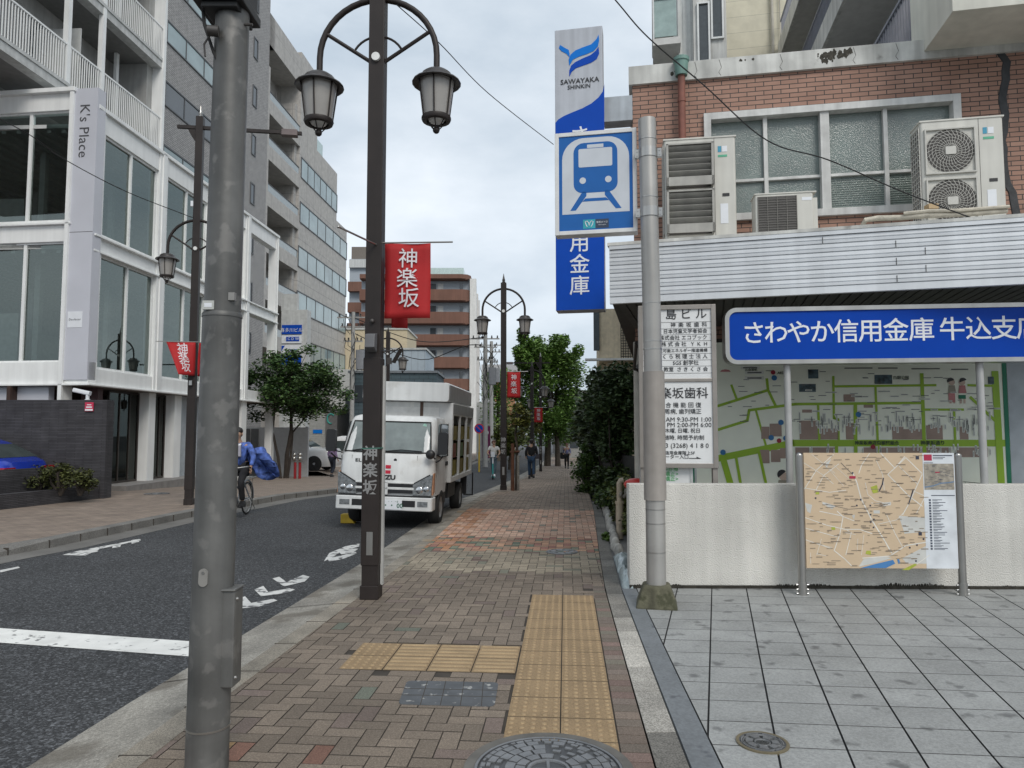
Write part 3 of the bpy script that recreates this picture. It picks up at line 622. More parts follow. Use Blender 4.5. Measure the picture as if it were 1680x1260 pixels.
# ---- long blue bank sign on two posts
FL, FRZ = (*at(1190, 600, 7.62).xy, 0), R(-6.5)
fp = lambda px, py, yo=0: onp(px, py, FL, FRZ, yo)
fs = thing('bank_sign', 'long blue bank sign in a rounded steel frame below the awning', 'sign', FL, FRZ)
fz1 = fp(1300, 504)[1]; fz0 = fp(1300, 597)[1]; fx1 = 4.2
b = MB(); o_ = rr_(0, fx1, fz0, fz1, .12); i_ = rr_(.045, fx1-.045, fz0+.045, fz1-.045, .08); n = len(o_)
vs = [(x, -.03, z) for x, z in o_]+[(x, -.03, z) for x, z in i_]+[(x, .16, z) for x, z in o_]+[(x, .02, z) for x, z in i_]
b.add(vs, [(k, (k+1) % n, n+(k+1) % n, n+k) for k in range(n)]+[(k, 2*n+k, 2*n+(k+1) % n, (k+1) % n) for k in range(n)]+[(n+k, n+(k+1) % n, 3*n+(k+1) % n, 3*n+k) for k in range(n)]+[tuple(range(3*n-1, 2*n-1, -1))])
b.build('frame', STEEL, fs, smooth=True)
b = MB(); b.prism(i_, -.012, .015); b.build('blue_panel', mat('acrylic_blue', (.002, .05, .36), rough=.3, var=.03, spec=.12), fs)
its = []
for ch, px in zip('さわやか信用金庫牛込支店', (1236, 1273, 1310, 1348, 1388, 1428, 1469, 1511, 1561, 1604, 1646, 1688)):
    x, z = fp(px, 549-(px-1240)*.02); its.append((ch, .262, (x, -.014, z), {'bold': .002}))
texts('lettering', its, SW, fs)
b = MB()
for px in (1297, 1618):
    x = fp(px, 700)[0]; b.cyl((x, .08, -.02), (x, .08, fz0+.01), .036, n=16)
each(b, 'post', mat('grey_post', (.43, .43, .42), rough=.45, metal=.3, streak=.15), fs, smooth=True)

# ---- building directory
DL, DRZ = (*at(1048, 600, 7.7).xy, 0), R(-8)
dp_ = lambda px, py, yo=0: onp(px, py, DL, DRZ, yo)
ds = thing('directory_sign', 'white tenant directory board in a brown steel frame behind the pole', 'sign', DL, DRZ)
dx1 = dp_(1176, 600)[0]; dz1 = dp_(1120, 500)[1]; dz0 = dp_(1120, 768)[1]; dzm = dp_(1120, 624)[1]
b = MB(); fr(b, 0, dx1, dz0, dz1, .05, 0, .14).box((.05, .005, dzm-.015), (dx1-.05, .13, dzm+.02)).box((dx1-.06, .02, 0), (dx1-.005, .12, dz0)).box((.005, .02, 0), (.06, .12, dz0)); b.build('frame', mat('bronze_steel', (.3, .275, .25), rough=.4, metal=.5, var=.08), ds, bevel=.004)
b = MB(); b.box((.05, .02, dz0+.05), (dx1-.05, .11, dzm-.015)).box((.05, .02, dzm+.02), (dx1-.05, .11, dz1-.05)); b.build('white_panel', mat('sign_face', (.7, .71, .71), rough=.4, var=.04), ds)
b = MB()
for y_ in (528, 538.5, 548.5, 559, 570, 580, 590.5, 600.5, 612): z = dp_(1120, y_)[1]; b.box((.05, .0175, z-.002), (dx1-.05, .021, z+.002))
b.build('divider', mat('grey_line', (.2, .2, .2)), ds)
rx = dx1-.09
def dl(t, y_, s, x=None, al='RIGHT', **k): return (t, s, (rx if x is None else dp_(x, 600)[0], .0165, dp_(1120, y_)[1]), dict(align=al, **k))
texts('lettering', [dl('島 ビ ル', 516, .125, bold=.0008), dl('神 楽 坂 歯 科', 533, .058, cs=1.15), dl('、日本児童文学者協会', 543.3, .052), dl('株式会社 エコブック', 554, .055), dl('株 式 会 社   Y  K  H', 564.5, .056), dl('再生可能エネルギー推進機構', 575, .043), dl('く ら 税 理 士 法 人', 585, .056), dl('SGS 創学社', 595.5, .056, 1147), dl('教室  さ き く さ 会', 606, .054),
    dl('神楽坂歯科', 646, .128, bold=.0008), dl('合 機 能 回 復', 665, .062, 1150), dl('歯周病, 歯列矯正', 675.5, .06, 1150), dl('AM 9:30-PM 1:00', 688.5, .068, 1166), dl('PM 2:00-PM 6:00', 697.5, .068, 1166), dl('木曜, 日曜, 祝日', 707, .054, 1148), dl('随時, 時間予約制', 718.5, .057, 1154), dl('03 (3268) 4 1 8 0', 731.5, .07, 1161), dl('さわやか信用金庫階上5F', 743.5, .045, 1138), dl('エレベーター入口', 750, .05, 1128)], SK, ds)
x, z = dp_(1140, 752); b = MB(); b.box((x-.06, .0165, z-.004), (x+.03, .0195, z+.003)).prism([(x+.02, z-.006), (x+.07, z-.004), (x+.02, z+.018)], .0165, .0195); b.build('arrow', SK, ds)
# small clinic board standing under it
CL = (*at(1085, 790, 7.75).xy, 0)
cs_ = thing('clinic_board', 'small white clinic board with green lettering behind the low wall', 'sign', CL, R(-8))
cp = lambda px, py: onp(px, py, CL, R(-8))
cw = cp(1132, 770)[0]; cz1 = cp(1110, 764)[1]
b = MB(); b.box((-.2, 0, .15), (cw, .03, cz1)); b.build('board', mat('sign_face'), cs_)
b = MB(); b.box((cw, -.01, 0), (cw+.03, .04, cz1+.01)).box((-.23, -.01, 0), (-.2, .04, cz1+.01)); b.build('frame', ALU, cs_)
texts('lettering', [(t, .055, (cp(1113, y)[0], -.004, cp(1113, y)[1]), {'align': 'RIGHT'}) for t, y in (('歯科診療', 770), ('矯正>', 778), ('矯正>', 786))], mat('sign_green', (.03, .4, .08)), cs_)

# ---- low wall
LW = (gnd(1033, 966).x, gnd(1033, 966).y, 0); LRZ = R(-.8)
lw = thing('low_wall', 'low roughcast white wall with black mould along its foot', 'wall', LW, LRZ)
lz = onp(1160, 794, LW, LRZ)[1]
b = MB(); b.box((0, 0, .035), (7, .15, lz)); o = b.build('wall', mat('roughcast', (.64, .625, .58), rough=.95, var=.14, vs=1.2, bump=.8, bs=85, bd=.02, streak=.12, dirt=((.3, .285, .25), 8, .665, .3)), lw, bevel=.008)
o = MB(); rn = random.Random(2); x = 0
while x < 6.9:     # ragged mould band at the foot
    w_ = rn.uniform(.012, .035); hh = .03+.012*math.sin(x*5)+.008*math.sin(x*17)+rn.uniform(.0, .012)+(.015 if 1.75 < x < 3.2 else 0); o.add([(x, -.003, .0), (x+w_, -.003, .0), (x+w_*.9, -.003, hh*rn.uniform(.6, 1)), (x+w_*.5, -.003, hh), (x, -.003, hh*rn.uniform(.5, 1))], [(0,1,2,3,4)]); x += w_
o.box((0, -.002, 0), (7, .14, .0345)); o.build('mould', mat('black_mould', (.035, .032, .025), rough=1, var=.4, vs=20, bump=.8, bs=60), lw)
# ---- apartment block rising behind the bank
AL_, ARZ = (1.78, 10.2, 0), R(-11.3)
apt = thing('apartment_block', 'cream and white apartment block with balconies rising above the brick bank', 'building', AL_, ARZ)
aq = lambda px, py, yo=0: onp(px, py, AL_, ARZ, yo)
CREAM = brickmat('cream_siding', (.56, .53, .42), (.54, .51, .41), (.3, .29, .24), 40, .55, .006, var=.1, bump=.3)
WTILE = mat('white_ribbed_wall', (.72, .73, .71), rough=.7, var=.06, streak=.1)
APW = mat('weathered_white_render', (.66, .66, .63), rough=.85, var=.15, vs=1.5, streak=.3, dirt=((.1, .1, .1), 2.5, .68, .7))
SHD = mat('grey_underside', (.6, .6, .58), rough=.85, var=.08)
b = MB(); b.box((aq(1186, 40, 13.5)[0], 13.5, 0), (18, 20, 32)); b.build('cream_wall', CREAM, apt)
xw0 = aq(1112, 40, 8.4)[0]; xw1 = aq(1191, 40, 7.9)[0]
b = MB(); b.box((xw0, 8.4, 0), (xw1, 15, 26)); ww_ = b.build('white_wall', WTILE, apt)
b = MB(); k = xw0
while k < xw1: b.box((k, 8.375, 6), (k+.07, 8.399, 26)); k += .13
b.build('rib', WTILE, ww_)
b = MB(); b.box((xw1-.8, 8.0, 0), (xw1, 8.4, 26)); b.build('white_wall', APW, apt)
for (pa, pb, ya, yb) in ((1168, 1184, 66, -8), (1146, 1157, 104, 48)):     # tall windows in the white wall, seen from below
    xx = aq(pa, ya, 8.0)[0]; z0 = aq(pa, ya, 8.0)[1]; z1 = aq(pb, yb, 8.0)[1]
    f_ = MB(); fr(f_, xx-.02, xx+.3, z0, max(z1, z0+1.6), .045, 7.93, 8.02); f_ = f_.build('window', ALU, apt); q = MB(); q.box((xx+.03, 7.98, z0+.05), (xx+.25, 7.995, max(z1, z0+1.6)-.05)); q.build('pane', mat('dull_window_glass', (.05, .06, .065), rough=.08, spec=.8, var=.2), f_)
xx, zz = aq(1158, 20, 8.4); f_ = MB(); fr(f_, xx-.35, xx+.2, zz-.3, zz+.8, .05, 8.32, 8.42); f_ = f_.build('window', ALU, apt); q = MB(); q.box((xx-.3, 8.37, zz-.25), (xx+.15, 8.39, zz+.75)); q.build('pane', MATS['dull_window_glass'], f_)
for k in range(5):     # balconies at the street corner
    z0 = aq(1090, 66, 8.2)[1]-3.0+k*2.9; x0 = aq(1071, 60, 8.0)[0]
    b = MB(); b.box((x0, 7.9, z0-.18), (xw0+.05, 14, z0)); ba = b.build('balcony', SHD, apt)
    b = MB(); b.box((x0+.03, 7.93, z0+.05), (xw0-.05, 7.95, z0+1.05)).box((x0+.03, 7.97, z0+.05), (x0+.05, 13.9, z0+1.05)); b.build('glass_screen', mat('pale_screen_glass', (.32, .42, .4), rough=.1, spec=.7), ba)
    b = MB(); b.box((x0, 7.9, z0+1.05), (xw0, 7.98, z0+1.1)).box((x0, 7.9, z0), (x0+.04, 7.98, z0+1.05)); b.build('rail', ALU, ba)
b = MB(); b.cyl((aq(1267, 40, 13.4)[0], 13.4, 5), (aq(1267, 40, 13.4)[0], 13.4, 25), .05).cyl((aq(1280, 40, 13.42)[0], 13.42, 5), (aq(1280, 40, 13.42)[0], 13.42, 25), .02); each(b, 'drain_pipe', mat('cream_post'), apt, smooth=True)
# side balconies run back in depth; we look up at their undersides
bxf = aq(1437, 75, 0)[0]
for k, (pxe, zb) in enumerate(((1352, 10.75), (1287, 13.7))):
    d = ray(pxe, 82); 
    n = Vector((math.cos(ARZ), math.sin(ARZ), 0)); s_ = (zb-CAM_H)/d.z; p = Vector((0, 0, CAM_H))+d*s_-Vector(AL_); x0 = p.x*math.cos(ARZ)+p.y*math.sin(ARZ)
    b = MB(); b.box((x0, .6, zb), (12, 13.4, zb+.2)); ba = b.build('balcony', SHD, apt)
    b = MB(); b.box((x0-.08, .6, zb-.02), (x0-.001, 13.4, zb+.55)); b.build('parapet', APW, ba)
    if k == 0: XS = x0
    b = MB(); y = .8
    while y < 13.2: b.box((x0+.0, y, zb+.56), (x0+.03, y+.03, zb+1.25)); y += .13
    b.box((x0-.01, .7, zb+1.25), (x0+.04, 13.3, zb+1.3)); b.build('railing', mat('grey_violet_bars', (.2, .21, .25), rough=.5), ba)
d = ray(1437, 74); zr = 8.6; s_ = (zr-CAM_H)/d.z; p = Vector((0, 0, CAM_H))+d*s_-Vector(AL_); x0 = p.x*math.cos(ARZ)+p.y*math.sin(ARZ)
b = MB(); b.box((x0-.02, .5, zr), (x0+.04, 13.2, zr+.05)); y = .6
while y < 13.2: b.box((x0, y, zc), (x0+.035, y+.035, zr)); y += .125
b.build('railing', mat('grey_violet_bars'), apt)
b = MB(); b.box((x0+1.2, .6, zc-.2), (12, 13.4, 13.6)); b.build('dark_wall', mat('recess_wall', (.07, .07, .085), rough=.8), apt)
bx0 = aq(1516, 74, 0)[0]; bz = aq(1600, 76, 0)[1]
b = MB(); b.box((bx0, -.95, bz), (9.2, .45, bz+2.4)); b.build('bay', mat('pale_render_bay', (.62, .61, .54), rough=.85, var=.1, vs=1.5, streak=.1), apt)

# ---- cream house beyond the shrubs
hp = at(975, 590, 27)
hs = thing('beige_house', 'beige rendered house with a dark vertical sign behind the tall shrub', 'building', (hp.x, 27, 0), R(-6))
b = MB(); b.box((.2, 0, hp.z), (9, 8, hp.z+1.95)).box((.5, 1, -.6), (9, 8, hp.z)); b.build('wall', mat('beige_render', (.68, .58, .42), rough=.85, var=.12, streak=.15), hs)
b = MB(); b.box((-.35, -.3, hp.z-.06), (9, 0, hp.z+.02)); b.build('ledge', WHITE, hs)
b = MB(); b.box((-.02, -.12, hp.z+.35), (.2, .1, hp.z+1.95)); b.build('sign_panel', mat('slate_sign', (.06, .08, .09), rough=.5), hs)
b = MB()
for i in range(9): b.box((1.0+.09*i, -.03, hp.z), (1.02+.09*i, 0, hp.z+1.9))
for i in range(19): b.box((1.0, -.031, hp.z+.1*i), (1.75, -.001, hp.z+.1*i+.018))
b.build('grille', BLACK, hs)

# ================================================================ LEFT SIDE: white glazed building, grey blocks, far houses
KW = mat('white_steel', (.8, .81, .8), rough=.45, var=.04, vs=2, streak=.08)
KGL = glassmat('clear_shop_glass', (.74, .82, .79), 1.0, 2.15)
KP = mat('lavender_panel', (.52, .53, .58), rough=.5, var=.05, vs=1)
INT = mat('dim_interior', (.38, .39, .38), rough=.85, var=.2)
INL = mat('interior_ceiling', (.5, .51, .5), rough=.8, var=.1)
kc = at(140, 629, 18.3); KL = (kc.x, 18.3, 0); KRZ = R(87.2); KFZ = R(-7)
kb = thing('glazed_building', 'white steel framed glazed building at the street corner with a vertical name panel', 'building', KL, KRZ)
k2 = lambda px, py, yo=0: onp(px, py, KL, KRZ, yo)
k1 = lambda px, py, yo=0: onp(px, py, KL, KFZ, yo)
M1 = Matrix.Rotation(KFZ-KRZ, 4, 'Z')      # front-facing facade inside the building's frame
zk = {n: k2(150 if 1 else 0, y)[1] for n, y in (('top', 168), ('w3t', 206), ('w3b', 380), ('b2t', 388), ('w2t', 412), ('w2b', 604), ('bot', 630))}
bays = []
for k in range(4):
    a = k2(167, 300)[0]+.02+k*3.15; bays.append((a, a+2.7))
b = MB(); xe = bays[3][1]+.25
b.box((0, -.02, zk['w3t']), (xe, .3, zk['top'])).box((0, -.1, zk['top']-.06), (xe, .35, zk['top']+.05)).box((0, -.02, zk['w2t']), (xe, .3, zk['w3b'])).box((0, -.12, zk['w3b']-.1), (xe, -.02, zk['w3b']-.04)).box((0, -.02, zk['bot']), (xe, .3, zk['w2b'])).box((0, -.12, zk['bot']-.05), (xe, .32, zk['bot'])).box((0, -.1, zk['w2t']+.0), (xe, -.02, zk['w2t']+.06))
b.build('beam', KW, kb, bevel=.01)
b = MB(); b.box((.03, -.05, zk['bot']), (bays[0][0], .3, zk['top']))
for (a, c), (d, e) in zip(bays, bays[1:]+[(xe, 0)]): b.box((c, -.06, zk['bot']), (d, .3, zk['top'])).box((c+.12, -.1, zk['bot']), (d-.12, -.06, zk['top']))
each(b, 'column', KW, kb)
for (a, c) in bays[:3]:
    for z0, z1 in ((zk['w3b'], zk['w3t']), (zk['w2b'], zk['w2t'])):
        b = MB(); fr(b, a, c, z0, z1, .06, .04, .14).box((a+1.32, .03, z0), (a+1.39, .15, z1)); f_ = b.build('window', KW, kb)
        b = MB(); b.quad((a+.06, .09, z0+.06), (c-.06, .09, z0+.06), (c-.06, .09, z1-.06), (a+.06, .09, z1-.06)); b.build('pane', KGL, f_)
b = MB(M1); x0 = k1(-60, 400)[0]; xr = k1(112, 400)[0]; xs = k1(118, 400)[0]; xp = k1(158, 300)[0]
fz = {n: k1(60, y)[1] for n, y in (('top', 153), ('w3t', 184), ('w3b', 364), ('w2t', 398), ('w2b', 594), ('bot', 630), ('p', 655))}
b.box((x0-6, -.02, fz['w3t']), (xs, .3, fz['top'])).box((x0-6, -.14, fz['top']-.06), (xs, .35, fz['top']+.06)).box((x0-6, -.02, fz['w2t']), (xs, .3, fz['w3b'])).box((x0-6, -.12, fz['w3b']-.12), (xs, -.02, fz['w3b']-.06)).box((x0-6, -.02, fz['bot']), (xp, .3, fz['w2b'])).box((x0-6, -.12, fz['bot']-.05), (xp+.1, .3, fz['bot']))
b.build('front_beam', KW, kb, bevel=.01)
b = MB(M1); b.box((xr, -.05, 2.2), (xs-.06, .3, fz['top'])).box((xr+.07, -.12, 2.2), (xs-.14, -.05, fz['top'])); b.build('column', KW, kb)
b = MB(M1); b.box((xs-.05, -.06, fz['bot']+.1), (xp, .25, fz['top']+.02)); sp_ = b.build('name_panel', KP, kb)
b = MB(M1); b.box((xs-.045, -.063, k1(130, 382)[1]), (xp, -.0605, k1(130, 382)[1]+.012)); b.build('panel_joint', DARKST, sp_)
cx_ = (xs+xp)/2-.02
MV = M1 @ Matrix.Translation((cx_-.04, -.064, k1(140, 216)[1])) @ UP @ Matrix.Rotation(-math.pi/2, 4, 'Z')
text('lettering', "K's Place", .40, mat('dark_grey_letter', (.07, .07, .075)), sp_, (0, 0, 0), M=MV, cs=1.02)
b = MB(M1); zz = k1(112, 525)[1]; b.box((cx_-.27, -.068, zz-.21), (cx_+.14, -.061, zz+.21)); pl = b.build('notice', SW, sp_)
text('lettering', 'Ducfacar', .075, SK, pl, (0, 0, 0), M=M1 @ Matrix.Translation((cx_-.065, -.072, zz)) @ UP, cs=1.25)
for xa in (x0-1.2, k1(-3, 300)[0]-.9*0-1.45, k1(-3, 300)[0]+.02):
    pass
pw = (xr-k1(46, 270)[0])
for i in range(4):
    xa = xr-pw*(i+1); xb = xr-pw*i
    for z0, z1 in ((fz['w3b'], fz['w3t']), (fz['w2b'], fz['w2t'])):
        b = MB(M1); fr(b, xa, xb, z0, z1, .045, .04, .14); f_ = b.build('window', KW, kb)
        b = MB(M1); b.quad((xa+.04, .09, z0+.04), (xb-.04, .09, z0+.04), (xb-.04, .09, z1-.04), (xa+.04, .09, z1-.04)); b.build('pane', KGL, f_)
# rooms behind the glass
rm = MB()
yb = 7.5
for z0, z1 in ((zk['w2b']-.25, zk['w2t']+.12), (zk['w3b']-.25, zk['w3t']+.12)):
    rm.box((.2, .32, z0-.12), (9.4, yb, z0)).box((.2, yb, z0), (9.4, yb+.1, z1)).box((9.4, .3, z0), (9.5, yb, z1))
rm.build('floor_slab', INT, kb)
rm = MB()
for z1 in (zk['w2t']+.12, zk['w3t']+.12):
    rm.box((.2, .32, z1), (9.5, yb, z1+.1)); y = .6
    while y < yb: rm.box((.3, y, z1-.09), (9.4, y+.12, z1-.001)); y += .42
rm.build('ceiling', INL, kb)
rm = MB()
for z0, z1 in ((zk['w2b']-.25, zk['w2t']+.1), (zk['w3b']-.25, zk['w3t']+.1)):
    for x in (1.7, 4.9, 8.0):
        for y in (2.6, 5.2): rm.box((x, y, z0), (x+.16, y+.16, z1))
    rm.box((3.0, 4.2, z0), (3.1, 6.8, z0+2.2)).box((5.8, 5.8, z0), (7.5, 5.9, z0+2.0))
each(rm, 'interior_column', mat('interior_white', (.45, .46, .45), rough=.6), kb)
# recessed ground floor with dark glass doors
b = MB(); b.box((.1, .1, zk['bot']-.06), (xe, 8, zk['bot']-.01)); b.build('soffit', mat('porch_soffit', (.12, .1, .09), rough=.7), kb)
WOOD = brickmat('dark_wood_boards', (.055, .03, .022), (.04, .022, .017), (.015, .01, .008), .14, 8, .008, off=0, var=.3)
b = MB(); b.box((.0, 2.0, 0), (xe, 2.1, zk['bot']-.06)); b.build('wood_wall', WOOD, kb)
g0 = k2(163, 700, .75)[0]; cA = k2(238, 700, .3)[0]; cB = k2(249, 700, .3)[0]; cC = k2(281, 700, .3)[0]; cD = k2(292, 700, .3)[0]
b = MB(); b.box((cA, .2, 0), (cB, .55, zk['bot'])).box((cC, .2, 0), (cD, .55, zk['bot'])).box((bays[3][0]-.35, .0, -.4), (bays[3][0]+.1, .3, zk['bot'])).box((bays[3][1], 0, -.5), (bays[3][1]+.28, .3, zk['bot'])); each(b, 'column', KW, kb)
dk = glassmat('dark_door_glass', (.5, .45, .42), .8, 1.5)
for a, c in ((g0, cA), (cB, cC)):
    b = MB(); fr(b, a, c, .12, zk['bot']-.08, .05, .5, .56); 
    for q in (.35, .68): b.box((a+(c-a)*q, .5, .12), (a+(c-a)*q+.03, .56, zk['bot']-.1))
    f_ = b.build('door', mat('bronze_frame', (.06, .05, .045), rough=.4, metal=.4), kb); b = MB(); b.quad((a, .53, .12), (c, .53, .12), (c, .53, zk['bot']-.1), (a, .53, zk['bot']-.1)); b.build('pane', dk, f_)
b = MB(); b.box((g0-.5, -.4, -.3), (cD+.6, 2, .11)); b.build('plinth', mat('stone_plinth', (.22, .21, .2), rough=.8, var=.15), kb)
b = MB(); b.box((cD+.02, .4, 0), (cD+1.9, .5, zk['bot'])); b.build('grey_panel', mat('blue_grey_panel', (.38, .42, .45), rough=.5), kb)
b = MB(M1); b.box((x0-6, .1, .0), (k1(75, 640)[0], .3, fz['bot']-.02)); b.build('front_panel', mat('lavender_panel'), kb)
b = MB(M1); b.box((k1(97, 640)[0], .8, 0), (-.25, 1.0, fz['bot'])); b.build('maroon_panel', mat('maroon_panel', (.06, .02, .02), rough=.5), kb)

# ---- concrete apartments over it, with white railings
cl = at(265, 100, 24.2); CRZ = R(86.5); CLc = (cl.x, 24.2, 0)
ca_ = thing('concrete_apartments', 'fair faced concrete flats with white balcony railings above the glazed building', 'building', CLc, CRZ)
c2 = lambda px, py, yo=0: onp(px, py, CLc, CRZ, yo)
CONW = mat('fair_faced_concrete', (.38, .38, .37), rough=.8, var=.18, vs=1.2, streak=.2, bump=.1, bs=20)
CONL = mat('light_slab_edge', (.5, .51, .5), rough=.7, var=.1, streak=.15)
LEN = 16; D_ = 1.5
zA = c2(262, 96)[1]; zB = c2(260, 246)[1]; fh = zA-zB
b = MB(); b.box((-LEN, D_, zB-.3), (.0, 12, 26)).box((-.35, .3, zB-.3), (0, D_, 26)); b.build('wall', CONW, ca_)
for k in range(0, 3):
    z = zB+k*fh
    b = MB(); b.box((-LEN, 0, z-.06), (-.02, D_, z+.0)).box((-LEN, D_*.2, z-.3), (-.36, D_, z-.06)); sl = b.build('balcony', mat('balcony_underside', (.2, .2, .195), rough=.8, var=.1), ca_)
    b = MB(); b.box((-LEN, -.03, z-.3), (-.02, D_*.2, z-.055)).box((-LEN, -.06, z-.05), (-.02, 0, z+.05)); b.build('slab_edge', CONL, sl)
    b = MB(); x = -LEN
    while x < -.02: b.box((x, -.035, z+.05), (x+.022, -.01, z+1.12)); x += .1
    b.box((-LEN, -.045, z+1.12), (-.02, -.0, z+1.17)); b.build('railing', KW, sl)
b = MB()
for px in (232, 163, 105): x = c2(px, 150)[0]; b.box((x, -.05 if px != 232 else .9, zB), (x+.14, .1 if px != 232 else 1.0, 26))
b.box((-.02, -.1, 3), (.12, .3, 26)); each(b, 'column', KW, ca_)
for k in range(0, 3):
    z = zB+k*fh
    for x0_, x1_ in ((c2(108, 100, D_)[0], c2(172, 100, D_)[0]+.0), (c2(40, 100, D_)[0], c2(96, 100, D_)[0]), (c2(178, 150, D_)[0], c2(222, 180, D_)[0])):
        b = MB(); fr(b, x0_, x1_, z+.15, z+2.35, .06, D_-.05, D_+.02).box(((x0_+x1_)/2-.03, D_-.04, z+.15), ((x0_+x1_)/2+.03, D_+.01, z+2.35)).box((x0_, D_-.06, z+1.15), (x1_, D_+.015, z+1.22)); f_ = b.build('window', ALU, ca_)
        b = MB(); b.box((x0_+.05, D_-.02, z+.2), (x1_-.05, D_-.005, z+2.3)); b.build('pane', mat('grey_blue_window_glass', (.055, .075, .085), rough=.05, spec=1.0, var=.2, vs=.6), f_)
b = MB(); x = c2(128, 100, .1)[0]; b.box((x, .05, zB+.05), (x+.04, D_, zB+2.0)); b.build('divider', CONL, ca_)
b = MB()
for px in (173, 188): x, z = c2(px, 66 if px > 180 else 58, D_); b.cyl((x, D_-.12, z), (x, D_, z), .13, n=16)
each(b, 'vent_hood', mat('vent_grey', (.33, .33, .33), rough=.6), ca_, smooth=True)

# ---- long grey office block along the street: dark tile part, balconies, ribbon windows
gp = at(270, 100, 32.6); GRZ = R(86.4); GL_ = (gp.x, 32.6, 0)
gb = thing('grey_office_block', 'long grey tiled office block with ribbon windows and stepped roof', 'building', GL_, GRZ)
g2 = lambda px, py, yo=0: onp(px, py, GL_, GRZ, yo)
DT = brickmat('grey_wall_tile', (.37, .36, .35), (.32, .31, .305), (.15, .15, .15), .3, .1, .012, var=.12, bump=.3)
GP = brickmat('grey_panel', (.43, .415, .39), (.415, .40, .38), (.22, .215, .21), 1.6, 3.1, .015, off=0, var=.14, bump=.15)
GW = mat('ribbon_glass', (.28, .36, .37), rough=.07, spec=1.0, var=.25, vs=.5)
GWD = mat('ribbon_glass_dark', (.045, .055, .065), rough=.05, spec=1.0, var=.25, vs=.5)
xT = g2(437, 300)[0]; xU = g2(491, 300)[0]; xE = g2(567, 500)[0]; x1s = g2(521, 200)[0]; x2s = g2(553, 300)[0]
zR0 = g2(438, 0)[1]; 
b = MB(); zw = g2(553, 285)[1]; zx = g2(567, 376)[1]
b.box((0, 0, -1), (xT, 16, 45)); b.build('tiled_wall', DT, gb)
fhB = 3.05
def ribbon(x0, x1, z0, z1, n, m, name='window'):
    b = MB(); fr(b, x0, x1, z0, z1, .07, -.05, .02)
    for i in range(1, n): q = x0+(x1-x0)*i/n; b.box((q-.03, -.04, z0), (q+.03, .01, z1))
    f_ = b.build(name, mat('dark_mullion', (.09, .095, .1), rough=.5), gb); q = MB(); q.quad((x0+.04, -.015, z0+.04), (x1-.04, -.015, z0+.04), (x1-.04, -.015, z1-.04), (x0+.04, -.015, z1-.04)); q.build('pane', m, f_)
for i, (ya, yb_) in enumerate(((32, 70), (134, 176), (240, 282), (-70, -32), (345, 387), (450, 490))):
    za = (g2(277, yb_+3)[1]); zb2 = g2(277, ya+3)[1]
    ribbon(.05, g2(362, 100)[0], za, zb2, 3, GW if i != 1 else GWD)
for i in range(8):
    z = g2(412, 170)[1]-fhB*i+fhB*2; x = g2(413, 200)[0]; ribbon(x, x+.6, z, z+1.3, 1, GWD, 'slit_window')
# balcony part: openings between the tile and the panel part
zb0 = g2(480, 347)[1]
b = MB(); b.box((xT, 1.8, -1), (xU, 16, zR0-.5)).box((xU-.0, 0, -1), (x1s, 16, zR0)); b.build('panel_wall', GP, gb)
b = MB(); b.box((x1s, 0, -1), (x2s, 14, zw)).box((x2s, .0, -1), (xE, 12, zx)); b.build('stepped_wall', GP, gb)
b = MB(); b.box((xT, 0, zR0-2.6), (xU, 1.8, zR0-.5)).box((xT, 0, zR0-2.6), (xT+.8, .5, zR0-.5)); b.build('roof_band', GP, gb)
for i in range(-3, 6):
    z = zb0+fhB*i
    if z > zR0-3.5: break
    b = MB(); b.box((xT, -.0, z-.95), (xU, .22, z+.0)).box((xT, .22, z-.95), (xU, 1.8, z-.8)).box((xU-.5, .22, z), (xU, 1.8, z+2.1)).box((xT, .0, z), (xT+.25, .25, z+2.1)); ba = b.build('balcony', GP, gb)
    b = MB(); b.box((xT+.3, .03, z), (xU-.1, .06, z+.5)); b.build('glass_screen', mat('balcony_glass', (.3, .34, .35), rough=.1, spec=.8), ba)
    b = MB(); b.box((xT+.25, .0, z+.5), (xU-.05, .09, z+.56)); b.build('rail', DARKST, ba)
for i, (pa, ya, h1) in enumerate(((494, 257, 1), (492, 330, 1), (489, 402, 1), (487, 476, 1), (503, 560, 1))):
    z1 = g2(pa, ya)[1]; xa = g2(pa, ya)[0]; xb = xE+.02 if i > 0 else x2s+.02
    ribbon(xa, xb, z1-1.55, z1, 6, GW)
    b = MB(); b.box((xb, .0, z1-1.5), (xb+.03, 2.5, z1)); b.build('corner_glass', mat('pale_corner_glass', (.45, .58, .56), rough=.08, spec=.8), gb)
z = g2(521, 226)[1]; b = MB(); b.box((x1s, .1, z-1.6), (x1s+1.6, .15, z)); b.build('corner_glass', MATS['pale_corner_glass'], gb)

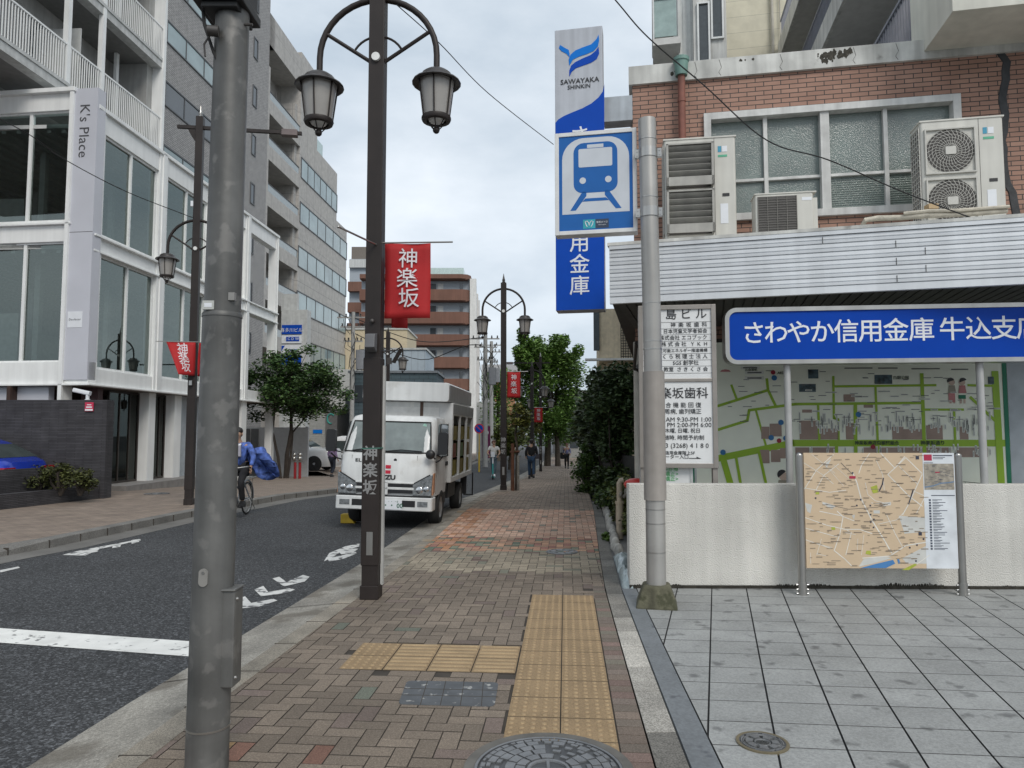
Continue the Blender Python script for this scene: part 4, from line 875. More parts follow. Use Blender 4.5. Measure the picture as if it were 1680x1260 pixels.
# ---- steel canopy frame end and pylon sign of the office forecourt
pp = at(457, 700, 37); PLc = (pp.x, 37, zg(37)); py_ = thing('pylon_sign', 'grey pylon sign stacked with blue and white tenant panels above the tree', 'sign', PLc, R(-4))
q1 = lambda px, py: onp(px, py, PLc, R(-4))
b = MB(); xw = q1(502, 600)[0]; ztop = q1(480, 508)[1]; b.box((0, .06, 0), (xw, .6, ztop)).box((-.12, .3, ztop), (xw*.55, .5, ztop+.9)); b.build('pylon', CONL, py_)
for i, (ya, yb_, m) in enumerate(((533, 548, SB), (550, 563, SW), (566, 579, SW), (583, 598, SB))):
    b = MB(); b.box((.06, .0, q1(480, yb_)[1]), (xw*.8, .07, q1(480, ya)[1])); o = b.build('panel', m, py_)
    if i == 1: b = MB(); b.box((.3, -.012, q1(480, 560)[1]), (xw*.72, .0, q1(480, 552.5)[1])); b.build('stripe', SB, o); text('lettering', 'K C D W', .2, SW, o, (xw*.43, -.02, q1(480, 556)[1]))
    if i == 0: text('lettering', '喜多川ビル', .24, SW, o, (xw*.42, -.012, q1(480, 542)[1]))
    if i == 2: b = MB(); b.prism([(.07, q1(480, 576)[1]), (.07, q1(480, 567)[1]), (.25, q1(480, 567)[1])], -.01, 0).box((.5, -.01, q1(480, 575)[1]), (.9, 0, q1(480, 573)[1])); b.build('stripe', SB, o)
# forecourt screen wall behind the street tree
fl = at(392, 780, 33.5); fw = thing('screen_wall', 'low plain grey screen wall behind the street tree', 'wall', (fl.x, 33.5, zg(33)), R(-3))
x = onp(505, 700, (fl.x, 33.5, zg(33)), R(-3)); b = MB(); b.box((-4, 0, -.2), (x[0], .12, x[1]-.03)).box((x[0]-.1, -.02, -.2), (x[0]+.02, .14, x[1])); b.build('panel', mat('grey_screen', (.5, .5, .5), rough=.7, var=.06), fw)
for k, px in enumerate((398, 412)): x_ = onp(px, 720, (fl.x, 33.5, 0), R(-3))[0]; b = MB(); b.box((x_, -.03, 0), (x_+.35, -.001, x[1]-.1)); b.build('strip_panel', mat('dark_screen', (.13, .13, .13), rough=.7), fw)

# ---- far houses
bl = at(570, 640, 92); BLc = (bl.x, 92, 0)
bb = thing('brown_apartments', 'far apartment block with brown balcony bands and a glass railed roof', 'building', BLc, R(0))
b2 = lambda px, py, yo=0: onp(px, py, BLc, 0, yo)
BRN = mat('brown_band', (.17, .085, .06), rough=.8, var=.12, vs=.6, streak=.15); PALE = mat('pale_blue_wall', (.33, .37, .41), rough=.7, var=.06)
xa = b2(600, 600)[0]; xb = b2(771, 600)[0]; xl = b2(545, 600)[0]
b = MB(); b.box((xa-1, 1.5, -3), (xb-.2, 20, b2(700, 455)[1])).box((xl, 9, -3), (xa, 26, b2(590, 425, 9)[1])); b.build('wall', PALE, bb)
for i, (ya, yb_) in enumerate(((449, 456), (474, 492), (511, 530), (548, 566), (585, 603), (621, 639))):
    z0, z1 = b2(700, yb_)[1], b2(700, ya)[1]
    b = MB(); b.prism([(xa-1, .2), (xb-1.2, .2), (xb-.4, .5), (xb, 1.3), (xb, 20), (xb-.25, 20), (xb-.25, 1.5), (xb-.6, .8), (xb-1.3, .45), (xa-1, .45)], z0, z1, 'z').box((xa-1, .46, z0-.1), (xb-.4, 1.5, z0+.05)); ba = b.build('balcony', BRN, bb)
    if i:
        for px in (704, 716, 753): x = b2(px, 500)[0]; q = MB(); q.box((x, 1.42, z1-.2), (x+(.75 if px < 750 else .4), 1.5, z1+1.0)); q.build('window', GWD if px != 716 else CONL, bb)
for i, (ya, yb_) in enumerate(((462, 477.5), (496, 512), (530, 546), (564, 580))):
    z0, z1 = b2(585, yb_, 8)[1], b2(585, ya, 8)[1]; b = MB(); b.box((xl, 8, z0), (xa+.5, 8.3, z1)).box((xl, 8.3, z0), (xa, 9, z0+.2)); b.build('balcony', BRN, bb)
b = MB(); b.box((xl, 8.5, b2(585, 440, 9)[1]), (xa, 9, b2(585, 427, 9)[1])); b.build('roof_band', CONL, bb)
b = MB(); b.box((xl, 10, b2(585, 428, 9)[1]), (xa+2, 14, b2(585, 402, 9)[1])); b.build('penthouse', mat('brown_cladding', (.16, .14, .12), rough=.7), bb)
b = MB(); b.box((xa+4, 1.2, b2(700, 449)[1]), (xb-1, 1.25, b2(700, 436)[1])).box((xb-1, 1.3, b2(700, 449)[1]), (xb-.95, 20, b2(700, 436)[1])); b.build('glass_railing', mat('roof_glass', (.5, .62, .6), rough=.1, spec=.6), bb)
b = MB(); b.box((xb-.1, .8, -3), (xb+.75, 1.6, b2(778, 455)[1]))
for y in (6, 11, 16): b.box((xb+.05, y, -3), (xb+.5, y+.9, b2(778, 455)[1]))
each(b, 'column', WHITE, bb)
b = MB(); b.box((xb-.2, 1.7, -3), (xb-.02, 22, b2(778, 458)[1])); b.build('side_wall', mat('dark_side', (.1, .1, .105), rough=.8), bb)
def house(name, label, Y, px0, px1, pyt, m, depth=8, wins=(), rz=0, wm=None, roof=None):
    l = at(px0, pyt, Y); t = thing(name, label, 'building', (l.x, Y, 0), rz); x1 = onp(px1, pyt, (l.x, Y, 0), rz)[0]
    b = MB(); b.box((0, 0, -3), (x1, depth, l.z)); b.build('wall', m, t)
    for a, c, d, e in wins:
        x_, z_ = onp(a, e, (l.x, Y, 0), rz); X_, Z_ = onp(c, d, (l.x, Y, 0), rz); q = MB(); q.box((x_, -.05, z_), (X_, .02, Z_)); q.build('window', wm or GWD, t)
    if roof: q = MB(); q.box((-.1, -.1, l.z), (x1+.1, depth+.1, l.z+.15)); q.build('roof', roof, t)
    return t
house('cream_house', 'cream house with dark windows in front of the brown apartments', 62, 556, 668, 541, mat('cream_render', (.55, .47, .33), rough=.85, var=.08), 6, ((591, 601, 573, 587),), roof=CONL)
house('pale_blue_house', 'pale blue metal clad shed above the teal shop', 54, 600, 698, 574, brickmat('pale_blue_cladding', (.42, .49, .55), (.41, .48, .54), (.3, .35, .4), .5, 9, .02, off=0, var=.05), 6, roof=CONL)
house('teal_shop', 'low flat roofed shop with a teal fascia behind the truck', 46, 574, 716, 612, brickmat('teal_cladding', (.08, .12, .14), (.075, .115, .135), (.05, .07, .08), .6, .25, .02, var=.06), 5, ((580, 700, 632, 660),), roof=mat('slate_roof', (.2, .22, .24)))
house('grey_shop', 'grey shop with a dark ground floor beyond the forecourt', 58, 520, 592, 606, CONL, 6, ((566, 590, 640, 700),))
house('distant_flats', 'pale far away block closing the end of the street', 150, 790, 850, 598, mat('distant_wall', (.4, .4, .4), rough=.8), 10, ((797, 804, 610, 618), (810, 817, 610, 618), (823, 830, 610, 618), (797, 804, 628, 636), (810, 817, 628, 636), (823, 830, 628, 636)))
house('orange_house', 'low house with an orange tiled front behind the far trees', 110, 812, 845, 613, mat('orange_tile', (.42, .2, .11), rough=.8), 8, ((818, 826, 620, 628),))
house('right_shops', 'grey shop front under the trees on the right', 75, 925, 1040, 640, mat('shop_grey', (.25, .25, .24), rough=.8, var=.15), 20, ((935, 948, 690, 735), (955, 975, 690, 735)))
house('white_block', 'white rendered block on the left between utility poles', 70, 782, 822, 660, CONL, 12, ((790, 798, 690, 730), (804, 812, 700, 740)))
# ================================================================ STREET LAMPS, POLES, BANNERS
LB = mat('lamp_brown', (.026, .02, .018), rough=.5, var=.14, vs=5, streak=.2, metal=.1, spec=.35)
LCAP = mat('lamp_cap', (.055, .05, .048), rough=.35, var=.12, metal=.3)
LGL = mat('frosted_lamp_glass', (.30, .285, .265), rough=.3, var=.08, spec=.6)
LENS = mat('lamp_lens', (.72, .72, .7), rough=.3)
RED = mat('banner_red', (.37, .009, .011), rough=.75, var=.1, vs=4); BWH = mat('banner_lettering', (.62, .6, .62), rough=.7)
def lantern(parent, x, z):
    t = MB(); t.lathe([(.03, .16), (.11, .145), (.15, .115), (.165, .075), (.24, .035), (.247, .02), (.235, .012), (.19, .03), (.03, .05)], (x, 0, z), 20); o = t.build('lantern', LCAP, parent, smooth=True)
    b = MB(); b.lathe([(.178, .03), (.172, 0), (.128, -.33)], (x, 0, z), 20); b.build('glass', LGL, o, smooth=True)
    b = MB(); b.lathe([(.0, -.345), (.095, -.345), (.07, -.375), (.0, -.385)], (x, 0, z), 16); b.build('lens', LENS, o, smooth=True)
    b = MB()
    for k in range(6):
        a = math.pi/3*k+math.pi/6; c, s = math.cos(a), math.sin(a); b.tube([(x+.185*c, .185*s, z+.03), (x+.138*c, .138*s, z-.33)], .008, 6); b.tube([(x+.1*c, .1*s, z-.36), (x+.055*c, .055*s, z-.42), (x+.02*c, .02*s, z-.46)], .006, 5)
    n = 20; b.add([(x+r*math.cos(2*math.pi*k/n), r*math.sin(2*math.pi*k/n), z+h) for r, h in ((.145, -.325), (.15, -.345), (.14, -.37), (.1, -.372), (.1, -.34), (.125, -.325)) for k in range(n)], [(i*n+k, i*n+(k+1) % n, ((i+1) % 6)*n+(k+1) % n, ((i+1) % 6)*n+k) for i in range(6) for k in range(n)])
    b.sphere((x, 0, z-.46), .036, 10, 6); b.build('cage', LB, o, smooth=True)
def street_lamp(label, loc, rz, zk_, ztop, sides=(-1, 1), letters=True, arm=None, led=None, group='brown street lamps with lanterns'):
    t = thing('street_lamp', label, 'street lamp', loc, rz, group); w_ = .0775
    b = MB(); b.box((-w_, -w_, .12), (w_, w_, ztop)).box((-w_-.008, -w_-.008, .32), (w_+.008, w_+.008, 2.32)).box((-w_-.012, -w_-.012, .0), (w_+.012, w_+.012, .13)); b.build('post', LB, t, bevel=.006)
    b = MB(); b.lathe([(.045, 0), (.05, .03), (.035, .05), (.045, .08), (.03, .13), (.004, .27)], (0, 0, ztop), 10); b.build('finial', LCAP if arm is None else STEEL, t, smooth=True)
    for s in sides:
        b = MB(); b.tube([(s*.6*math.sin(R(a)), 0, zk_+.05+.6*math.cos(R(a))) for a in range(0, 91, 9)]+[(s*.6, 0, zk_-.12)], .031, 10); b.tube([(s*.05, 0, zk_-.02), (s*.53, 0, zk_+.3)], .02, 8); b.tube([(s*.27*math.sin(R(a)), 0, zk_+.26*math.cos(R(a))) for a in range(0, 62, 10)], .012, 6); b.build('arm', LB, t, smooth=True)
        lantern(t, s*.6, zk_-.27)
    b = MB(); b.cyl((0, -w_-.03, zk_), (0, -w_, zk_), .042, n=18); b.build('knob', LENS, t, smooth=True)
    if letters:
        text('lettering', '神\n楽\n坂', .145, mat('silver_letter', (.35, .34, .33), rough=.35, metal=.6), t, (-.002, -w_-.0085, 1.22), bold=.003, ls=1.12)
        b = MB(); b.box((-.03, -w_-.012, .42), (.03, -w_-.008, .64)); b.build('plate', STEEL, t)
    if arm:
        b = MB(); x0, x1, z = arm; b.box((x0, -.035, z), (x1, .035, z+.07)).prism([(-.26, z), (-.05, z), (-.05, z-.32), (-.12, z-.25), (-.2, z-.12)], -.02, .02); b.build('cross_arm', LB, t)
        x, d = led; b = MB(); b.rbox((min(x, x+d*.36), -.09, z-.04), (max(x, x+d*.36), .09, z+.09), .03, ax='z'); b.build('road_light', mat('lamp_mauve', (.16, .125, .12), rough=.4), t)
    return t
def banner(label, root, x0, x1, z0, z1, rz=0, twist=0, letters=True, hang=0):
    t = thing('banner', label, 'banner', root, rz, 'red cloth banners on the street lamps')
    nx, nz_ = 7, 11; b = MB(); pts = []
    f = lambda u, v: (x0+(x1-x0)*u*(1-twist*(1-v)**1.0*.75), .012*math.sin(u*6+v*4)-twist*.5*(1-v)*u, z0+(z1-z0)*v+hang*(1-v)*(u-.5))
    for j in range(nz_+1):
        for i in range(nx+1): pts.append(f(i/nx, j/nz_))
    b.add(pts, [(j*(nx+1)+i, j*(nx+1)+i+1, (j+1)*(nx+1)+i+1, (j+1)*(nx+1)+i) for j in range(nz_) for i in range(nx)])
    o = b.build('cloth', RED, t, smooth=True, fix=False); m = o.modifiers.new('thickness', 'SOLIDIFY'); m.thickness = .003
    r = MB(); r.cyl((x0-.06*(1 if x1 > x0 else -1), 0, z1+.012), (x1+.22*(1 if x1 > x0 else -1), 0, z1+.012), .009, n=8); r.build('rod', STEEL, t, smooth=True)
    if letters:
        w_ = abs(x1-x0); h = z1-z0; o = texts('lettering', [(c, w_*.46, ((x0+x1)/2+dx*w_, -.016, z1-h*(.22+.265*i)), {'bold': .0005, 'sx': sx*1.05}) for i, (c, dx, sx) in enumerate((('神', .02, .9), ('楽', .0, 1.0), ('坂', .04, 1.0)))], BWH, t)
        if twist:
            for v_ in o.data.vertices:
                u = (v_.co.x-x0)/(x1-x0); v = (v_.co.z-z0)/(z1-z0); q = f(u, v); v_.co.x = q[0]; v_.co.y += q[1]+.01
        else:
            for v_ in o.data.vertices: u = (v_.co.x-x0)/(x1-x0); v = (v_.co.z-z0)/(z1-z0); v_.co.y += f(u, v)[1]
    return t
g1 = gnd(606, 984); zk1 = at(619, 94, g1.y).z
lamp1 = street_lamp('nearest brown street lamp with two lanterns standing at the pavement edge before the truck', (g1.x, g1.y+.08, 0), R(-3), zk1, zk1+1.0)
b = MB(); b.box((.082, .02, .12), (.105, .075, 2.25)); b.build('reflector_strip', mat('pale_strip', (.5, .5, .48), rough=.5, streak=.2), lamp1)
z = at(612, 562, g1.y).z; b = MB(); b.prism([(-.02-.0775, z-.1), (-.0775-.13, z-.06), (-.0775-.11, z+.07), (-.0775, z+.09)], -.045, .05, 'x'); b.build('sensor_box', mat('box_grey', (.12, .12, .125), rough=.45), lamp1, bevel=.006)
z = at(612, 527, g1.y).z; b = MB(); b.sphere((.0, -.1, z), .022, 8, 6); b.build('cable_eye', DARKST, lamp1)
z = at(655, 560, g1.y).z; b = MB(); b.cyl((.08, .05, z-.09), (.2, .05, z-.07), .006).add([(.17, .0, z-.2), (.25, .0, z-.06), (.27, .1, z-.06), (.19, .1, z-.2)], [(0, 1, 2, 3)]).box((.12, .03, z-.21), (.16, .07, z-.15)); b.build('floodlight', DARKST, lamp1)
z = at(612, 736, g1.y).z; b = MB(); b.tube([(-.088, -.088, z), (.088, -.088, z+.004), (.095, .05, z+.006)], .006, 6); b.build('tie', mat('green_tie', (.05, .16, .12)), lamp1)
zb = at(660, 398, g1.y).z; zbb = at(660, 521, g1.y).z
banner('large red banner with white brush lettering on the nearest lamp', (g1.x, g1.y+.06, 0), .1, .1+.455, zbb, zb, R(-3))
t = thing('banner_rod', 'bare steel banner rod pointing towards the road on the nearest lamp', 'rod', (g1.x, g1.y+.08, zb)); b = MB(); b.cyl((.02, -.08, -.02), (-.22, -.62, .0), .01, .01, 8).sphere((-.22, -.62, 0), .014, 8, 6); b.build('rod', STEEL, t, smooth=True)
banner('dark red banner mostly hidden behind the large one', (g1.x+.03, g1.y+.32, 0), .1, .27, at(645, 536, g1.y+.3).z, zb-.08, R(25), letters=False)
g2_ = gnd(826, 803)
lamp2 = street_lamp('slim brown lamp with two lanterns beside the young street tree', (g2_.x, g2_.y+.08, -.02), R(-3), at(829, 505, 19.4).z, at(829, 457, 19.4).z)
banner('red banner on the second lamp along the pavement', (g2_.x, g2_.y+.08, 0), .1, .47, at(840, 651, 19.4).z, at(840, 608, 19.4).z, R(-3))
YA = 33.5; pA = at(873, 769, YA); lampA = street_lamp('small distant lamp with two lanterns before the big ginkgo, tree crown behind it', (pA.x, YA, zg(YA)), R(-3), at(873, 611, YA).z, at(873, 583, YA).z)
banner('smallest red banner far along the pavement', (pA.x, YA, 0), .1, .5, at(880, 693, YA).z, at(880, 669, YA).z, R(-3))
YB = 41; pB = at(887, 760, YB); street_lamp('tall far lamp with a long road light arm in front of the ginkgo crown', (pB.x, YB, zg(YB)), R(-3), at(887, 632, YB).z, at(887, 566, YB).z, arm=(-2.0, .6, at(887, 577, YB).z), led=(-1.6, -1))
gL = gnd(307, 831); YL = gL.y
lampL = street_lamp('tall brown lamp across the road with a white spear top and road light arm', (gL.x, YL+.08, .03), R(8), at(322, 410, YL).z, at(338, 192, YL).z, letters=False, arm=(-.48, 2.2, at(330, 212, YL).z), led=(1.75, 1))
zt_ = at(300, 562, YL).z; zb_ = at(300, 617, YL).z
banner('red banner blown and twisted on the lamp across the road', (gL.x+.1, YL, 0), -.02, -.62, zb_, zt_, R(8), twist=.9)
t = banner('red banner seen edge on behind the lamp across the road', (gL.x+.12, YL, 0), .04, .4, zb_, zt_, R(78), letters=False)
z = at(300, 340, YL).z
b = MB(); b.box((-.14, -.05, z), (-.08, .03, z+.12)); b.build('camera', SW, lampL); z = at(310, 630, YL).z; b = MB(); b.box((-.03, -.16, z-.06), (.03, -.09, z+.04)); b.build('padlock', STEEL, lampL)
YC = 28.6; pC = at(634, 800, YC); street_lamp('lamp half hidden behind the nearest lamp, on the far pavement', (pC.x, YC, zg(YC)), R(0), at(634, 566, YC).z, at(634, 530, YC).z, letters=False)
YD = 52; pD = at(752, 780, YD); street_lamp('distant lamp whose arch shows just above the truck body', (pD.x, YD, zg(YD)), R(0), at(752, 639, YD).z, at(752, 618, YD).z, letters=False)
# ---- near steel pole on the left
gp_ = gnd(339, 1262); GX, GY = gp_.x, gp_.y
STP = mat('oiled_steel', (.125, .125, .12), rough=.5, metal=.3, var=.34, vs=3.2, streak=.35, bump=.12, bs=25, dirt=((.28, .27, .255), 10, .56, .3))
up = thing('utility_pole', 'thick grey steel utility pole in the left foreground', 'pole', (GX, GY, 0))
b = MB(); z1 = at(367, 520, GY).z; LX = .012
ln = lambda z: .024*z/3.5
b.tube([(ln(z), 0, z) for z in (-.05, .8, 1.5, z1)], [.098, .0965, .0945, .0915], 28).tube([(ln(z), 0, z) for z in (z1, z1+.8, 3.6, 6.5)], [.0865, .084, .082, .078], 28); b.build('pole', STP, up, smooth=True)
b = MB(); b.tube([(ln(z1), 0, z1-.004), (ln(z1), 0, z1+.01), (ln(z1), 0, z1+.02)], [.0945, .0945, .088], 28); b.build('collar', STP, up, smooth=True)
b = MB(); zr_ = at(340, 1190, GY).z; n = 28
b.tube([(ln(zr_), 0, zr_-.004), (ln(zr_), 0, zr_+.004)], .1, 28); b.build('band_wire', STEEL, up, smooth=True)
za, zb2 = at(372, 1122, GY).z, at(372, 966, GY).z
b = MB(); b.box((.07, -.06, za), (.135, .05, zb2)).box((.062, -.07, zb2), (.14, .055, zb2+.012)); o = b.build('terminal_cover', STP, up, bevel=.006)
b = MB()
for z in (za+.04, zb2-.04): b.sphere((.135, -.03, z), .009, 8, 6)
each(b, 'screw', STEEL, o)
zz = at(336, 941, GY).z; b = MB(); b.prism([(-.0+.022*math.cos(R(a)), zz+.0+(.02 if a < 180 else -.02)+.022*math.sin(R(a))) for a in range(0, 360, 20)], -.102, -.09); b.build('tag_plate', mat('tag_plate', (.3, .29, .27), rough=.4, metal=.4), up)
b = MB(); b.cyl((0, -.104, zz+.022), (0, -.09, zz+.022), .008); b.build('rivet', STEEL, up)
zz = at(358, 505, GY).z; b = MB(); b.box((-.045, -.0905, zz-.023), (.01, -.078, zz+.02)); o = b.build('sticker', mat('sticker_white', (.5, .51, .48), rough=.5), up); b = MB(); b.box((-.036, -.0915, zz-.012), (.0, -.0905, zz+.008)); b.build('label_strip', SW, o)
zz = at(393, 490, GY).z; b = MB(); b.box((.07, -.07, zz-.02), (.1, -.045, zz+.018)); b.build('number_plate', mat('tag_plate'), up)
z = at(385, 22, GY).z
b = MB(); b.box((-.13, -.14, z), (.12, .14, z+.05)).box((-.09, -.11, z-.03), (.09, .11, z)).box((-.12, -.12, z+.05), (.11, .12, z+.5)); b.build('bracket', mat('black_bracket', (.03, .03, .03), rough=.5, metal=.3), up, bevel=.006)
zz = at(372, 70, GY).z; b = MB(); b.cyl((-.05, -.11, zz), (.0, -.1, zz), .026, n=14).cyl((-.03, -.1, zz+.02), (-.02, -.06, zz+.05), .006); b.tube([(-.045, -.1, zz-.02), (-.075, -.09, zz-.06), (-.07, -.085, zz-.12)], .005, 6); b.build('sensor', DARKST, up, smooth=True)
b = MB(); b.cyl((.08, -.03, at(420, 46, GY).z), (.14, -.03, at(420, 46, GY).z), .007); b.build('step_bolt', DARKST, up)
c = MB(); c.tube([at(px, py, GY-.05) for px, py in ((336, -40), (334, 6), (342, 20), (352, 2), (358, -40))], .006, 7); c.tube([at(px, py, GY-.06) for px, py in ((325, -60), (335, 40), (350, 85), (366, 120))], .008, 7)
tag(c.build('looped_cable', RUBBER, smooth=True), 'black cable looped down the top of the thick steel pole', 'cable')
# ---- overhead cables
def cable(label, pts, r=.012):
    P = [at(px, py, Y) for px, py, Y in pts]; q = []
    for i in range(len(P)-1):
        for k in range(8):
            t = k/8; p0 = P[max(i-1, 0)]; p1 = P[i]; p2 = P[i+1]; p3 = P[min(i+2, len(P)-1)]
            q.append(.5*((2*p1)+(p2-p0)*t+(2*p0-5*p1+4*p2-p3)*t*t+(3*p1-p0-3*p2+p3)*t**3))
    q.append(P[-1]); b = MB(); b.tube(q, r, 6); return tag(b.build('cable', RUBBER, smooth=True), label, 'cable', 'overhead cables')
cable('black cable sagging across the brick wall and window', [(985, -30, 7.2), (1018, 10, 7.2), (1064, 62, 7.3), (1155, 140, 7.4), (1258, 230, 7.5), (1358, 262, 7.6), (1470, 310, 7.7), (1560, 345, 7.6), (1690, 392, 7.4)], .007)
cable('thin cable from the nearest lamp to the tall bank sign', [(651, 8, 6.75), (720, 70, 7.4), (800, 152, 8.4), (908, 237, 9.7)], .005)
cable('thin cable crossing in front of the glazed building to the far lamp', [(-20, 185, 12), (50, 222, 12.6), (100, 258, 13.1), (200, 311, 14.1), (300, 351, 15.0), (318, 357, 15.1)], .009)
# ---- far utility poles with insulators and wires
def upole(label, px, Y, ytop, r=.16):
    p = at(px, 700, Y); t = thing('utility_pole', label, 'pole', (p.x, Y, zg(Y)), 0); h = at(px, ytop, Y).z-zg(Y)
    b = MB(); b.cyl((0, 0, 0), (0, 0, h), r, r*.7, 12); b.build('pole', mat('concrete_pole', (.33, .33, .32), rough=.8, var=.12), t, smooth=True)
    b = MB()
    for k, q in enumerate((.3, .9, 1.8)): b.box((-1.0+.2*k, -.06, h-q-.08), (1.0-.2*k, .06, h-q))
    each(b, 'cross_arm', GALV, t)
    b = MB()
    for k, q in enumerate((.3, .9, 1.8)):
        for s in (-.85, -.45, .45, .85): b.lathe([(.05, 0), (.07, .05), (.03, .1), (.06, .16), (.02, .2)], (s*(1-.2*k), 0, h-q), 6)
    each(b, 'insulator', DARKST, t)
    b = MB(); b.rbox((.22, -.3, h-3.6), (.75, .3, h-2.4), .12, ax='z').box((.0, -.05, h-3.0), (.3, .05, h-2.9)); b.build('transformer', mat('transformer_grey', (.22, .23, .25), rough=.5), t, smooth=True)
    b = MB(); rn = random.Random(px)
    for k in range(12):
        x = rn.uniform(-.6, .6); z = h-rn.uniform(.2, 4); b.tube([(x, -.1, z), (x*.5+rn.uniform(-.3, .3), -.2, z-.5), (rn.uniform(-.2, .2), -.18, z-rn.uniform(.7, 1.6))], .018, 5)
    b.build('wiring', RUBBER, t); return t
u1 = upole('concrete utility pole crowded with wires beside the grey office block', 577, 44, 512)
u2 = upole('concrete utility pole with transformer and tangled wires near the far trees', 796, 50, 548, .2)
u3 = upole('slender pale utility pole behind the truck, left of the scooter rider', 806, 62, 560, .2)
cable('bundle of wires running far along the left side of the street', [(577, 520, 44), (690, 560, 48), (796, 553, 50)], .03)
cable('lower wire strung between the two far utility poles', [(577, 545, 44), (690, 590, 48), (796, 570, 50), (830, 640, 90)], .03)
# no parking sign
p = at(786, 770, 43); t = thing('road_sign', 'small round blue and red no parking sign on a yellow post', 'sign', (p.x, 43, zg(43)-.1)); zs = at(787, 703, 43).z-zg(43)+.1
b = MB(); b.cyl((0, 0, 0), (0, 0, 1.2), .05).cyl((0, 0, 1.2), (0, 0, zs+.3), .03); b.build('post', mat('yellow_guard', (.6, .4, .03)), t)
b = MB(); b.cyl((0, -.05, zs), (0, -.03, zs), .3, n=20); b.build('rim', mat('sign_red', (.55, .03, .03)), t); b = MB(); b.cyl((0, -.055, zs), (0, -.05, zs), .23, n=20); b.build('disc', SB, t); b = MB(); b.box((-.22, -.058, -.03), (.22, -.055, .03)); o = b.build('stripe', mat('sign_red'), t); o.location = (0, 0, zs); o.rotation_euler = (0, R(45), 0)
b = MB(); p = at(820, 760, 60); fl_ = thing('shop_flag', 'purple upright shop flag with a pale round mark beyond the truck', 'flag', (at(797, 760, 56).x, 56, zg(56))); b.box((-.3, -.02, .5), (.35, .0, 3.0)); b.build('cloth', mat('purple_cloth', (.16, .02, .09), rough=.8), fl_); b = MB(); b.cyl((-.34, -.01, 0), (-.34, -.01, 3.2), .02); b.build('pole', STEEL, fl_); b = MB(); b.cyl((0, -.03, 2.5), (0, -.02, 2.5), .22); b.build('mark', SW, fl_)

# ================================================================ MAPS
MLc = (*at(1140, 600, 9.15).xy, 0); MBRZ = R(-3)
mq = lambda px, py: onp(px, py, MLc, MBRZ)
mb_ = thing('area_map_board', 'large pale green street map board with green roads behind the low wall', 'map', MLc, MBRZ)
x1 = mq(1668, 700)[0]; zt = 2.75; zb = .55
b = MB(); b.box((0, 0, zb), (x1, .05, zt)); b.build('board', mat('map_green_ground', (.82, .85, .72), rough=.45, var=.03), mb_)
b = MB(); b.box((mq(1648, 700)[0], -.006, zb), (mq(1655, 700)[0], 0, zt)); b.box((mq(1133, 700)[0], -.006, zb), (mq(1138, 700)[0], 0, zt)); b.build('edge_band', mat('map_dark_green', (.01, .17, .09)), mb_)
b = MB(); b.box((mq(1655, 700)[0]+.005, -.004, zb), (x1+2.2, .06, zt)); b.build('side_panel', mat('blue_grey_panel'), mb_)
b = MB(); b.box((-.05, .0, .0), (0, .06, zt)).box((x1+2.2, 0, 0), (x1+2.25, .06, zt)); each(b, 'post', ALU, mb_)
MGR = mat('map_road_green', (.28, .46, .02), rough=.5, var=.03); MTN = mat('map_block_brown', (.32, .23, .185), rough=.5); 
b = MB()
def mroad(p, w_, y=-.003, B=None):
    B = B or b; P = [Vector(mq(*q)) for q in p]
    for q, r in zip(P, P[1:]):
        d = (r-q); l = d.length; d.normalize(); n_ = Vector((-d.y, d.x))*w_/2; q = q-d*w_*.3; r = r+d*w_*.3
        B.add([(q.x-n_.x, y, q.y-n_.y), (r.x-n_.x, y, r.y-n_.y), (r.x+n_.x, y, r.y+n_.y), (q.x+n_.x, y, q.y+n_.y)], [(0, 1, 2, 3)])
ys_ = .003
for i, (p, w_) in enumerate([([(1178, 752), (1300, 727), (1672, 727)], .085), ([(1178, 666), (1260, 640), (1258, 622)], .035), ([(1260, 640), (1272, 665)], .035), ([(1178, 705), (1226, 690), (1229, 673), (1305, 663), (1515, 661)], .035), ([(1200, 632), (1209, 656)], .03), ([(1240, 673), (1257, 733)], .028), ([(1367, 618), (1368, 686), (1375, 688), (1376, 726)], .03), ([(1368, 634), (1535, 632)], .03), ([(1436, 634), (1440, 726)], .03), ([(1512, 614), (1518, 780)], .045), ([(1518, 672), (1580, 672)], .03), ([(1565, 672), (1567, 727)], .03), ([(1342, 663), (1344, 726)], .03), ([(1403, 663), (1404, 780)], .045), ([(1592, 652), (1632, 690)], .035), ([(1632, 612), (1643, 800)], .085), ([(1588, 632), (1632, 633)], .03), ([(1186, 752), (1200, 800)], .08), ([(1207, 748), (1216, 800)], .035), ([(1245, 742), (1258, 800)], .035), ([(1372, 727), (1373, 800)], .04), ([(1440, 727), (1441, 800)], .04)]):
    mroad(p, w_, -.002-.00025*i)
b.build('road_print', MGR, mb_)
b = MB(); rn = random.Random(8)
for a, c, y0, y1 in ((1312, 1344, 690, 721), (1346, 1375, 703, 721), (1388, 1400, 694, 721), (1464, 1482, 700, 721), (1482, 1513, 704, 721), (1520, 1546, 698, 721), (1575, 1588, 700, 721), (1384, 1402, 647, 659), (1249, 1262, 700, 720), (1263, 1282, 695, 716), (1247, 1262, 738, 760), (1265, 1280, 738, 758), (1280, 1297, 735, 752), (1316, 1332, 672, 677), (1417, 1432, 664, 669), (1416, 1560, 734, 746), (1305, 1370, 734, 746), (1570, 1620, 734, 750)):
    (xa, za), (xb, zb_) = mq(a, y1), mq(c, y0); b.box((xa, -.0035, za), (xb, -.0, zb_))
b.build('block_print', MTN, mb_)
b = MB(); d2 = MB()
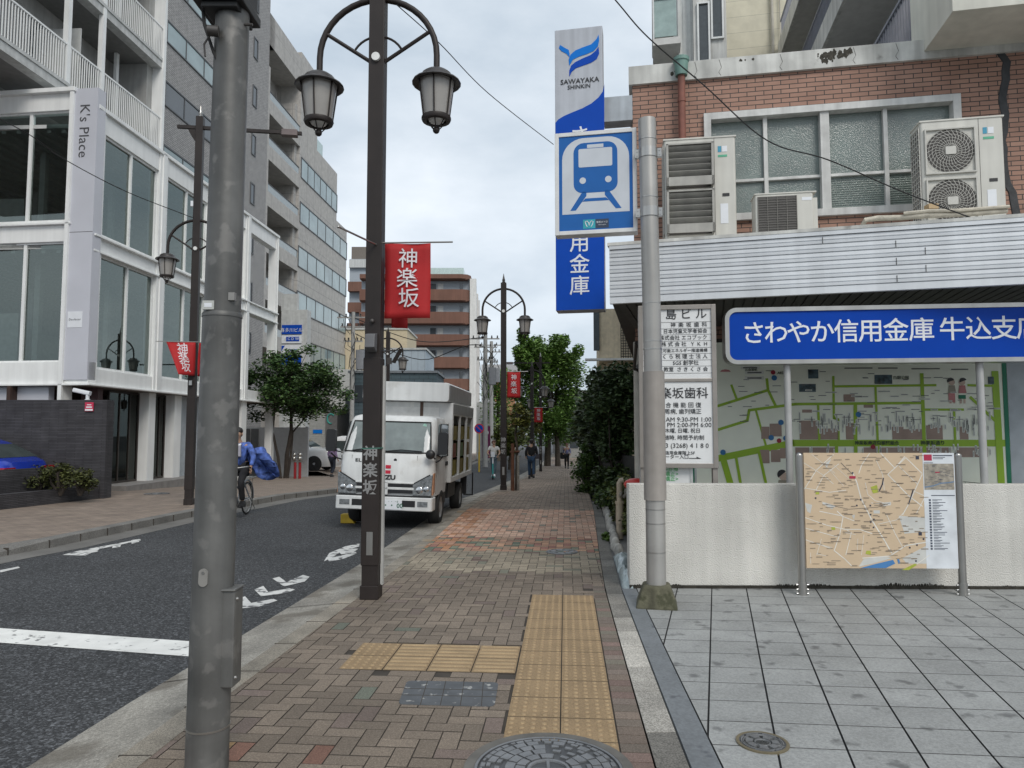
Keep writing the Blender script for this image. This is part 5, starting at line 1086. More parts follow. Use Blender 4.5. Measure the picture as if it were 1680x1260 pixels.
for k in range(190):      # rows of tiny shop captions, unreadable at this distance
    px = rn.choice((rn.uniform(1310, 1510), rn.uniform(1520, 1625))); row = rn.choice((0, 0, 0, 1, 2))
    if row == 0: py = rn.uniform(690, 716); w_, h = rn.uniform(.018, .03), rn.uniform(.06, .14)
    elif row == 1: py = rn.uniform(738, 752); w_, h = .02, .08
    else: py = rn.uniform(640, 690); w_, h = rn.uniform(.06, .16), .018
    x, z = mq(px, py); b.box((x, -.0075, z), (x+w_, -.0072, z+h))
    if w_ < h: d2.box((x+w_*.35, -.008, z+.01), (x+w_*.6, -.0076, z+h-.012))
    else: d2.box((x+.008, -.008, z+.006), (x+w_-.008, -.0076, z+.012))
for px, py in ((1215, 612), (1222, 620), (1222, 629)): x, z = mq(px, py-6); b.box((x, -.0075, z), (x+.24, -.0072, z+.045)); d2.box((x+.03, -.008, z+.012), (x+.21, -.0076, z+.03))
for k in range(60):
    x, z = mq(rn.uniform(1185, 1620), rn.uniform(606, 700)); d2.box((x, -.0075, z), (x+rn.uniform(.03, .12), -.0071, z+.008))
for px, py, w_ in ((1385, 605, .5), (1440, 605, .35), (1495, 606, .5), (1560, 607, .3)): x, z = mq(px, py); d2.box((x, -.0075, z), (x+w_*.7, -.0071, z+.014))
b.build('caption_box_print', mat('caption_white', (.7, .72, .66)), mb_); d2.build('caption_line_print', mat('caption_grey', (.12, .13, .12)), mb_)
b = MB()
for a, c, y0, y1 in ((1326, 1342, 606, 621), (1311, 1338, 630, 643), (1435, 1463, 615, 630), (1621, 1630, 618, 630)):
    (xa, za), (xb, zb_) = mq(a, y1), mq(c, y0); b.box((xa, -.006, za), (xb, 0, zb_))
b.build('photo_print', mat('map_photo', (.05, .085, .1), rough=.5, var=.9, vs=14), mb_)
b = MB()
for px, py in ((1186, 742), (1281, 693), (1265, 718), (1289, 719), (1270, 620), (1408, 680)): x, z = mq(px, py); b.cyl((x, -.008, z), (x, -.0075, z), .035, n=14)
b.build('blue_mark_print', mat('map_blue', (.03, .16, .36)), mb_)
b = MB()
for px, py in ((1278, 723), (1268, 611), (1432, 733)): x, z = mq(px, py); b.cyl((x, -.0082, z), (x, -.0077, z), .03, n=12)
b.build('red_mark_print', mat('map_red', (.3, .02, .04)), mb_)
texts('lettering', [('神楽坂商店街振興組合', .055, (*[mq(1438, 727)[0], -.0085, mq(1438, 727)[1]],), {'bold': .0008}), ('神楽坂通り', .06, (mq(1530, 727)[0], -.0085, mq(1530, 727)[1]), {'bold': .0008}), ('白銀公園', .05, (mq(1478, 620)[0], -.004, mq(1478, 620)[1]), {}), ('お食事処', .04, (mq(1232, 607)[0], -.0085, mq(1232, 607)[1]), {}), ('AED', .045, (mq(1281, 612)[0], -.004, mq(1281, 612)[1]), {'bold': .0008})], mat('map_ink', (.03, .05, .03)), mb_)
# two drawn figures and a dog sketch on the map
b1 = MB(); b2_ = MB(); b3 = MB(); b4 = MB()
for s, px in ((1, 1561), (-1, 1578)):
    x, z = mq(px, 627); b1.cyl((x, -.006, z), (x, -.004, z), .04, n=14); b1.box((x-.035, -.005, z-.27), (x-.012, -.003, z-.2)).box((x+.01, -.005, z-.27), (x+.033, -.003, z-.2))
    b2_.prism([(x+.045*math.cos(R(a))-s*.012, z+.012+.045*math.sin(R(a))) for a in range(20, 220, 20)], -.0075, -.0062)
    (b4 if s > 0 else b3).prism([(x-.035, z-.04), (x+.035, z-.04), (x+.05, z-.14), (x-.05, z-.14)], -.006, -.004)
b3.box((mq(1561, 645)[0]-.04, -.006, mq(1561, 660)[1]), (mq(1561, 645)[0]+.04, -.004, mq(1561, 645)[1])); 
x, z = mq(1578, 648); b5 = MB(); b5.box((x-.045, -.006, z-.05), (x+.045, -.004, z))
x, z = mq(1285, 781); b1.cyl((x, -.006, z), (x, -.004, z), .055, n=14); b2_.prism([(x+.062*math.cos(R(a))-.015, z+.02+.062*math.sin(R(a))) for a in range(40, 240, 20)], -.0075, -.0062); b4.prism([(x-.06, z-.05), (x+.06, z-.05), (x+.08, z-.14), (x-.08, z-.14)], -.006, -.004)
x, z = mq(1190, 610); b3.lathe([(.0, 0), (.07, 0), (.045, .03), (0, .04)], (x, -.006, z), 12, M=Matrix.Diagonal((1, .02, .8)).to_3x3())
b1.build('drawn_face_print', mat('drawn_skin', (.55, .42, .34)), mb_); b2_.build('drawn_hair_print', SK, mb_); b3.build('drawn_clothes_print', mat('drawn_pink', (.5, .2, .2)), mb_); b4.build('drawn_clothes_print', mat('drawn_grey', (.3, .28, .22)), mb_); b5.build('drawn_clothes_print', mat('map_dark_green'), mb_)

# ---- tourist map on two steel posts
lp = gnd(1317, 977); rp_ = gnd(1580, 977); TLc = (lp.x, lp.y, 0); TRZ_ = math.atan2(rp_.y-lp.y, rp_.x-lp.x)-R(1.0)
lean = R(-4.5)
tm = thing('map_stand', 'tan tourist map panel between two round steel posts', 'map', TLc, TRZ_)
def tq(px, py, yo=0): return onp(px, py, TLc, TRZ_, yo)
W2 = tq(1580, 970)[0]
zpt = tq(1312, 742)[1]
for x in (0, W2):
    b = MB(); b.cyl((x, 0, 0), (x, 0, .13), .042, n=18).cyl((x, 0, .13), (x, 0, zpt-.03), .036, n=18).sphere((x, 0, zpt-.035), .036, 14, 8); o = b.build('post', STEEL, tm, smooth=True)
    b = MB()
    for z in (.02, .06, .105): b.cyl((x-.06, 0, z), (x+.06, 0, z), .008, n=8)
    b.build('bolt', mat('bright_bolt', (.6, .6, .6), rough=.25, metal=.9), o, smooth=True)
mz0, mz1 = tq(1440, 932)[1], tq(1440, 743)[1]; mxa, mxb = .04, W2-.04
b = MB(); b.box((mxa, -.012, mz0), (mxb, .012, mz1)); pn = b.build('panel', mat('map_tan', (.56, .43, .29), rough=.4, var=.03), tm)
xs_ = mxa+(mxb-mxa)*.79; Wm = xs_-mxa; Hm = mz1-mz0
b = MB(); b.box((xs_, -.0135, mz0), (mxb, -.012, mz1)); b.build('legend_panel', mat('legend_white', (.62, .65, .68), rough=.4), tm)
mk = lambda u, v: (mxa+Wm*u/1150, mz1-Hm*(v-85)/1090)     # map drawing units
def line(B, pts, w_, y):
    P = [Vector(mk(*p)) for p in pts]
    for q, r in zip(P, P[1:]):
        d = r-q
        if d.length < 1e-6: continue
        d.normalize(); n_ = Vector((-d.y, d.x))*w_/2; q = q-d*w_*.3; r = r+d*w_*.3; B.add([(q.x-n_.x, y, q.y-n_.y), (r.x-n_.x, y, r.y-n_.y), (r.x+n_.x, y, r.y+n_.y), (q.x+n_.x, y, q.y+n_.y)], [(0, 1, 2, 3)])
b = MB(); i = 0
for pts, w_ in [([(470, 270), (510, 370), (545, 520), (640, 720), (760, 920), (820, 1030)], .011), ([(0, 430), (120, 250), (290, 100)], .007), ([(110, 440), (190, 300), (340, 190)], .006), ([(640, 90), (560, 200), (530, 280)], .007), ([(750, 90), (880, 230), (980, 120)], .008), ([(810, 290), (990, 130), (1140, 280)], .008), ([(810, 290), (1000, 490), (1130, 590)], .009), ([(1140, 290), (1000, 570), (940, 670)], .009), ([(1150, 490), (1060, 450)], .006), ([(0, 700), (200, 770), (380, 810), (520, 810), (640, 850)], .007), ([(140, 640), (340, 680), (470, 730)], .007), ([(310, 640), (365, 690), (330, 850), (270, 1010), (370, 1090), (430, 1150)], .008), ([(0, 800), (300, 880)], .006), ([(0, 910), (240, 990)], .006), ([(400, 820), (440, 840), (380, 1050)], .006), ([(780, 660), (860, 850), (930, 980)], .006), ([(0, 180), (190, 300), (280, 380)], .005), ([(80, 100), (300, 280)], .004), ([(0, 420), (240, 460), (400, 440)], .006), ([(590, 370), (610, 480), (680, 540), (760, 560)], .005), ([(700, 150), (760, 290), (770, 440)], .005), ([(920, 210), (1090, 380)], .006), ([(1150, 520), (1070, 660)], .006), ([(700, 760), (880, 720), (960, 640)], .005), ([(500, 900), (490, 1010)], .004), ([(560, 860), (530, 1050)], .004), ([(150, 900), (100, 1050)], .004), ([(40, 1030), (40, 1130)], .004), ([(100, 1040), (190, 1060)], .004), ([(540, 1080), (800, 1060), (960, 960), (1150, 930)], .010), ([(1050, 1140), (1180, 1050)], .006), ([(640, 560), (820, 580)], .005), ([(240, 240), (380, 400)], .003), ([(290, 200), (430, 330)], .003), ([(380, 840), (480, 860)], .004), ([(110, 950), (250, 980)], .004)]:
    line(b, pts, w_, -.0125-.00004*i); i += 1
b.build('street_print', mat('map_white_road', (.68, .66, .6)), tm)
b = MB(); b.prism([mk(*p) for p in ((520, 1172), (640, 1140), (830, 1095), (850, 1130), (760, 1172))], -.0146, -.012); b.prism([mk(*p) for p in ((870, 1090), (890, 1090), (900, 1130), (880, 1130))], -.0146, -.012); b.build('river_print', mat('map_river', (.06, .2, .44)), tm)
b = MB()
for c in (((900, 680), (1150, 700), (1150, 830), (950, 850)), ((0, 560), (70, 580), (50, 660), (20, 640)), ((660, 630), (720, 630), (720, 660), (660, 660)), ((550, 1090), (740, 1060), (820, 1080), (640, 1130), (500, 1160)), ((170, 550), (300, 590), (260, 620), (170, 570)), ((740, 560), (830, 550), (830, 580), (760, 590)), ((450, 680), (480, 670), (470, 720)), ((920, 1080), (1160, 960), (1170, 1130), (960, 1130)), ((200, 190), (270, 140), (220, 230))): b.prism([mk(*p) for p in c], -.0127, -.0119)
b.build('grey_area_print', mat('map_pale_grey', (.53, .53, .5)), tm)
b = MB(); b.prism([mk(*p) for p in ((640, 410), (700, 390), (715, 460), (660, 470))], -.0142, -.012); b.prism([mk(*p) for p in ((580, 1010), (620, 1010), (620, 1050), (570, 1040))], -.0142, -.012); b.prism([mk(*p) for p in ((910, 1190), (1040, 1130), (1060, 1140), (980, 1190))], -.0142, -.012); b.prism([mk(*p) for p in ((110, 450), (140, 450), (140, 480), (105, 480))], -.0142, -.012); b.prism([mk(*p) for p in ((250, 790), (285, 790), (285, 815), (250, 815))], -.0142, -.012); b.build('park_print', mat('map_park', (.36, .40, .05)), tm)
b = MB(); rn = random.Random(12)
for k in range(230):      # small unreadable captions
    u, v = rn.uniform(10, 1120), rn.uniform(100, 1150); w_ = rn.uniform(15, 95)
    if 520 < u+w_*.5 < 850 and v > 1090: continue
    (xa, za), (xb, zb_) = mk(u, v+rn.choice((5, 6, 9))), mk(u+w_, v); b.box((xa, -.0148, za), (xb, -.0144, zb_))
b.build('caption_line_print', mat('map_caption', (.24, .19, .14)), tm)
b = MB()
for pts, w_ in (([(765, 325), (755, 380), (720, 450)], .011), ([(1050, 430), (1000, 570)], .011), ([(200, 570), (420, 620), (700, 600), (820, 560)], .003), ([(360, 180), (470, 290)], .004)): line(b, pts, w_, -.0147)
for u, v in ((1100, 130), (470, 275), (540, 530), (500, 585), (630, 585), (630, 670), (660, 715), (630, 740), (655, 790), (1065, 955), (995, 980), (1130, 900), (1050, 1105), (105, 515), (1100, 850)):
    x, z = mk(u, v); s = .016 if u == 1100 else .0075; b.box((x-s, -.0152, z-s), (x+s, -.0146, z+s))
b.build('map_symbol_print', mat('map_navy', (.03, .035, .06)), tm)
b = MB(); (xa, za), (xb, zb_) = mk(438, 330), mk(497, 305); b.box((xa, -.0154, za), (xb, -.012, zb_)); lw_ = mxb-xs_
b.box((xs_+.012, -.015, mz1-.075), (xs_+.09, -.0134, mz1-.015)).box((xs_+lw_*.38, -.016, mz1-.195), (xs_+lw_*.52, -.0134, mz1-.185)); b.build('here_mark_print', mat('map_crimson', (.38, .02, .06)), tm)
b = MB(); b.box((xs_+.008, -.0145, mz1-.36), (mxb-.01, -.0134, mz1-.105)); o = b.build('inset_map', mat('inset_grey', (.30, .27, .22), var=.3, vs=25), tm)
b = MB(); X0, X1 = xs_+.01, mxb-.012
for (u0, v0), (u1, v1) in zip(((0, .33), (.3, .315), (.55, .29), (.8, .285)), ((.3, .315), (.55, .29), (.8, .285), (1, .275))):
    xa, xb = X0+(X1-X0)*u0, X0+(X1-X0)*u1; b.add([(xa, -.0152, mz1-v0-.012), (xb, -.0152, mz1-v1-.012), (xb, -.0152, mz1-v1), (xa, -.0152, mz1-v0)], [(0, 1, 2, 3)])
b.build('inset_river', mat('inset_blue', (.13, .2, .3)), o)
b = MB(); rn = random.Random(3)
for k in range(45): x = rn.uniform(xs_+.015, mxb-.05); z = mz1-rn.uniform(.115, .35); b.box((x, -.0155, z), (x+rn.uniform(.01, .04), -.0146, z+.003))
z = mz1-.47
for k in range(19):
    b.box((xs_+.045, -.0145, z), (xs_+.065, -.0134, z+.018)); w_ = rn.uniform(.06, .17); b.box((xs_+.08, -.0145, z+.009), (xs_+.08+w_, -.0134, z+.015)).box((xs_+.08, -.0145, z), (xs_+.08+w_*rn.uniform(.3, .9), -.0134, z+.004)); z -= .0262
b.box((xs_+.07, -.0145, mz1-.42), (mxb-.01, -.0134, mz1-.412)).box((xs_+.1, -.0145, mz1-.03), (mxb-.02, -.0134, mz1-.02)).box((xs_+.1, -.0145, mz1-.046), (mxb-.09, -.0134, mz1-.04)).box((xs_+.1, -.0145, mz1-.06), (mxb-.11, -.0134, mz1-.054)).box((xs_+.01, -.0145, mz1-.1), (xs_+.1, -.0134, mz1-.094))
b.build('legend_line_print', mat('legend_ink', (.05, .06, .09)), tm)
# ================================================================ VEGETATION
BARK = mat('bark', (.085, .068, .052), rough=.95, var=.35, vs=9, bump=.8, bs=30, bd=.03)
BARKD = mat('dark_bark', (.04, .032, .026), rough=.95, var=.3, vs=9, bump=.6, bs=40)
LEAF = mat('leaf', rough=.55, var=.1, vs=2, attr=True, spec=.35)
def clumps(rng, n, c, rad, rc):
    out = []
    while len(out) < n:
        v = Vector((rng.uniform(-1, 1), rng.uniform(-1, 1), rng.uniform(-1, 1)))
        if .25 < v.length < 1: out.append((Vector((c[0]+v.x*rad[0], c[1]+v.y*rad[1], c[2]+v.z*rad[2])), rng.uniform(*rc), rng.uniform(.7, 1.3)))
    return out
def crown(cl, squash=.75):
    def fn(r):
        p, rad, k = r.choice(cl); d = Vector((r.gauss(0, 1), r.gauss(0, 1), r.gauss(0, 1))).normalized()*rad*r.random()**.4; d.z *= squash
        return p+d, k*r.uniform(.85, 1.15)
    return fn
def limbs(b, base, targets, r0, rng):
    for t in targets:
        m = base.lerp(t, .5)+Vector((rng.uniform(-.15, .15), rng.uniform(-.15, .15), rng.uniform(.0, .25))); b.tube([base, m, t], [r0, r0*.6, r0*.2], 6)
def tree(name, label, loc, trunks, cl_c, cl_r, ncl, rc, nleaf, size, cols, seed, bark=BARK, group=None, squash=.75, r0=.05, extra=None):
    rng = random.Random(seed); t = thing(name, label, 'tree' if 'shrub' not in name else 'shrub', loc, 0, group); b = MB(); cl = clumps(rng, ncl, cl_c, cl_r, rc)
    if extra: cl += extra
    for pts, r in trunks:
        b.tube(pts, [r*(1-.45*i/(len(pts)-1)) for i in range(len(pts))], 9); e = Vector(pts[-1]); limbs(b, e, [c[0] for c in rng.sample(cl, min(9, len(cl)))], r*.5, rng)
    b.build('trunk', bark, t, smooth=True)
    leaves(nleaf, crown(cl, squash), size, cols, seed+1).build('crown', LEAF, t, fix=False)
    return t
# small two stemmed tree in front of the forecourt
p = at(464, 782, 31); z0 = zg(31)+.03
tree('street_tree', 'small two stemmed dark green tree before the grey screen wall', (p.x, 31, z0), [([(-.1, 0, 0), (-.22, 0, .9), (-.5, .05, 2.0), (-.42, 0, 2.9)], .07), ([(.12, .05, 0), (.16, 0, 1.0), (.32, .02, 2.1), (.3, 0, 3.0)], .11), ([(.2, 0, .0), (.3, .1, 1.0), (.38, .05, 2.0), (.9, 0, 2.6)], .06)], (.45, 0, 4.0), (2.1, 1.7, 1.45), 80, (.35, .7), 17000, (.055, .1), ((.018, .05, .015), (.09, .155, .045)), 21, BARKD, squash=.7, extra=[(Vector((x, 0, z)), .42, k) for x, z, k in ((-1.7, 3.2, 1.0), (2.75, 3.6, 1.2), (2.4, 3.0, .9), (.3, 5.35, 1.3), (-.4, 5.2, 1.2), (1.6, 4.9, 1.2), (-2.0, 3.7, 1.0), (-1.2, 2.7, .8), (1.0, 5.6, 1.2))])
# ginkgos at the far end of the pavement
GK = ((.065, .135, .025), (.2, .32, .075))
for i, (px, Y, yt, wpx, n, sd, lab) in enumerate(((898, 52, 545, 116, 40000, 31, 'big bright green ginkgo closing the end of the pavement'), (816, 66, 606, 48, 5000, 32, 'green ginkgo left of the second lamp, far behind the scooter rider'))):
    c = at(px, 765, Y); z0 = zg(Y); zt = at(px, yt, Y).z-z0; w_ = wpx*Y/FPX/2; rng = random.Random(sd)
    ex = [(Vector((rng.uniform(-.85, .85)*w_, rng.uniform(-1, 1)*w_, zt*rng.uniform(.74, .97))), .45, rng.uniform(.9, 1.4)) for k in range(34)]
    tree('ginkgo_tree', lab, (c.x, Y, z0), [([(0, 0, 0), (.05, 0, 1.6), (0, 0, 3.2), (.1, 0, zt*.6)], .26)]+([([(.75, -.3, 0), (.72, -.2, 1.5), (.6, 0, 3)], .22)] if i == 0 else []), (0, 0, zt*.55), (w_*.98, w_*.9, zt*.38), 70, (.55, 1.05), n, (.08, .16), GK, sd, BARK, 'ginkgo trees at the end of the street', 1.15, extra=ex)
for i, (px, Y, yt, wpx, n, lab) in enumerate(((866, 70, 640, 70, 4500, 'dark rounded tree low behind the distant lamps'), (930, 64, 655, 64, 4500, 'dark tree behind the walking woman'), (836, 44, 690, 40, 2200, 'low yellowish bush tree behind the second lamp'), (972, 40, 640, 44, 3000, 'mid green tree between the ginkgo and the tall shrub'))):
    c = at(px, 765, Y); z0 = zg(Y); zt = at(px, yt, Y).z-z0; w_ = wpx*Y/FPX/2
    tree('street_tree', lab, (c.x, Y, z0), [([(0, 0, 0), (.05, 0, zt*.3), (0, 0, zt*.55)], .12)], (0, 0, zt*.6), (w_, w_, zt*.36), 26, (.35, .8), n, (.09, .16), ((.02, .045, .012), (.075, .12, .035)) if i != 2 else ((.06, .08, .015), (.17, .19, .05)), 50+i)
# young trees with stakes beside the second lamp
for i, (px, Y, yt, lab) in enumerate(((850, 20.6, 655, 'young yellow green street tree tied to a brown stake'), (878, 38, 672, 'young street tree with yellowing leaves beside the distant lamps'))):
    c = at(px, 700, Y); z0 = zg(Y); h = at(px, yt, Y).z-z0
    tree('young_tree', lab, (c.x-.06, Y, z0), [([(.0, 0, 0), (.03, 0, 1.2), (-.02, 0, h*.62), (.05, 0, h*.8)], .045)], (0.05, 0, h*.8), (.34, .34, h*.2), 14, (.12, .25), 1100, (.04, .075), ((.07, .085, .015), (.24, .235, .06)), 61+i, BARK)
    s = thing('tree_stake', ['rusty brown stake beside the young tree', 'brown stake by the far young tree'][i], 'stake', (c.x-.16, Y-.1, z0)); b = MB(); b.cyl((0, 0, 0), (0, 0, 1.35), .055, .05, 10).cyl((-.08, .0, 1.1), (.2, .04, 1.12), .03); b.build('post', mat('rusty_stake', (.13, .055, .03), rough=.85, var=.3, streak=.3), s, smooth=True); b = MB(); b.cyl((.16, .05, 0), (.16, .05, 1.0), .035, n=8); b.build('pale_post', CONC, s, smooth=True)
# tall dark shrubs on the right, ivy and a clipped conifer
def shrub(name, label, c, rad, n, size, cols, seed, ncl=30, rc=(.2, .38), z0=0, stem=True):
    rng = random.Random(seed); t = thing(name, label, 'shrub', (c[0], c[1], z0)); cl = clumps(rng, ncl, (0, 0, c[2]-z0), rad, rc)
    if stem:
        b = MB(); limbs(b, Vector((0, 0, 0)), [q[0] for q in cl[:10]], .04, rng); b.build('stem', BARKD, t, smooth=True)
    leaves(n, crown(cl, .9), size, cols, seed+1).build('foliage', LEAF, t, fix=False); return t
DK = ((.024, .048, .018), (.09, .14, .05))
shrub('tall_shrub', 'very tall dark evergreen shrub beside the directory board', (2.28, 15.5, 2.05), (.62, .9, 1.0), 12000, (.04, .075), DK, 71, 40, (.25, .42))
shrub('tall_shrub', 'dark evergreen shrub with loose twiggy top behind the tallest shrub', (2.55, 18.6, 2.15), (.85, 1.1, 1.1), 8000, (.055, .1), ((.018, .036, .014), (.075, .105, .04)), 72, 40, (.28, .5))
shrub('tall_shrub', 'thin loose shrub leaning over the pavement towards the ginkgo', (2.85, 22.5, 1.75), (.75, 1.0, 1.25), 3800, (.05, .09), ((.03, .05, .015), (.12, .13, .04)), 73, 30, (.2, .4), zg(22))
shrub('conifer_shrub', 'bright green feathery conifer at the pavement edge', (2.12, 19.6, .5), (.33, .5, .75), 4500, (.03, .06), ((.03, .07, .012), (.1, .17, .03)), 74, 26, (.16, .3), -.05)
shrub('ivy_hedge', 'low ivy hedge spilling over the kerb below the tall shrubs', (2.12, 14.8, .42), (.34, 2.6, .42), 7000, (.035, .065), ((.015, .035, .01), (.085, .13, .03)), 75, 46, (.14, .26), -.02, False)
shrub('ivy_hedge', 'yellow green creeper around the beige pipe', (1.80, 11.3, .42), (.16, 1.3, .42), 3600, (.02, .045), ((.03, .05, .012), (.14, .15, .035)), 76, 40, (.09, .17), -.02, False)
shrub('weed', 'little grass tuft growing by the kerb joint', (1.40, 10.6, .05), (.05, .16, .05), 260, (.02, .045), ((.05, .1, .015), (.13, .2, .04)), 77, 8, (.03, .06), -.02, False)
b = MB(); b.box((2.35, 10.2, 0), (2.5, 24, 1.1)); fe = thing('garden_fence', 'dark fence wall hidden behind the ivy and shrubs', 'fence'); b.build('wall', mat('dark_fence', (.03, .03, .028), rough=.9), fe)
# whitish stones edging the planting
ed = MB(); rn = random.Random(6); Y = 9.4
while Y < 24:
    x = prof(Y)[1]+.24+rn.uniform(-.02, .02); ed.sphere((x, Y, zg(Y)+.04), .09, 7, 5, (.7, 1.3, .8+rn.random()*.5)); Y += .19
t = tag(ed.build('planting_edge', mat('pale_rubble', (.36, .35, .32), rough=.95, var=.35, vs=8, bump=.6, bs=40), smooth=True), 'row of pale rubble stones edging the hedge', 'edging')
# planter shrub on the left with its stone walls
STW = brickmat('dark_split_stone', (.062, .06, .066), (.04, .038, .043), (.022, .021, .023), .42, .035, .006, var=.3, bump=1.0)
wl = at(163, 818, 16.8); wt = thing('stone_wall', 'dark split stone wall with a security camera on top beside the glazed building', 'wall', (wl.x, 16.8, 0), R(-1))
wz = onp(100, 656, (wl.x, 16.8, 0), R(-1))[1]
b = MB(); b.box((-9, 0, -.05), (0.1, .3, wz)); b.build('wall', STW, wt)
pl_ = thing('stone_planter', 'low planter walled in dark split stone in front of the stone wall', 'planter', (wl.x, 16.8, 0))
P0 = gnd(0, 839); dx, dy = P0.x-wl.x, P0.y-16.8; k_ = 3.2; zpt_ = onp(150, 797, (wl.x, 16.8, 0), 0)[1]
pa = Vector((dx*k_, dy*k_)); nrm = Vector((-pa.y, pa.x)).normalized()*-1
if nrm.x > 0: nrm = -nrm
b = MB(); q = [(0, -.03), (pa.x, pa.y), (pa.x+nrm.x*.25, pa.y+nrm.y*.25), (nrm.x*.25, -.03+nrm.y*.25)]; b.prism(q, -.05, zpt_, 'z'); b.build('front_wall', STW, pl_)
q2 = [(nrm.x*.5, -.03+nrm.y*.5), (pa.x+nrm.x*.5, pa.y+nrm.y*.5), (pa.x+nrm.x*.58, pa.y+nrm.y*.58), (nrm.x*.58, -.03+nrm.y*.58)]; b = MB(); b.prism(q2, -.05, .80, 'z'); b.build('back_wall', STW, pl_)
q3 = [(nrm.x*.25, -.03+nrm.y*.25), (pa.x+nrm.x*.25, pa.y+nrm.y*.25), (pa.x+nrm.x*.5, pa.y+nrm.y*.5), (nrm.x*.5, -.03+nrm.y*.5)]; b = MB(); b.prism(q3, 0, .22, 'z'); b.build('soil', mat('soil', (.05, .04, .03), rough=1), pl_)
b = MB(); b.box((wl.x*0-2.1, -1.25, .62), (-1.85, -1.2, .80)); 
for i, (px, py, s, sd) in enumerate(((20, 786, .3, 1), (62, 783, .34, 2), (100, 780, .36, 3), (132, 786, .3, 4))):
    c = at(px, py, 15.75); shrub('planter_shrub', ['sparse olive shrub at the left end of the stone planter', 'rounded olive green shrub second from the left in the stone planter', 'twiggy shrub third from the left in the stone planter', 'small shrub nearest the stone wall end in the planter'][i], (c.x, c.y, c.z), (s, .3, .2), 1100, (.025, .05), ((.035, .045, .015), (.12, .13, .04)), 80+sd, 14, (.1, .2), .2)
p_ = onp(135, 655, (wl.x, 16.8, 0), R(-1)); cm = thing('security_camera', 'white bullet security camera on the dark stone wall', 'camera', (wl.x+p_[0], 16.75, wz))
b = MB(); b.cyl((.1, .1, 0), (.1, .1, .14), .04, n=12).cyl((.1, .1, 0), (.1, .1, .015), .06, n=12); b.build('mount', SW, cm, smooth=True)
b = MB(Matrix.Rotation(R(12), 4, 'Y')); b.rbox((-.28, .05, .13), (.12, .16, .23), .03, ax='x'); b.build('body', SW, cm); b = MB(Matrix.Rotation(R(12), 4, 'Y')); b.rbox((-.3, .06, .14), (-.1, .15, .2), .03, ax='x'); b.build('lens', BLACK, cm)
p_ = onp(148, 667, (wl.x, 16.8, 0), R(-1)); wsn = thing('warning_plate', 'small red warning plate on the end of the dark stone wall', 'sign', (wl.x+p_[0], 16.78, p_[1]))
b = MB(); b.box((-.1, -.02, -.11), (.1, .0, .1)); o = b.build('plate', mat('plate_red', (.5, .03, .08)), wsn); b = MB(); b.box((-.07, -.024, -.03), (.07, -.02, .0)).box((-.05, -.024, .03), (.05, -.02, .05)).box((-.09, -.024, -.1), (.09, -.02, -.06)); b.build('stripe', SW, o)
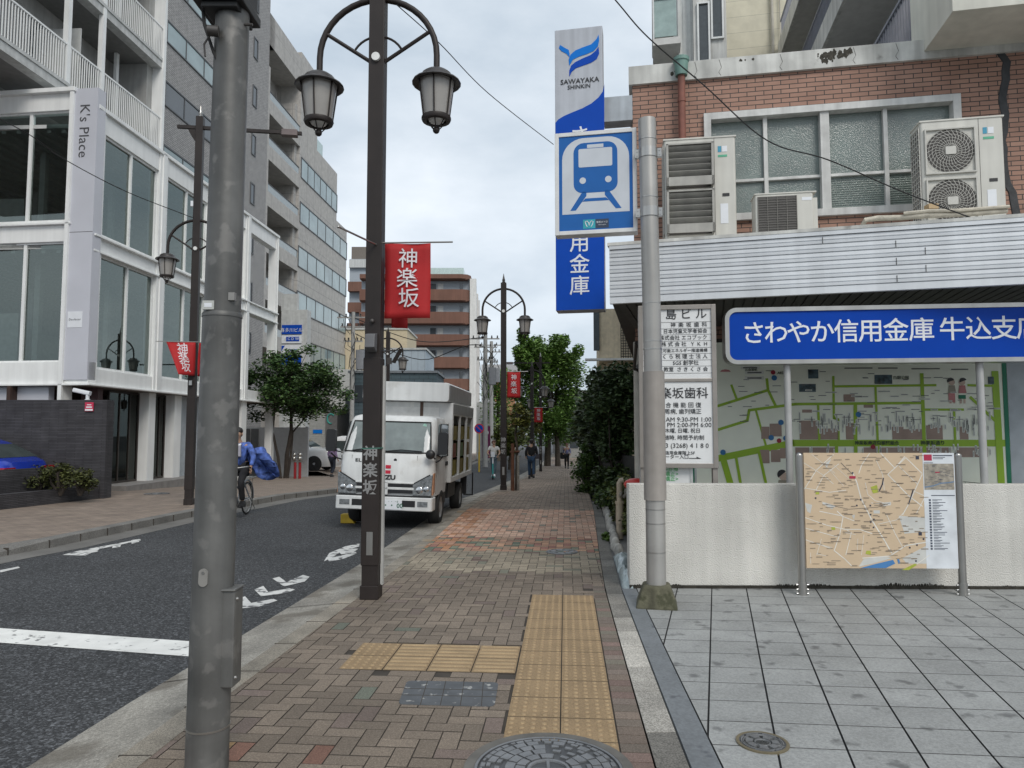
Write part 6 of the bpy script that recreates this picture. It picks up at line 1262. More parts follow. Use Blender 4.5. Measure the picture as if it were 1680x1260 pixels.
# ================================================================ SMALL THINGS: air conditioners, covers, pipe, bags, bicycles behind the wall
ACW = mat('ac_ivory', (.58, .57, .52), rough=.5, var=.05, vs=3, streak=.12)
GRD = mat('ac_grille', (.5, .49, .45), rough=.5); FAN = mat('ac_fan_dark', (.07, .065, .06), rough=.6)
def ac_double(label, loc, rz, louvre=False, group='twin fan outdoor units on the awning roof'):
    t = thing('air_conditioner', label, 'air conditioner', loc, rz, group)
    W, D, H = .94, .33, 1.43
    b = MB(); b.rbox((0, 0, .06), (W, D, H), .03, ax='z').box((-.01, -.01, H), (W+.01, D+.01, H+.02)); b.build('casing', ACW, t)
    b = MB(); b.box((.08, .0, 0), (.2, D, .06)).box((W-.2, 0, 0), (W-.08, D, .06)); b.build('foot', DARKST, t)
    for k, zc in enumerate((.40, 1.04)):
        if not louvre:
            b = MB(); b.cyl((.33, -.004, zc), (.33, .006, zc), .275, n=32); b.build('fan', FAN, t)
            b = MB(); fr(b, .04, .62, zc-.29, zc+.29, .018, -.03, 0)
            for rr in (.09, .13, .17, .21, .25, .285): b.tube([(.33+rr*math.cos(R(a)), -.02, zc+rr*math.sin(R(a))) for a in range(0, 361, 15)], .0028, 4, cap=False)
            for a in range(0, 360, 12): b.tube([(.33+.06*math.cos(R(a)), -.024, zc+.06*math.sin(R(a))), (.33+.18*math.cos(R(a+10)), -.028, zc+.18*math.sin(R(a+10))), (.33+.285*math.cos(R(a+28)), -.018, zc+.285*math.sin(R(a+28)))], .003, 4)
            b.rbox((.27, -.035, zc-.05), (.39, -.02, zc+.05), .012, ax='y'); b.build('fan_guard', GRD, t)
        else:
            b = MB(); b.box((.02, -.14, zc-.29), (.05, 0, zc+.29)).box((.61, -.14, zc-.29), (.64, 0, zc+.29)).box((.02, -.14, zc+.27), (.64, 0, zc+.29)).box((.02, -.14, zc-.29), (.64, -.12, zc-.17)); b.build('wind_hood', mat('hood_grey', (.36, .35, .32), rough=.5, streak=.2), t)
            for q in range(5): o = MB(Matrix.Translation((0, -.07, zc-.12+q*.085)) @ Matrix.Rotation(R(-38), 4, 'X')); o.box((.05, -.06, -.003), (.61, .06, .003)); o.build('hood_slat', mat('hood_grey'), t)
            b = MB(); b.box((.05, -.01, zc-.28), (.61, -.001, zc+.28)); b.build('hood_recess', FAN, t)
    b = MB(); b.box((-.004, .03, .15), (-.0005, D-.03, H-.08)); b.build('coil', FAN, t)
    b = MB()
    for q in range(19): b.box((-.014, .02, .14+q*.068), (-.005, D-.02, .152+q*.068))
    for q in range(5): b.box((-.016, .02+q*.07, .14), (-.004, .03+q*.07, H-.07))
    b.build('side_grille', GRD, t)
    b = MB(); b.box((.66, -.002, .06), (.665, .002, H)); b.build('panel_joint', DARKST, t)
    b = MB(); b.box((.71, -.004, H-.2), (.755, 0, H-.12)); b.build('badge', mat('badge_blue', (.05, .3, .45)), t); b = MB(); b.box((.765, -.004, H-.2), (.83, 0, H-.12)).box((.73, -.004, .25), (.83, 0, .52)); b.build('label_plate', SW, t); b = MB(); b.box((.71, -.004, H-.27), (.83, 0, H-.24)); b.build('badge', mat('badge_green', (.1, .4, .25)), t); b = MB(); b.box((.76, -.006, .62), (.85, .0, .66)); b.build('handle', BLACK, t)
    return t
zr_ = az1+.04
q = at(1509, 199, 8.72); ac_double('tall twin fan outdoor unit with open fan guards beside the window', (q.x, 8.72, q.z-1.45), R(-11))
q = at(1089, 229, 9.45); ac_double('tall outdoor unit fitted with slatted wind hoods next to the station sign pole', (q.x, 9.45, q.z-1.45), R(-9), True)
q = at(1240, 380, 9.1); t = thing('air_conditioner', 'small single fan outdoor unit under the window on the awning roof', 'air conditioner', (q.x, 9.1, zr_-.03), R(-9))
hh = at(1240, 320, 9.1).z-zr_+.03; b = MB(); b.rbox((0, 0, .03), (.72, .28, hh), .02, ax='z').box((-.01, -.01, hh), (.76, .29, hh+.015)).box((.72, .04, .03), (.78, .26, hh-.06)); b.build('casing', ACW, t)
b = MB(); b.box((.03, -.004, .05), (.52, .0, hh-.03)); b.build('fan', FAN, t)
b = MB()
for k in range(26): b.box((.03, -.012, .06+k*(hh-.1)/26), (.52, -.006, .064+k*(hh-.1)/26))
for k in range(5): b.box((.03+.12*k, -.014, .05), (.035+.12*k, -.005, hh-.03))
b.build('fan_guard', mat('grille_grey', (.2, .19, .17), rough=.5), t)
b = MB(); b.box((.56, -.003, .05), (.7, 0, .16)).box((.58, -.003, hh-.1), (.7, 0, hh-.06)); b.build('label_plate', SW, t)
b = MB(); b.tube([at(1340, 322, 9.2), at(1337, 340, 9.2), at(1338, 365, 9.2)], .012, 6)
pi = thing('pipe_bundle', 'taped cream refrigerant pipes lying along the awning roof', 'pipe'); b = MB(); P = [at(px, py, Y) for px, py, Y in ((1414, 372, 8.9), (1420, 361, 8.8), (1440, 358, 8.75), (1480, 357, 8.6), (1520, 353, 8.45), (1570, 352, 8.4), (1610, 349, 8.35), (1652, 346, 8.3))]
b.tube(P, [.03, .032, .035, .033, .04, .03, .034, .03], 9); b.tube([p+Vector((0, -.04, .04)) for p in P[3:]], [.022]*5, 8); b.build('lagging', mat('pipe_tape', (.5, .46, .38), rough=.8, var=.2, vs=14, bump=.5, bs=40), pi, smooth=True)
q = at(1528, 340, 8.5); b = MB(); b.cbox((q.x, 8.5, q.z), (.12, .1, .06)); tag(b.build('wood_block', mat('pale_wood', (.5, .36, .2))), 'small pale wooden block under the twin fan outdoor unit', 'block')
# covers
IRON = mat('cast_iron', (.085, .088, .092), rough=.5, metal=.4, var=.25, vs=9, bump=.2, bs=60); IRONH = mat('worn_cast_iron', (.21, .215, .22), rough=.42, metal=.5, var=.2, vs=12, speck=.15)
def cover(label, c, r, z, kind, rim=None):
    t = thing('manhole_cover', label, 'manhole cover', (c[0], c[1], z)); b = MB(); n = 48
    b.lathe([(r, -.012), (r, .002), (r*.955, .003), (r*.95, -.003), (0, -.003)], (0, 0, 0), n); b.build('plate', IRON, t)
    b = MB()
    def ringp(r0, r1, h=.0035):
        b.add([(q*math.cos(2*math.pi*k/n), q*math.sin(2*math.pi*k/n), hh) for q, hh in ((r0, -.003), (r0+.002, h), (r1-.002, h), (r1, -.003)) for k in range(n)], [(i*n+k, i*n+(k+1) % n, (i+1)*n+(k+1) % n, (i+1)*n+k) for i in range(3) for k in range(n)])
    def cell(r0, r1, a0, a1, h=.0045):
        m = 4; o = []; A = [a0+(a1-a0)*k/m for k in range(m+1)]
        top = [(r0*math.cos(a), r0*math.sin(a)) for a in A]+[(r1*math.cos(a), r1*math.sin(a)) for a in reversed(A)]; l = len(top)
        b.add([(*p, h) for p in top]+[(*p, -.003) for p in top], [tuple(range(l))]+[(k, l+k, l+(k+1) % l, (k+1) % l) for k in range(l)])
    ringp(r*.955, r, .004)
    if kind == 'big':
        for i, (r0, r1, m) in enumerate(((.86, .92, 44), (.74, .845, 26), (.60, .725, 22), (.46, .585, 16), (.32, .445, 12))):
            for k in range(m):
                a = 2*math.pi*(k+.5*(i % 2))/m; d = math.pi/m; rr = random.Random(i*50+k); cell(r*r0, r*r1, a-d*.84, a+d*.84) if rr.random() < .75 else cell(r*(r0+(r1-r0)*.5), r*r1, a-d*.84, a+d*.2)
        ringp(r*.24, r*.29, .005); b.box((-r*.24, -r*.02, -.003), (r*.24, r*.02, .004)).box((-r*.02, -r*.24, -.003), (r*.02, r*.24, .004))
    else:
        ringp(r*.78, r*.84, .004); ringp(r*.3, r*.36, .004)
        for k in range(7): a = 2*math.pi*k/7; cell(r*.42, r*.72, a-.3, a+.3); cell(r*.86, r*.93, a-.35, a+.35)
    b.build('relief', IRONH, t)
    if rim: q = MB(); q.add([(rr*math.cos(2*math.pi*k/n), rr*math.sin(2*math.pi*k/n), h) for rr, h in ((r, .0), (r, .004), (r*1.14, .004), (r*1.14, -.01)) for k in range(n)], [(i*n+k, i*n+(k+1) % n, (i+1)*n+(k+1) % n, (i+1)*n+k) for i in range(3) for k in range(n)]); q.build('rim', rim, t)
    return t
cover('large round iron manhole cover at the foot of the picture', MH, .355, .004, 'big', mat('rim_concrete', (.12, .115, .105), rough=.9, var=.3))
c = gnd(922, 905.5); cover('small round iron cover in the pavement before the orange paving', c.xy, .215, .003, 'small')
c = gnd(1251, 1221); cover('small brown iron cover set in the grey plaza tiles', c.xy, .115, .009, 'small', mat('brass_rim', (.19, .16, .1), rough=.5, metal=.4, var=.2))
c = gnd(257, 812); cover('dark round cover in the far pavement before the glass doors', c.xy, .3, .035, 'small')
# worn rectangular cover plate painted over the pavers
c = [gnd(*p) for p in ((668, 1117), (818, 1120), (811, 1160), (653, 1156))]
wp = thing('cover_plate', 'worn grey painted rectangular patch on the pavers beside the tactile paving', 'cover', (0, 0, 0))
m_ = mat('worn_grey_paint', (.085, .092, .1), rough=.7, var=.2, vs=9, dirt=((.42, .42, .4), 17, .60, .9)); ctr = sum(c, Vector())/4
b = MB(); o_ = []
for i in range(4):
    p0, p1, p2 = c[i-1], c[i], c[(i+1) % 4]
    o_ += [p1+(p0-p1).normalized()*.035, p1+((p0-p1).normalized()+(p2-p1).normalized())*.01, p1+(p2-p1).normalized()*.035]
n = len(o_); b.add([(p.x, p.y, .0028) for p in o_]+[(p.x, p.y, -.004) for p in o_], [tuple(range(n))]+[(k, n+k, n+(k+1) % n, (k+1) % n) for k in range(n)]); b.build('plate', m_, wp)
b = MB(); e1 = (c[1]-c[0]); e2 = (c[3]-c[0])
for u in (.22, .42, .62, .83): q0 = c[0]+e1*u; b.add([(q0.x, q0.y, .0032), ((q0+e1*.008).x, (q0+e1*.008).y, .0032), ((q0+e2+e1*.008).x, (q0+e2).y, .0032), ((q0+e2).x, (q0+e2).y, .0032)], [(0, 1, 2, 3)])
for v_ in (.35, .62): q0 = c[0]+e2*v_; b.add([(q0.x, q0.y, .0033), ((q0+e1).x, (q0+e1).y, .0033), ((q0+e1+e2*.02).x, (q0+e1+e2*.02).y, .0033), ((q0+e2*.02).x, (q0+e2*.02).y, .0033)], [(0, 1, 2, 3)])
b.build('joint', JOINT, wp)
# beige drain pipe at the end of the wall
c = gnd(1017, 884); t = thing('drain_pipe', 'beige plastic vent pipe with a bent top at the end of the low wall', 'pipe', (c.x, c.y, 0)); z1 = at(1018, 790, c.y).z
PVC = mat('beige_pvc', (.44, .365, .27), rough=.55, var=.12, streak=.3)
b = MB(); b.cyl((0, 0, 0), (0, 0, .22), .052, n=14).cyl((0, 0, .22), (0, 0, .24), .058, n=14).cyl((0, 0, .24), (0, 0, .52), .06, .056, 14).cyl((0, 0, .52), (0, 0, .56), .066, n=14).cyl((0, 0, .56), (0, 0, z1-.08), .042, n=14).cyl((0, 0, z1-.19), (0, 0, z1-.17), .046, n=14); b.tube([(0, 0, z1-.09), (0, 0, z1-.03), (.02, 0, z1+.01), (.06, 0, z1+.02)], .043, 12); b.build('pipe', PVC, t, smooth=True); b = MB(); b.tube([(.05, -.04, .62), (.09, -.06, .66), (.1, -.03, .74)], .03, 8).cyl((.0, -.055, .66), (.03, -.07, .66), .04); b.build('valve', mat('pipe_valve', (.2, .18, .15), rough=.6), t, smooth=True)
# translucent weighted plastic sheet between kerb and wall
def bag(label, pts, z0, h, seed, m):
    rn = random.Random(seed); nx, ny = 10, 16; b = MB(); P = []
    for j in range(ny+1):
        v = j/ny; l = Vector(pts[0]).lerp(Vector(pts[3]), v); r = Vector(pts[1]).lerp(Vector(pts[2]), v)
        for i in range(nx+1):
            u = i/nx; e = (math.sin(math.pi*u)*math.sin(math.pi*v))**.45; w_ = .3*math.sin(v*26+u*7+rn.uniform(-.5, .5))+.22*math.sin(v*11-u*12); q = l.lerp(r, u); P.append((q.x, q.y, z0+max(0, h*e*(.85+.25*w_))))
    b.add(P, [(j*(nx+1)+i, j*(nx+1)+i+1, (j+1)*(nx+1)+i+1, (j+1)*(nx+1)+i) for j in range(ny) for i in range(nx)])
    return tag(b.build('plastic_bag', m, smooth=True), label, 'bag', 'weighted bags by the wall')
PLS = mat('clear_plastic_bag', (.42, .49, .5), rough=.25, var=.25, vs=9, bump=.5, bs=18, bd=.03, spec=.8)
x = lambda Y: prof(Y)[1]+.175
bag('crumpled pale plastic bag nearest the end of the low wall', [(x(7.45), 7.45), (LW[0]+.04, 7.3), (LW[0]+.1, 8.2), (x(8.3), 8.2)], -.01, .17, 1, PLS)
bag('crumpled pale plastic bag lying beside the beige pipe', [(x(8.25), 8.25), (LW[0]+.1, 8.2), (1.55, 9.2), (x(9.3), 9.3)], -.01, .14, 2, PLS)
b = MB(); c = at(1036, 852, 8.4); b.box((c.x-.1, 8.3, .15), (c.x+.12, 8.55, .17)); 
# bicycles parked between the wall and the map
def wheel(b, bt, c, r, ax, spokes=14, tr=.018):
    """tyre into bt, rim and spokes into b; ax = unit axle direction"""
    ax = Vector(ax).normalized(); u = ax.cross(Vector((0, 0, 1))).normalized(); v = Vector((0, 0, 1)); c = Vector(c); n = 28
    ring = lambda R_: [c+u*(R_*math.cos(2*math.pi*k/n))+v*(R_*math.sin(2*math.pi*k/n)) for k in range(n+1)]
    bt.tube(ring(r-tr), tr, 7, False); b.tube(ring(r-tr*2.3), .011, 6, False)
    for k in range(spokes): a = 2*math.pi*k/spokes; b.tube([c+ax*(.03 if k % 2 else -.03), c+u*((r-.04)*math.cos(a))+v*((r-.04)*math.sin(a))], .0022, 4)
    b.cyl(c-ax*.05, c+ax*.05, .02, n=8)
def bicycle(label, loc, rz, frame_m, basket=False, rack=True, seatm=BLACK, group=None):
    """local +x = forward"""
    t = thing('bicycle', label, 'bicycle', loc, rz, group); r = .335
    for x in (-.52, .55):
        a, c = MB(), MB(); wheel(a, c, (x, 0, r), r, (0, 1, 0)); o = a.build('wheel', STEEL, t, smooth=True); c.build('tyre', RUBBER, o, smooth=True)
    b = MB()
    for p in ([(-.52, .06, r), (-.15, .02, .78)], [(-.52, -.06, r), (-.15, -.02, .78)], [(-.52, .06, r), (-.02, .03, .29)], [(-.02, 0, .29), (-.17, 0, .86)], [(-.02, 0, .29), (.36, 0, .72)], [(-.1, 0, .52), (.37, 0, .8)], [(.55, .06, r), (.42, .05, .66), (.36, 0, .72)], [(.55, -.06, r), (.42, -.05, .66), (.36, 0, .72)], [(.36, 0, .68), (.32, 0, 1.0)]): b.tube(p, .015, 8)
    b.build('frame', frame_m, t, smooth=True)
    b = MB(); b.tube([(.1, -.28, .98), (.22, -.26, 1.02), (.33, -.12, 1.0), (.33, .12, 1.0), (.22, .26, 1.02), (.1, .28, .98)], .012, 8); b.build('handlebar', STEEL, t, smooth=True)
    for s in (-1, 1): b = MB(); b.tube([(.19, s*.265, 1.01), (.08, s*.285, .975)], .017, 8); b.build('grip', BLACK, t, smooth=True)
    b = MB(); b.add([(-.32, -.1, .88), (-.3, -.1, .93), (-.1, -.05, .94), (.04, -.02, .93), (.04, .02, .93), (-.1, .05, .94), (-.3, .1, .93), (-.32, .1, .88), (-.3, 0, .955), (-.1, 0, .955), (-.1, 0, .87)], [(0, 1, 8), (1, 2, 9, 8), (2, 3, 9), (3, 4, 9), (4, 5, 9), (5, 6, 8, 9), (6, 7, 8), (0, 8, 7), (0, 10, 3, 2, 1), (7, 6, 5, 4, 10), (0, 7, 10), (3, 10, 4)]); b.build('saddle', seatm, t, smooth=True)
    b = MB(); b.tube([(-.52+.37*math.cos(R(a)), 0, r+.37*math.sin(R(a))) for a in range(5, 190, 12)], .022, 6); b.build('mudguard', mat('mudguard_grey', (.3, .31, .32), rough=.35, metal=.5), t, smooth=True)
    if rack: b = MB(); b.tube([(-.2, .07, .74), (-.85, .08, .76), (-.85, -.08, .76), (-.2, -.07, .74)], .008, 6).tube([(-.52, .08, r), (-.62, .08, .75)], .006, 5).tube([(-.52, -.08, r), (-.62, -.08, .75)], .006, 5).tube([(-.3, 0, .75), (-.84, 0, .76)], .006, 5); b.build('rack', STEEL, t, smooth=True)
    b = MB(); b.tube([(-.52, .07, r), (-.72, .1, .1), (-.72, -.1, .1), (-.52, -.07, r)], .009, 6); b.build('stand', STEEL, t, smooth=True)
    b = MB(); b.cyl((-.02, -.05, .29), (-.02, -.04, .29), .09, n=20); b.tube([(-.02, .06, .29), (.12, .07, .2), (.12, .14, .2)], .011, 6).tube([(-.02, -.06, .29), (-.16, -.07, .38), (-.16, -.14, .38)], .011, 6); b.build('crank', DARKST, t, smooth=True)
    if basket:
        b = MB()
        for k in range(6): z = .72+.045*k; s = .13+.008*k; b.tube([(.45, -s, z), (.75, -s, z), (.75, s, z), (.45, s, z), (.45, -s, z)], .004, 4)
        for k in range(7): x = .45+.05*k; b.tube([(x, -.17, .95), (x, -.13, .72), (x, .13, .72), (x, .17, .95)], .003, 4)
        b.build('basket', DARKST, t)
    return t
q = at(1385, 735, 8.3); bicycle('bicycle with a red and black saddle parked behind the low wall', (q.x+.1, 8.3, .16), R(-160), mat('bike_red', (.3, .02, .03), rough=.3), False, seatm=mat('saddle_red', (.25, .02, .04), rough=.45))
q = at(1590, 770, 8.35); bicycle('bicycle with a wire basket parked behind the map stand', (q.x-.6, 8.35, .05), R(8), mat('bike_maroon', (.16, .02, .03), rough=.3), True)
q = at(1030, 788, 8.6); b = MB(); rn = random.Random(4); b.sphere((q.x+.1, 8.6, q.z-.05), .13, 9, 6, (1.2, 1, .6)); t = tag(b.build('red_bag', mat('red_plastic', (.5, .04, .03), rough=.4), smooth=True), 'scrap of red plastic showing over the end of the low wall', 'bag')
# siamese hydrant by the tree
c = at(487, 785, 30.5); t = thing('hydrant', 'red and chrome twin fire brigade inlet below the street tree', 'hydrant', (c.x, 30.5, zg(30.5)+.03)); b = MB(); b.cyl((-.08, 0, 0), (-.08, 0, .75), .06, n=10).cyl((.12, 0, 0), (.12, 0, .75), .06, n=10); each(b, 'pipe', mat('hydrant_red', (.27, .015, .02), rough=.4), t, smooth=True); b = MB(); b.box((-.22, -.06, .7), (.24, .1, .78)).sphere((-.1, -.1, .86), .1, 10, 6).sphere((.14, -.1, .86), .1, 10, 6).sphere((-.1, -.08, 1.02), .09, 10, 6).sphere((.14, -.08, 1.02), .09, 10, 6); each(b, 'coupling', STEEL, t, smooth=True)
# ================================================================ VEHICLES
VW = mat('truck_white', (.66, .67, .66), rough=.35, var=.07, vs=2.5, streak=.12, coat=.3, dirt=((.42, .4, .36), 2.2, .6, .4))
VGLASS = mat('vehicle_glass', (.05, .065, .065), rough=.05, spec=.7, var=.25, vs=2)
CHR = mat('chrome', (.6, .6, .6), rough=.12, metal=1.0, var=.05); HLAMP = mat('headlamp_lens', (.33, .35, .36), rough=.12, metal=.6, var=.45, vs=22); AMB = mat('amber_lens', (.42, .2, .1), rough=.2, var=.2, vs=20)
def outline(x0, x1, w, r, n=4):
    """rounded rectangle: x from x0 to x1 (length), half width w"""
    o = []
    for cx, cy, a in ((x1-r, w-r, 0), (x0+r, w-r, 90), (x0+r, -w+r, 180), (x1-r, -w+r, 270)): o += [(cx+r*math.cos(R(a+90*k/n)), cy+r*math.sin(R(a+90*k/n))) for k in range(n+1)]
    return o
def loft(b, levels, swap=False):
    """levels: (z, x0, x1, half width, radius)"""
    vs = []; n = 0
    for z, x0, x1, w, r in levels:
        o = outline(x0, x1, w, r); n = len(o); vs += [((y, x, z) if swap else (x, y, z)) for x, y in o]
    m = len(levels); b.add(vs, [(i*n+k, i*n+(k+1) % n, (i+1)*n+(k+1) % n, (i+1)*n+k) for i in range(m-1) for k in range(n)]+[tuple(range(n-1, -1, -1)), tuple(range((m-1)*n, m*n))]); return b
def road_wheel(parent, c, r, w, side, hub=CHR, spokes=6):
    """side +-1: outer face along y (cars) ; c centre, axle along y"""
    o = MB(); M = Matrix.Rotation(math.pi/2*(-side), 3, 'X')
    o.lathe([(r*.62, -w/2), (r*.93, -w/2), (r, -w*.3), (r, w*.3), (r*.93, w/2), (r*.62, w/2), (r*.58, w*.3)], c, 26, M); wh = o.build('wheel', RUBBER, parent, smooth=True)
    q = MB(); q.lathe([(r*.63, w*.28), (r*.6, w*.4), (r*.5, w*.25), (.001, w*.2)], c, 26, M)
    for k in range(spokes):
        a = 2*math.pi*k/spokes; u, v = math.cos(a), math.sin(a); P = [Vector((u*s*r-v*t, v*s*r+u*t, h)) for s, t, h in ((.12, -.035, w*.42), (.6, -.02, w*.38), (.6, .02, w*.38), (.12, .035, w*.42), (.12, -.035, w*.2), (.6, -.02, w*.2), (.6, .02, w*.2), (.12, .035, w*.2))]
        q.add([Vector(c)+M @ p for p in P], [(0, 1, 2, 3), (0, 4, 5, 1), (1, 5, 6, 2), (2, 6, 7, 3), (3, 7, 4, 0)])
    q.lathe([(r*.2, w*.2), (r*.18, w*.48), (.001, w*.5)], c, 14, M); q.build('rim', hub, wh, smooth=True)
# ---- the delivery truck
TK = thing('delivery_truck', 'white cab over delivery truck parked at the kerb with open sided beverage body', 'truck', (-2.25, 12.5, -.105), 0)
TK.rotation_euler = (0, R(1.7), R(-4.5))
b = MB(); loft(b, [(.58, .03, 1.55, .835, .16), (.8, .015, 1.55, .845, .17), (1.05, .03, 1.55, .85, .18), (1.28, .07, 1.55, .85, .18), (1.33, .10, 1.55, .845, .18), (1.62, .26, 1.56, .82, .16), (1.9, .42, 1.56, .79, .15), (1.97, .49, 1.55, .765, .15), (2.005, .62, 1.5, .68, .12)], True)
b.build('cab', VW, TK, smooth=True)
b = MB(); b.rbox((-.86, -.04, .34), (.86, .3, .575), .05, ax='z', n=5); bm_ = b.build('bumper', VW, TK, smooth=True, bevel=.015)
b = MB()
for s in (-1, 1): b.box((s*.42-.14, -.043, .41), (s*.42+.14, -.02, .52))
b.box((-.82, -.0, .565), (.82, .05, .6)); each(b, 'slot', BLACK, bm_)
b = MB()
for s in (-1, 1): b.box((s*.69-.09, -.046, .42), (s*.69+.09, -.02, .51))
each(b, 'fog_lamp', HLAMP, bm_)
b = MB(); b.box((-.0, -.052, .36), (.33, -.041, .525)); np_ = b.build('number_plate', SW, bm_); texts('lettering', [('・・ ・0', .05, (.17, -.054, .495), {}), ('・・ 00', .11, (.17, -.054, .425), {'bold': .002})], mat('plate_green', (.03, .12, .07)), np_)
b = MB()
for z in (.64, .745): b.box((-.50, -.004, z), (.50, .02, z+.055))
each(b, 'grille', BLACK, TK)
b = MB(); b.box((-.04, -.012, .61), (.06, .02, .83)).box((-.52, -.012, .70), (.52, .02, .742)).box((-.52, -.012, .805), (.52, .02, .83)); b.build('grille_bar', VW, TK, bevel=.006)
for s in (-1, 1):
    P = [(.50, .61), (.83, .61), (.845, .98), (.80, .965), (.50, .80)]; b = MB(); q = [(s*x, z) for x, z in P]; b.prism(q if s > 0 else q[::-1], -.008, .09); h = b.build('headlight', HLAMP, TK, bevel=.008)
    b = MB(); b.sphere((s*.62, -.002, .70), .07, 12, 8, (1, .25, 1)).sphere((s*.74, -.002, .72), .055, 12, 8, (1, .25, 1)); each(b, 'reflector', CHR, h, smooth=True)
    b = MB(); q = [(s*x, z) for x, z in ((.5, .795), (.8, .965), (.8, .985), (.5, .815))]; b.prism(q if s > 0 else q[::-1], -.011, .02); b.build('frame', BLACK, h)
    b = MB(); q = [(y, z) for y, z in ((.03, .62), (.2, .66), (.22, 1.0), (.08, .99))]; b.prism(q, s*.835, s*.853, 'x'); b.build('indicator', AMB, h)
# glass laid on the lofted cab
ws = [(-.765, 1.345), (.765, 1.345), (.69, 1.885), (-.69, 1.885)]
def wy(z): return .10+(z-1.33)*.56-.012 if z < 1.9 else .42
b = MB(); n = 8; V = []
for j in range(7):
    v = j/6; z = 1.345+(1.885-1.345)*v; hw = .775-.075*v
    for i in range(n+1):
        u = -1+2*i/n; x_ = hw*u; rr = .178-.02*v; ex = abs(x_)-(.846-.056*v-rr); V.append((x_, wy(z)+(rr-math.sqrt(rr*rr-min(ex, rr*.93)**2) if ex > 0 else 0), z))
b.add(V, [(j*(n+1)+i, j*(n+1)+i+1, (j+1)*(n+1)+i+1, (j+1)*(n+1)+i) for j in range(6) for i in range(n)]); wsh = b.build('windscreen', mat('windscreen_glass', (.17, .2, .195), rough=.06, spec=.8, var=.3, vs=3), TK, smooth=True)
b = MB(); rim = [V[i] for i in range(n+1)]+[V[j*(n+1)+n] for j in range(1, 7)]+[V[6*(n+1)+i] for i in range(n-1, -1, -1)]+[V[j*(n+1)] for j in range(5, -1, -1)]; b.tube([Vector(p)+Vector((0, -.003, 0)) for p in rim], .014, 6); b.build('gasket', RUBBER, wsh, smooth=True)
b = MB(); b.box((-.16, wy(1.72)-.012, 1.68), (.12, wy(1.72)+.0, 1.80)); 
b = MB(); b.tube([(-.1, wy(1.36)-.02, 1.35), (.25, wy(1.38)-.025, 1.39), (.62, wy(1.37)-.02, 1.37)], .01, 6).tube([(-.62, wy(1.36)-.02, 1.36), (-.3, wy(1.4)-.025, 1.41), (-.0, wy(1.37)-.02, 1.36)], .01, 6); b.build('wiper', BLACK, wsh, smooth=True)
b = MB(); b.cyl((.6, wy(1.84)-.006, 1.83), (.6, wy(1.84)-.002, 1.83), .035, n=14); b.build('sticker', mat('pale_green_sticker', (.35, .6, .5)), wsh)
b = MB(); b.box((-.15, .35, 1.62), (.17, .36, 1.8)); 
for s in (-1, 1):
    b = MB(); b.prism([(.32, 1.3), (.62, 1.27), (1.36, 1.27), (1.36, 1.86), (.62, 1.86)], s*.81, s*.862, 'x'); dw = b.build('door_window', VGLASS, TK); dw.rotation_euler = (0, 0, 0)
    b = MB(); b.tube([(s*.864, .32, 1.3), (s*.864, .62, 1.265), (s*.864, 1.37, 1.265), (s*.85, 1.37, 1.865), (s*.85, .62, 1.865), (s*.864, .32, 1.3)], .012, 6); b.build('gasket', RUBBER, dw, smooth=True)
    b = MB(); b.box((s*.852-.002, .30, .62), (s*.852+.002, .306, 1.3)).box((s*.853-.002, 1.42, .62), (s*.853+.002, 1.426, 1.9)); b.build('door_gap', DARKST, TK)
    b = MB(); b.rbox((s*.86-.01, 1.2, 1.08), (s*.86+.015, 1.38, 1.16), .02, ax='x'); b.build('door_handle', BLACK, TK)
    b = MB(); x = s*1.0; b.rbox((x-.085, .0, 1.33), (x+.085, .1, 1.72), .04, n=4); b.tube([(s*.84, .25, 1.18), (s*.93, .12, 1.22), (x, .05, 1.3)], .014, 6).tube([(s*.84, .3, 1.3), (x, .06, 1.36)], .012, 6); b.build('mirror', BLACK, TK, smooth=True)
b = MB(); b.sphere((.80, -.05, 1.33), .085, 14, 8, (1, .7, 1)).cyl((.86, .1, 1.25), (.8, -.03, 1.33), .014); b.build('round_mirror', BLACK, TK, smooth=True)
b = MB(); b.box((-.62, .058, 1.0), (-.617, .075, 1.28)).box((.55, .058, .98), (.553, .075, 1.3)); each(b, 'panel_gap', DARKST, TK)
b = MB(); b.cyl((.16, .055, 1.21), (.16, .09, 1.21), .028, n=14); b.build('washer_cap', BLACK, TK)
texts('lettering', [('ISUZU', .108, (.0, .012, .905), {'bold': .005, 'sx': 1.25}), ('ELF', .085, (-.47, .042, 1.19), {'bold': .001, 'sx': 1.4})], mat('badge_black', (.03, .03, .03), rough=.3), TK)
b = MB(); b.box((.0, .025, 1.06), (.09, .04, 1.12)).box((.0, .022, .97), (.09, .036, 1.03)); each(b, 'red_badge', mat('badge_red', (.55, .02, .05)), TK)
# body
b = MB(); b.box((-.88, 1.72, .72), (.88, 1.78, 2.3)).box((-.88, 4.75, .72), (.88, 4.8, 2.3)).box((-.88, 1.78, .72), (.88, 4.75, .82)).box((-.88, 1.78, 2.05), (.88, 4.75, 2.3)).box((-.05, 1.78, .82), (.05, 4.75, 2.05)); body = b.build('cargo_body', VW, TK, bevel=.008)
b = MB(); b.rbox((-.88, 1.42, 2.31), (.84, 4.6, 2.68), .05, ax='y'); b.build('roof_fairing', VW, TK, bevel=.01)
b = MB(); b.box((.845, 1.5, 2.33), (.851, 4.55, 2.64)).box((.8805, 1.8, 2.08), (.885, 4.74, 2.28)); each(b, 'aluminium_panel', mat('brushed_panel', (.33, .34, .35), rough=.4, metal=.4, streak=.25), TK)
b = MB(); 
for s in (-1, 1):
    for y in (1.78, 2.75, 3.72, 4.69): b.box((s*.86-.025, y, .82), (s*.86+.025, y+.06, 2.05))
each(b, 'side_pillar', ALU, TK)
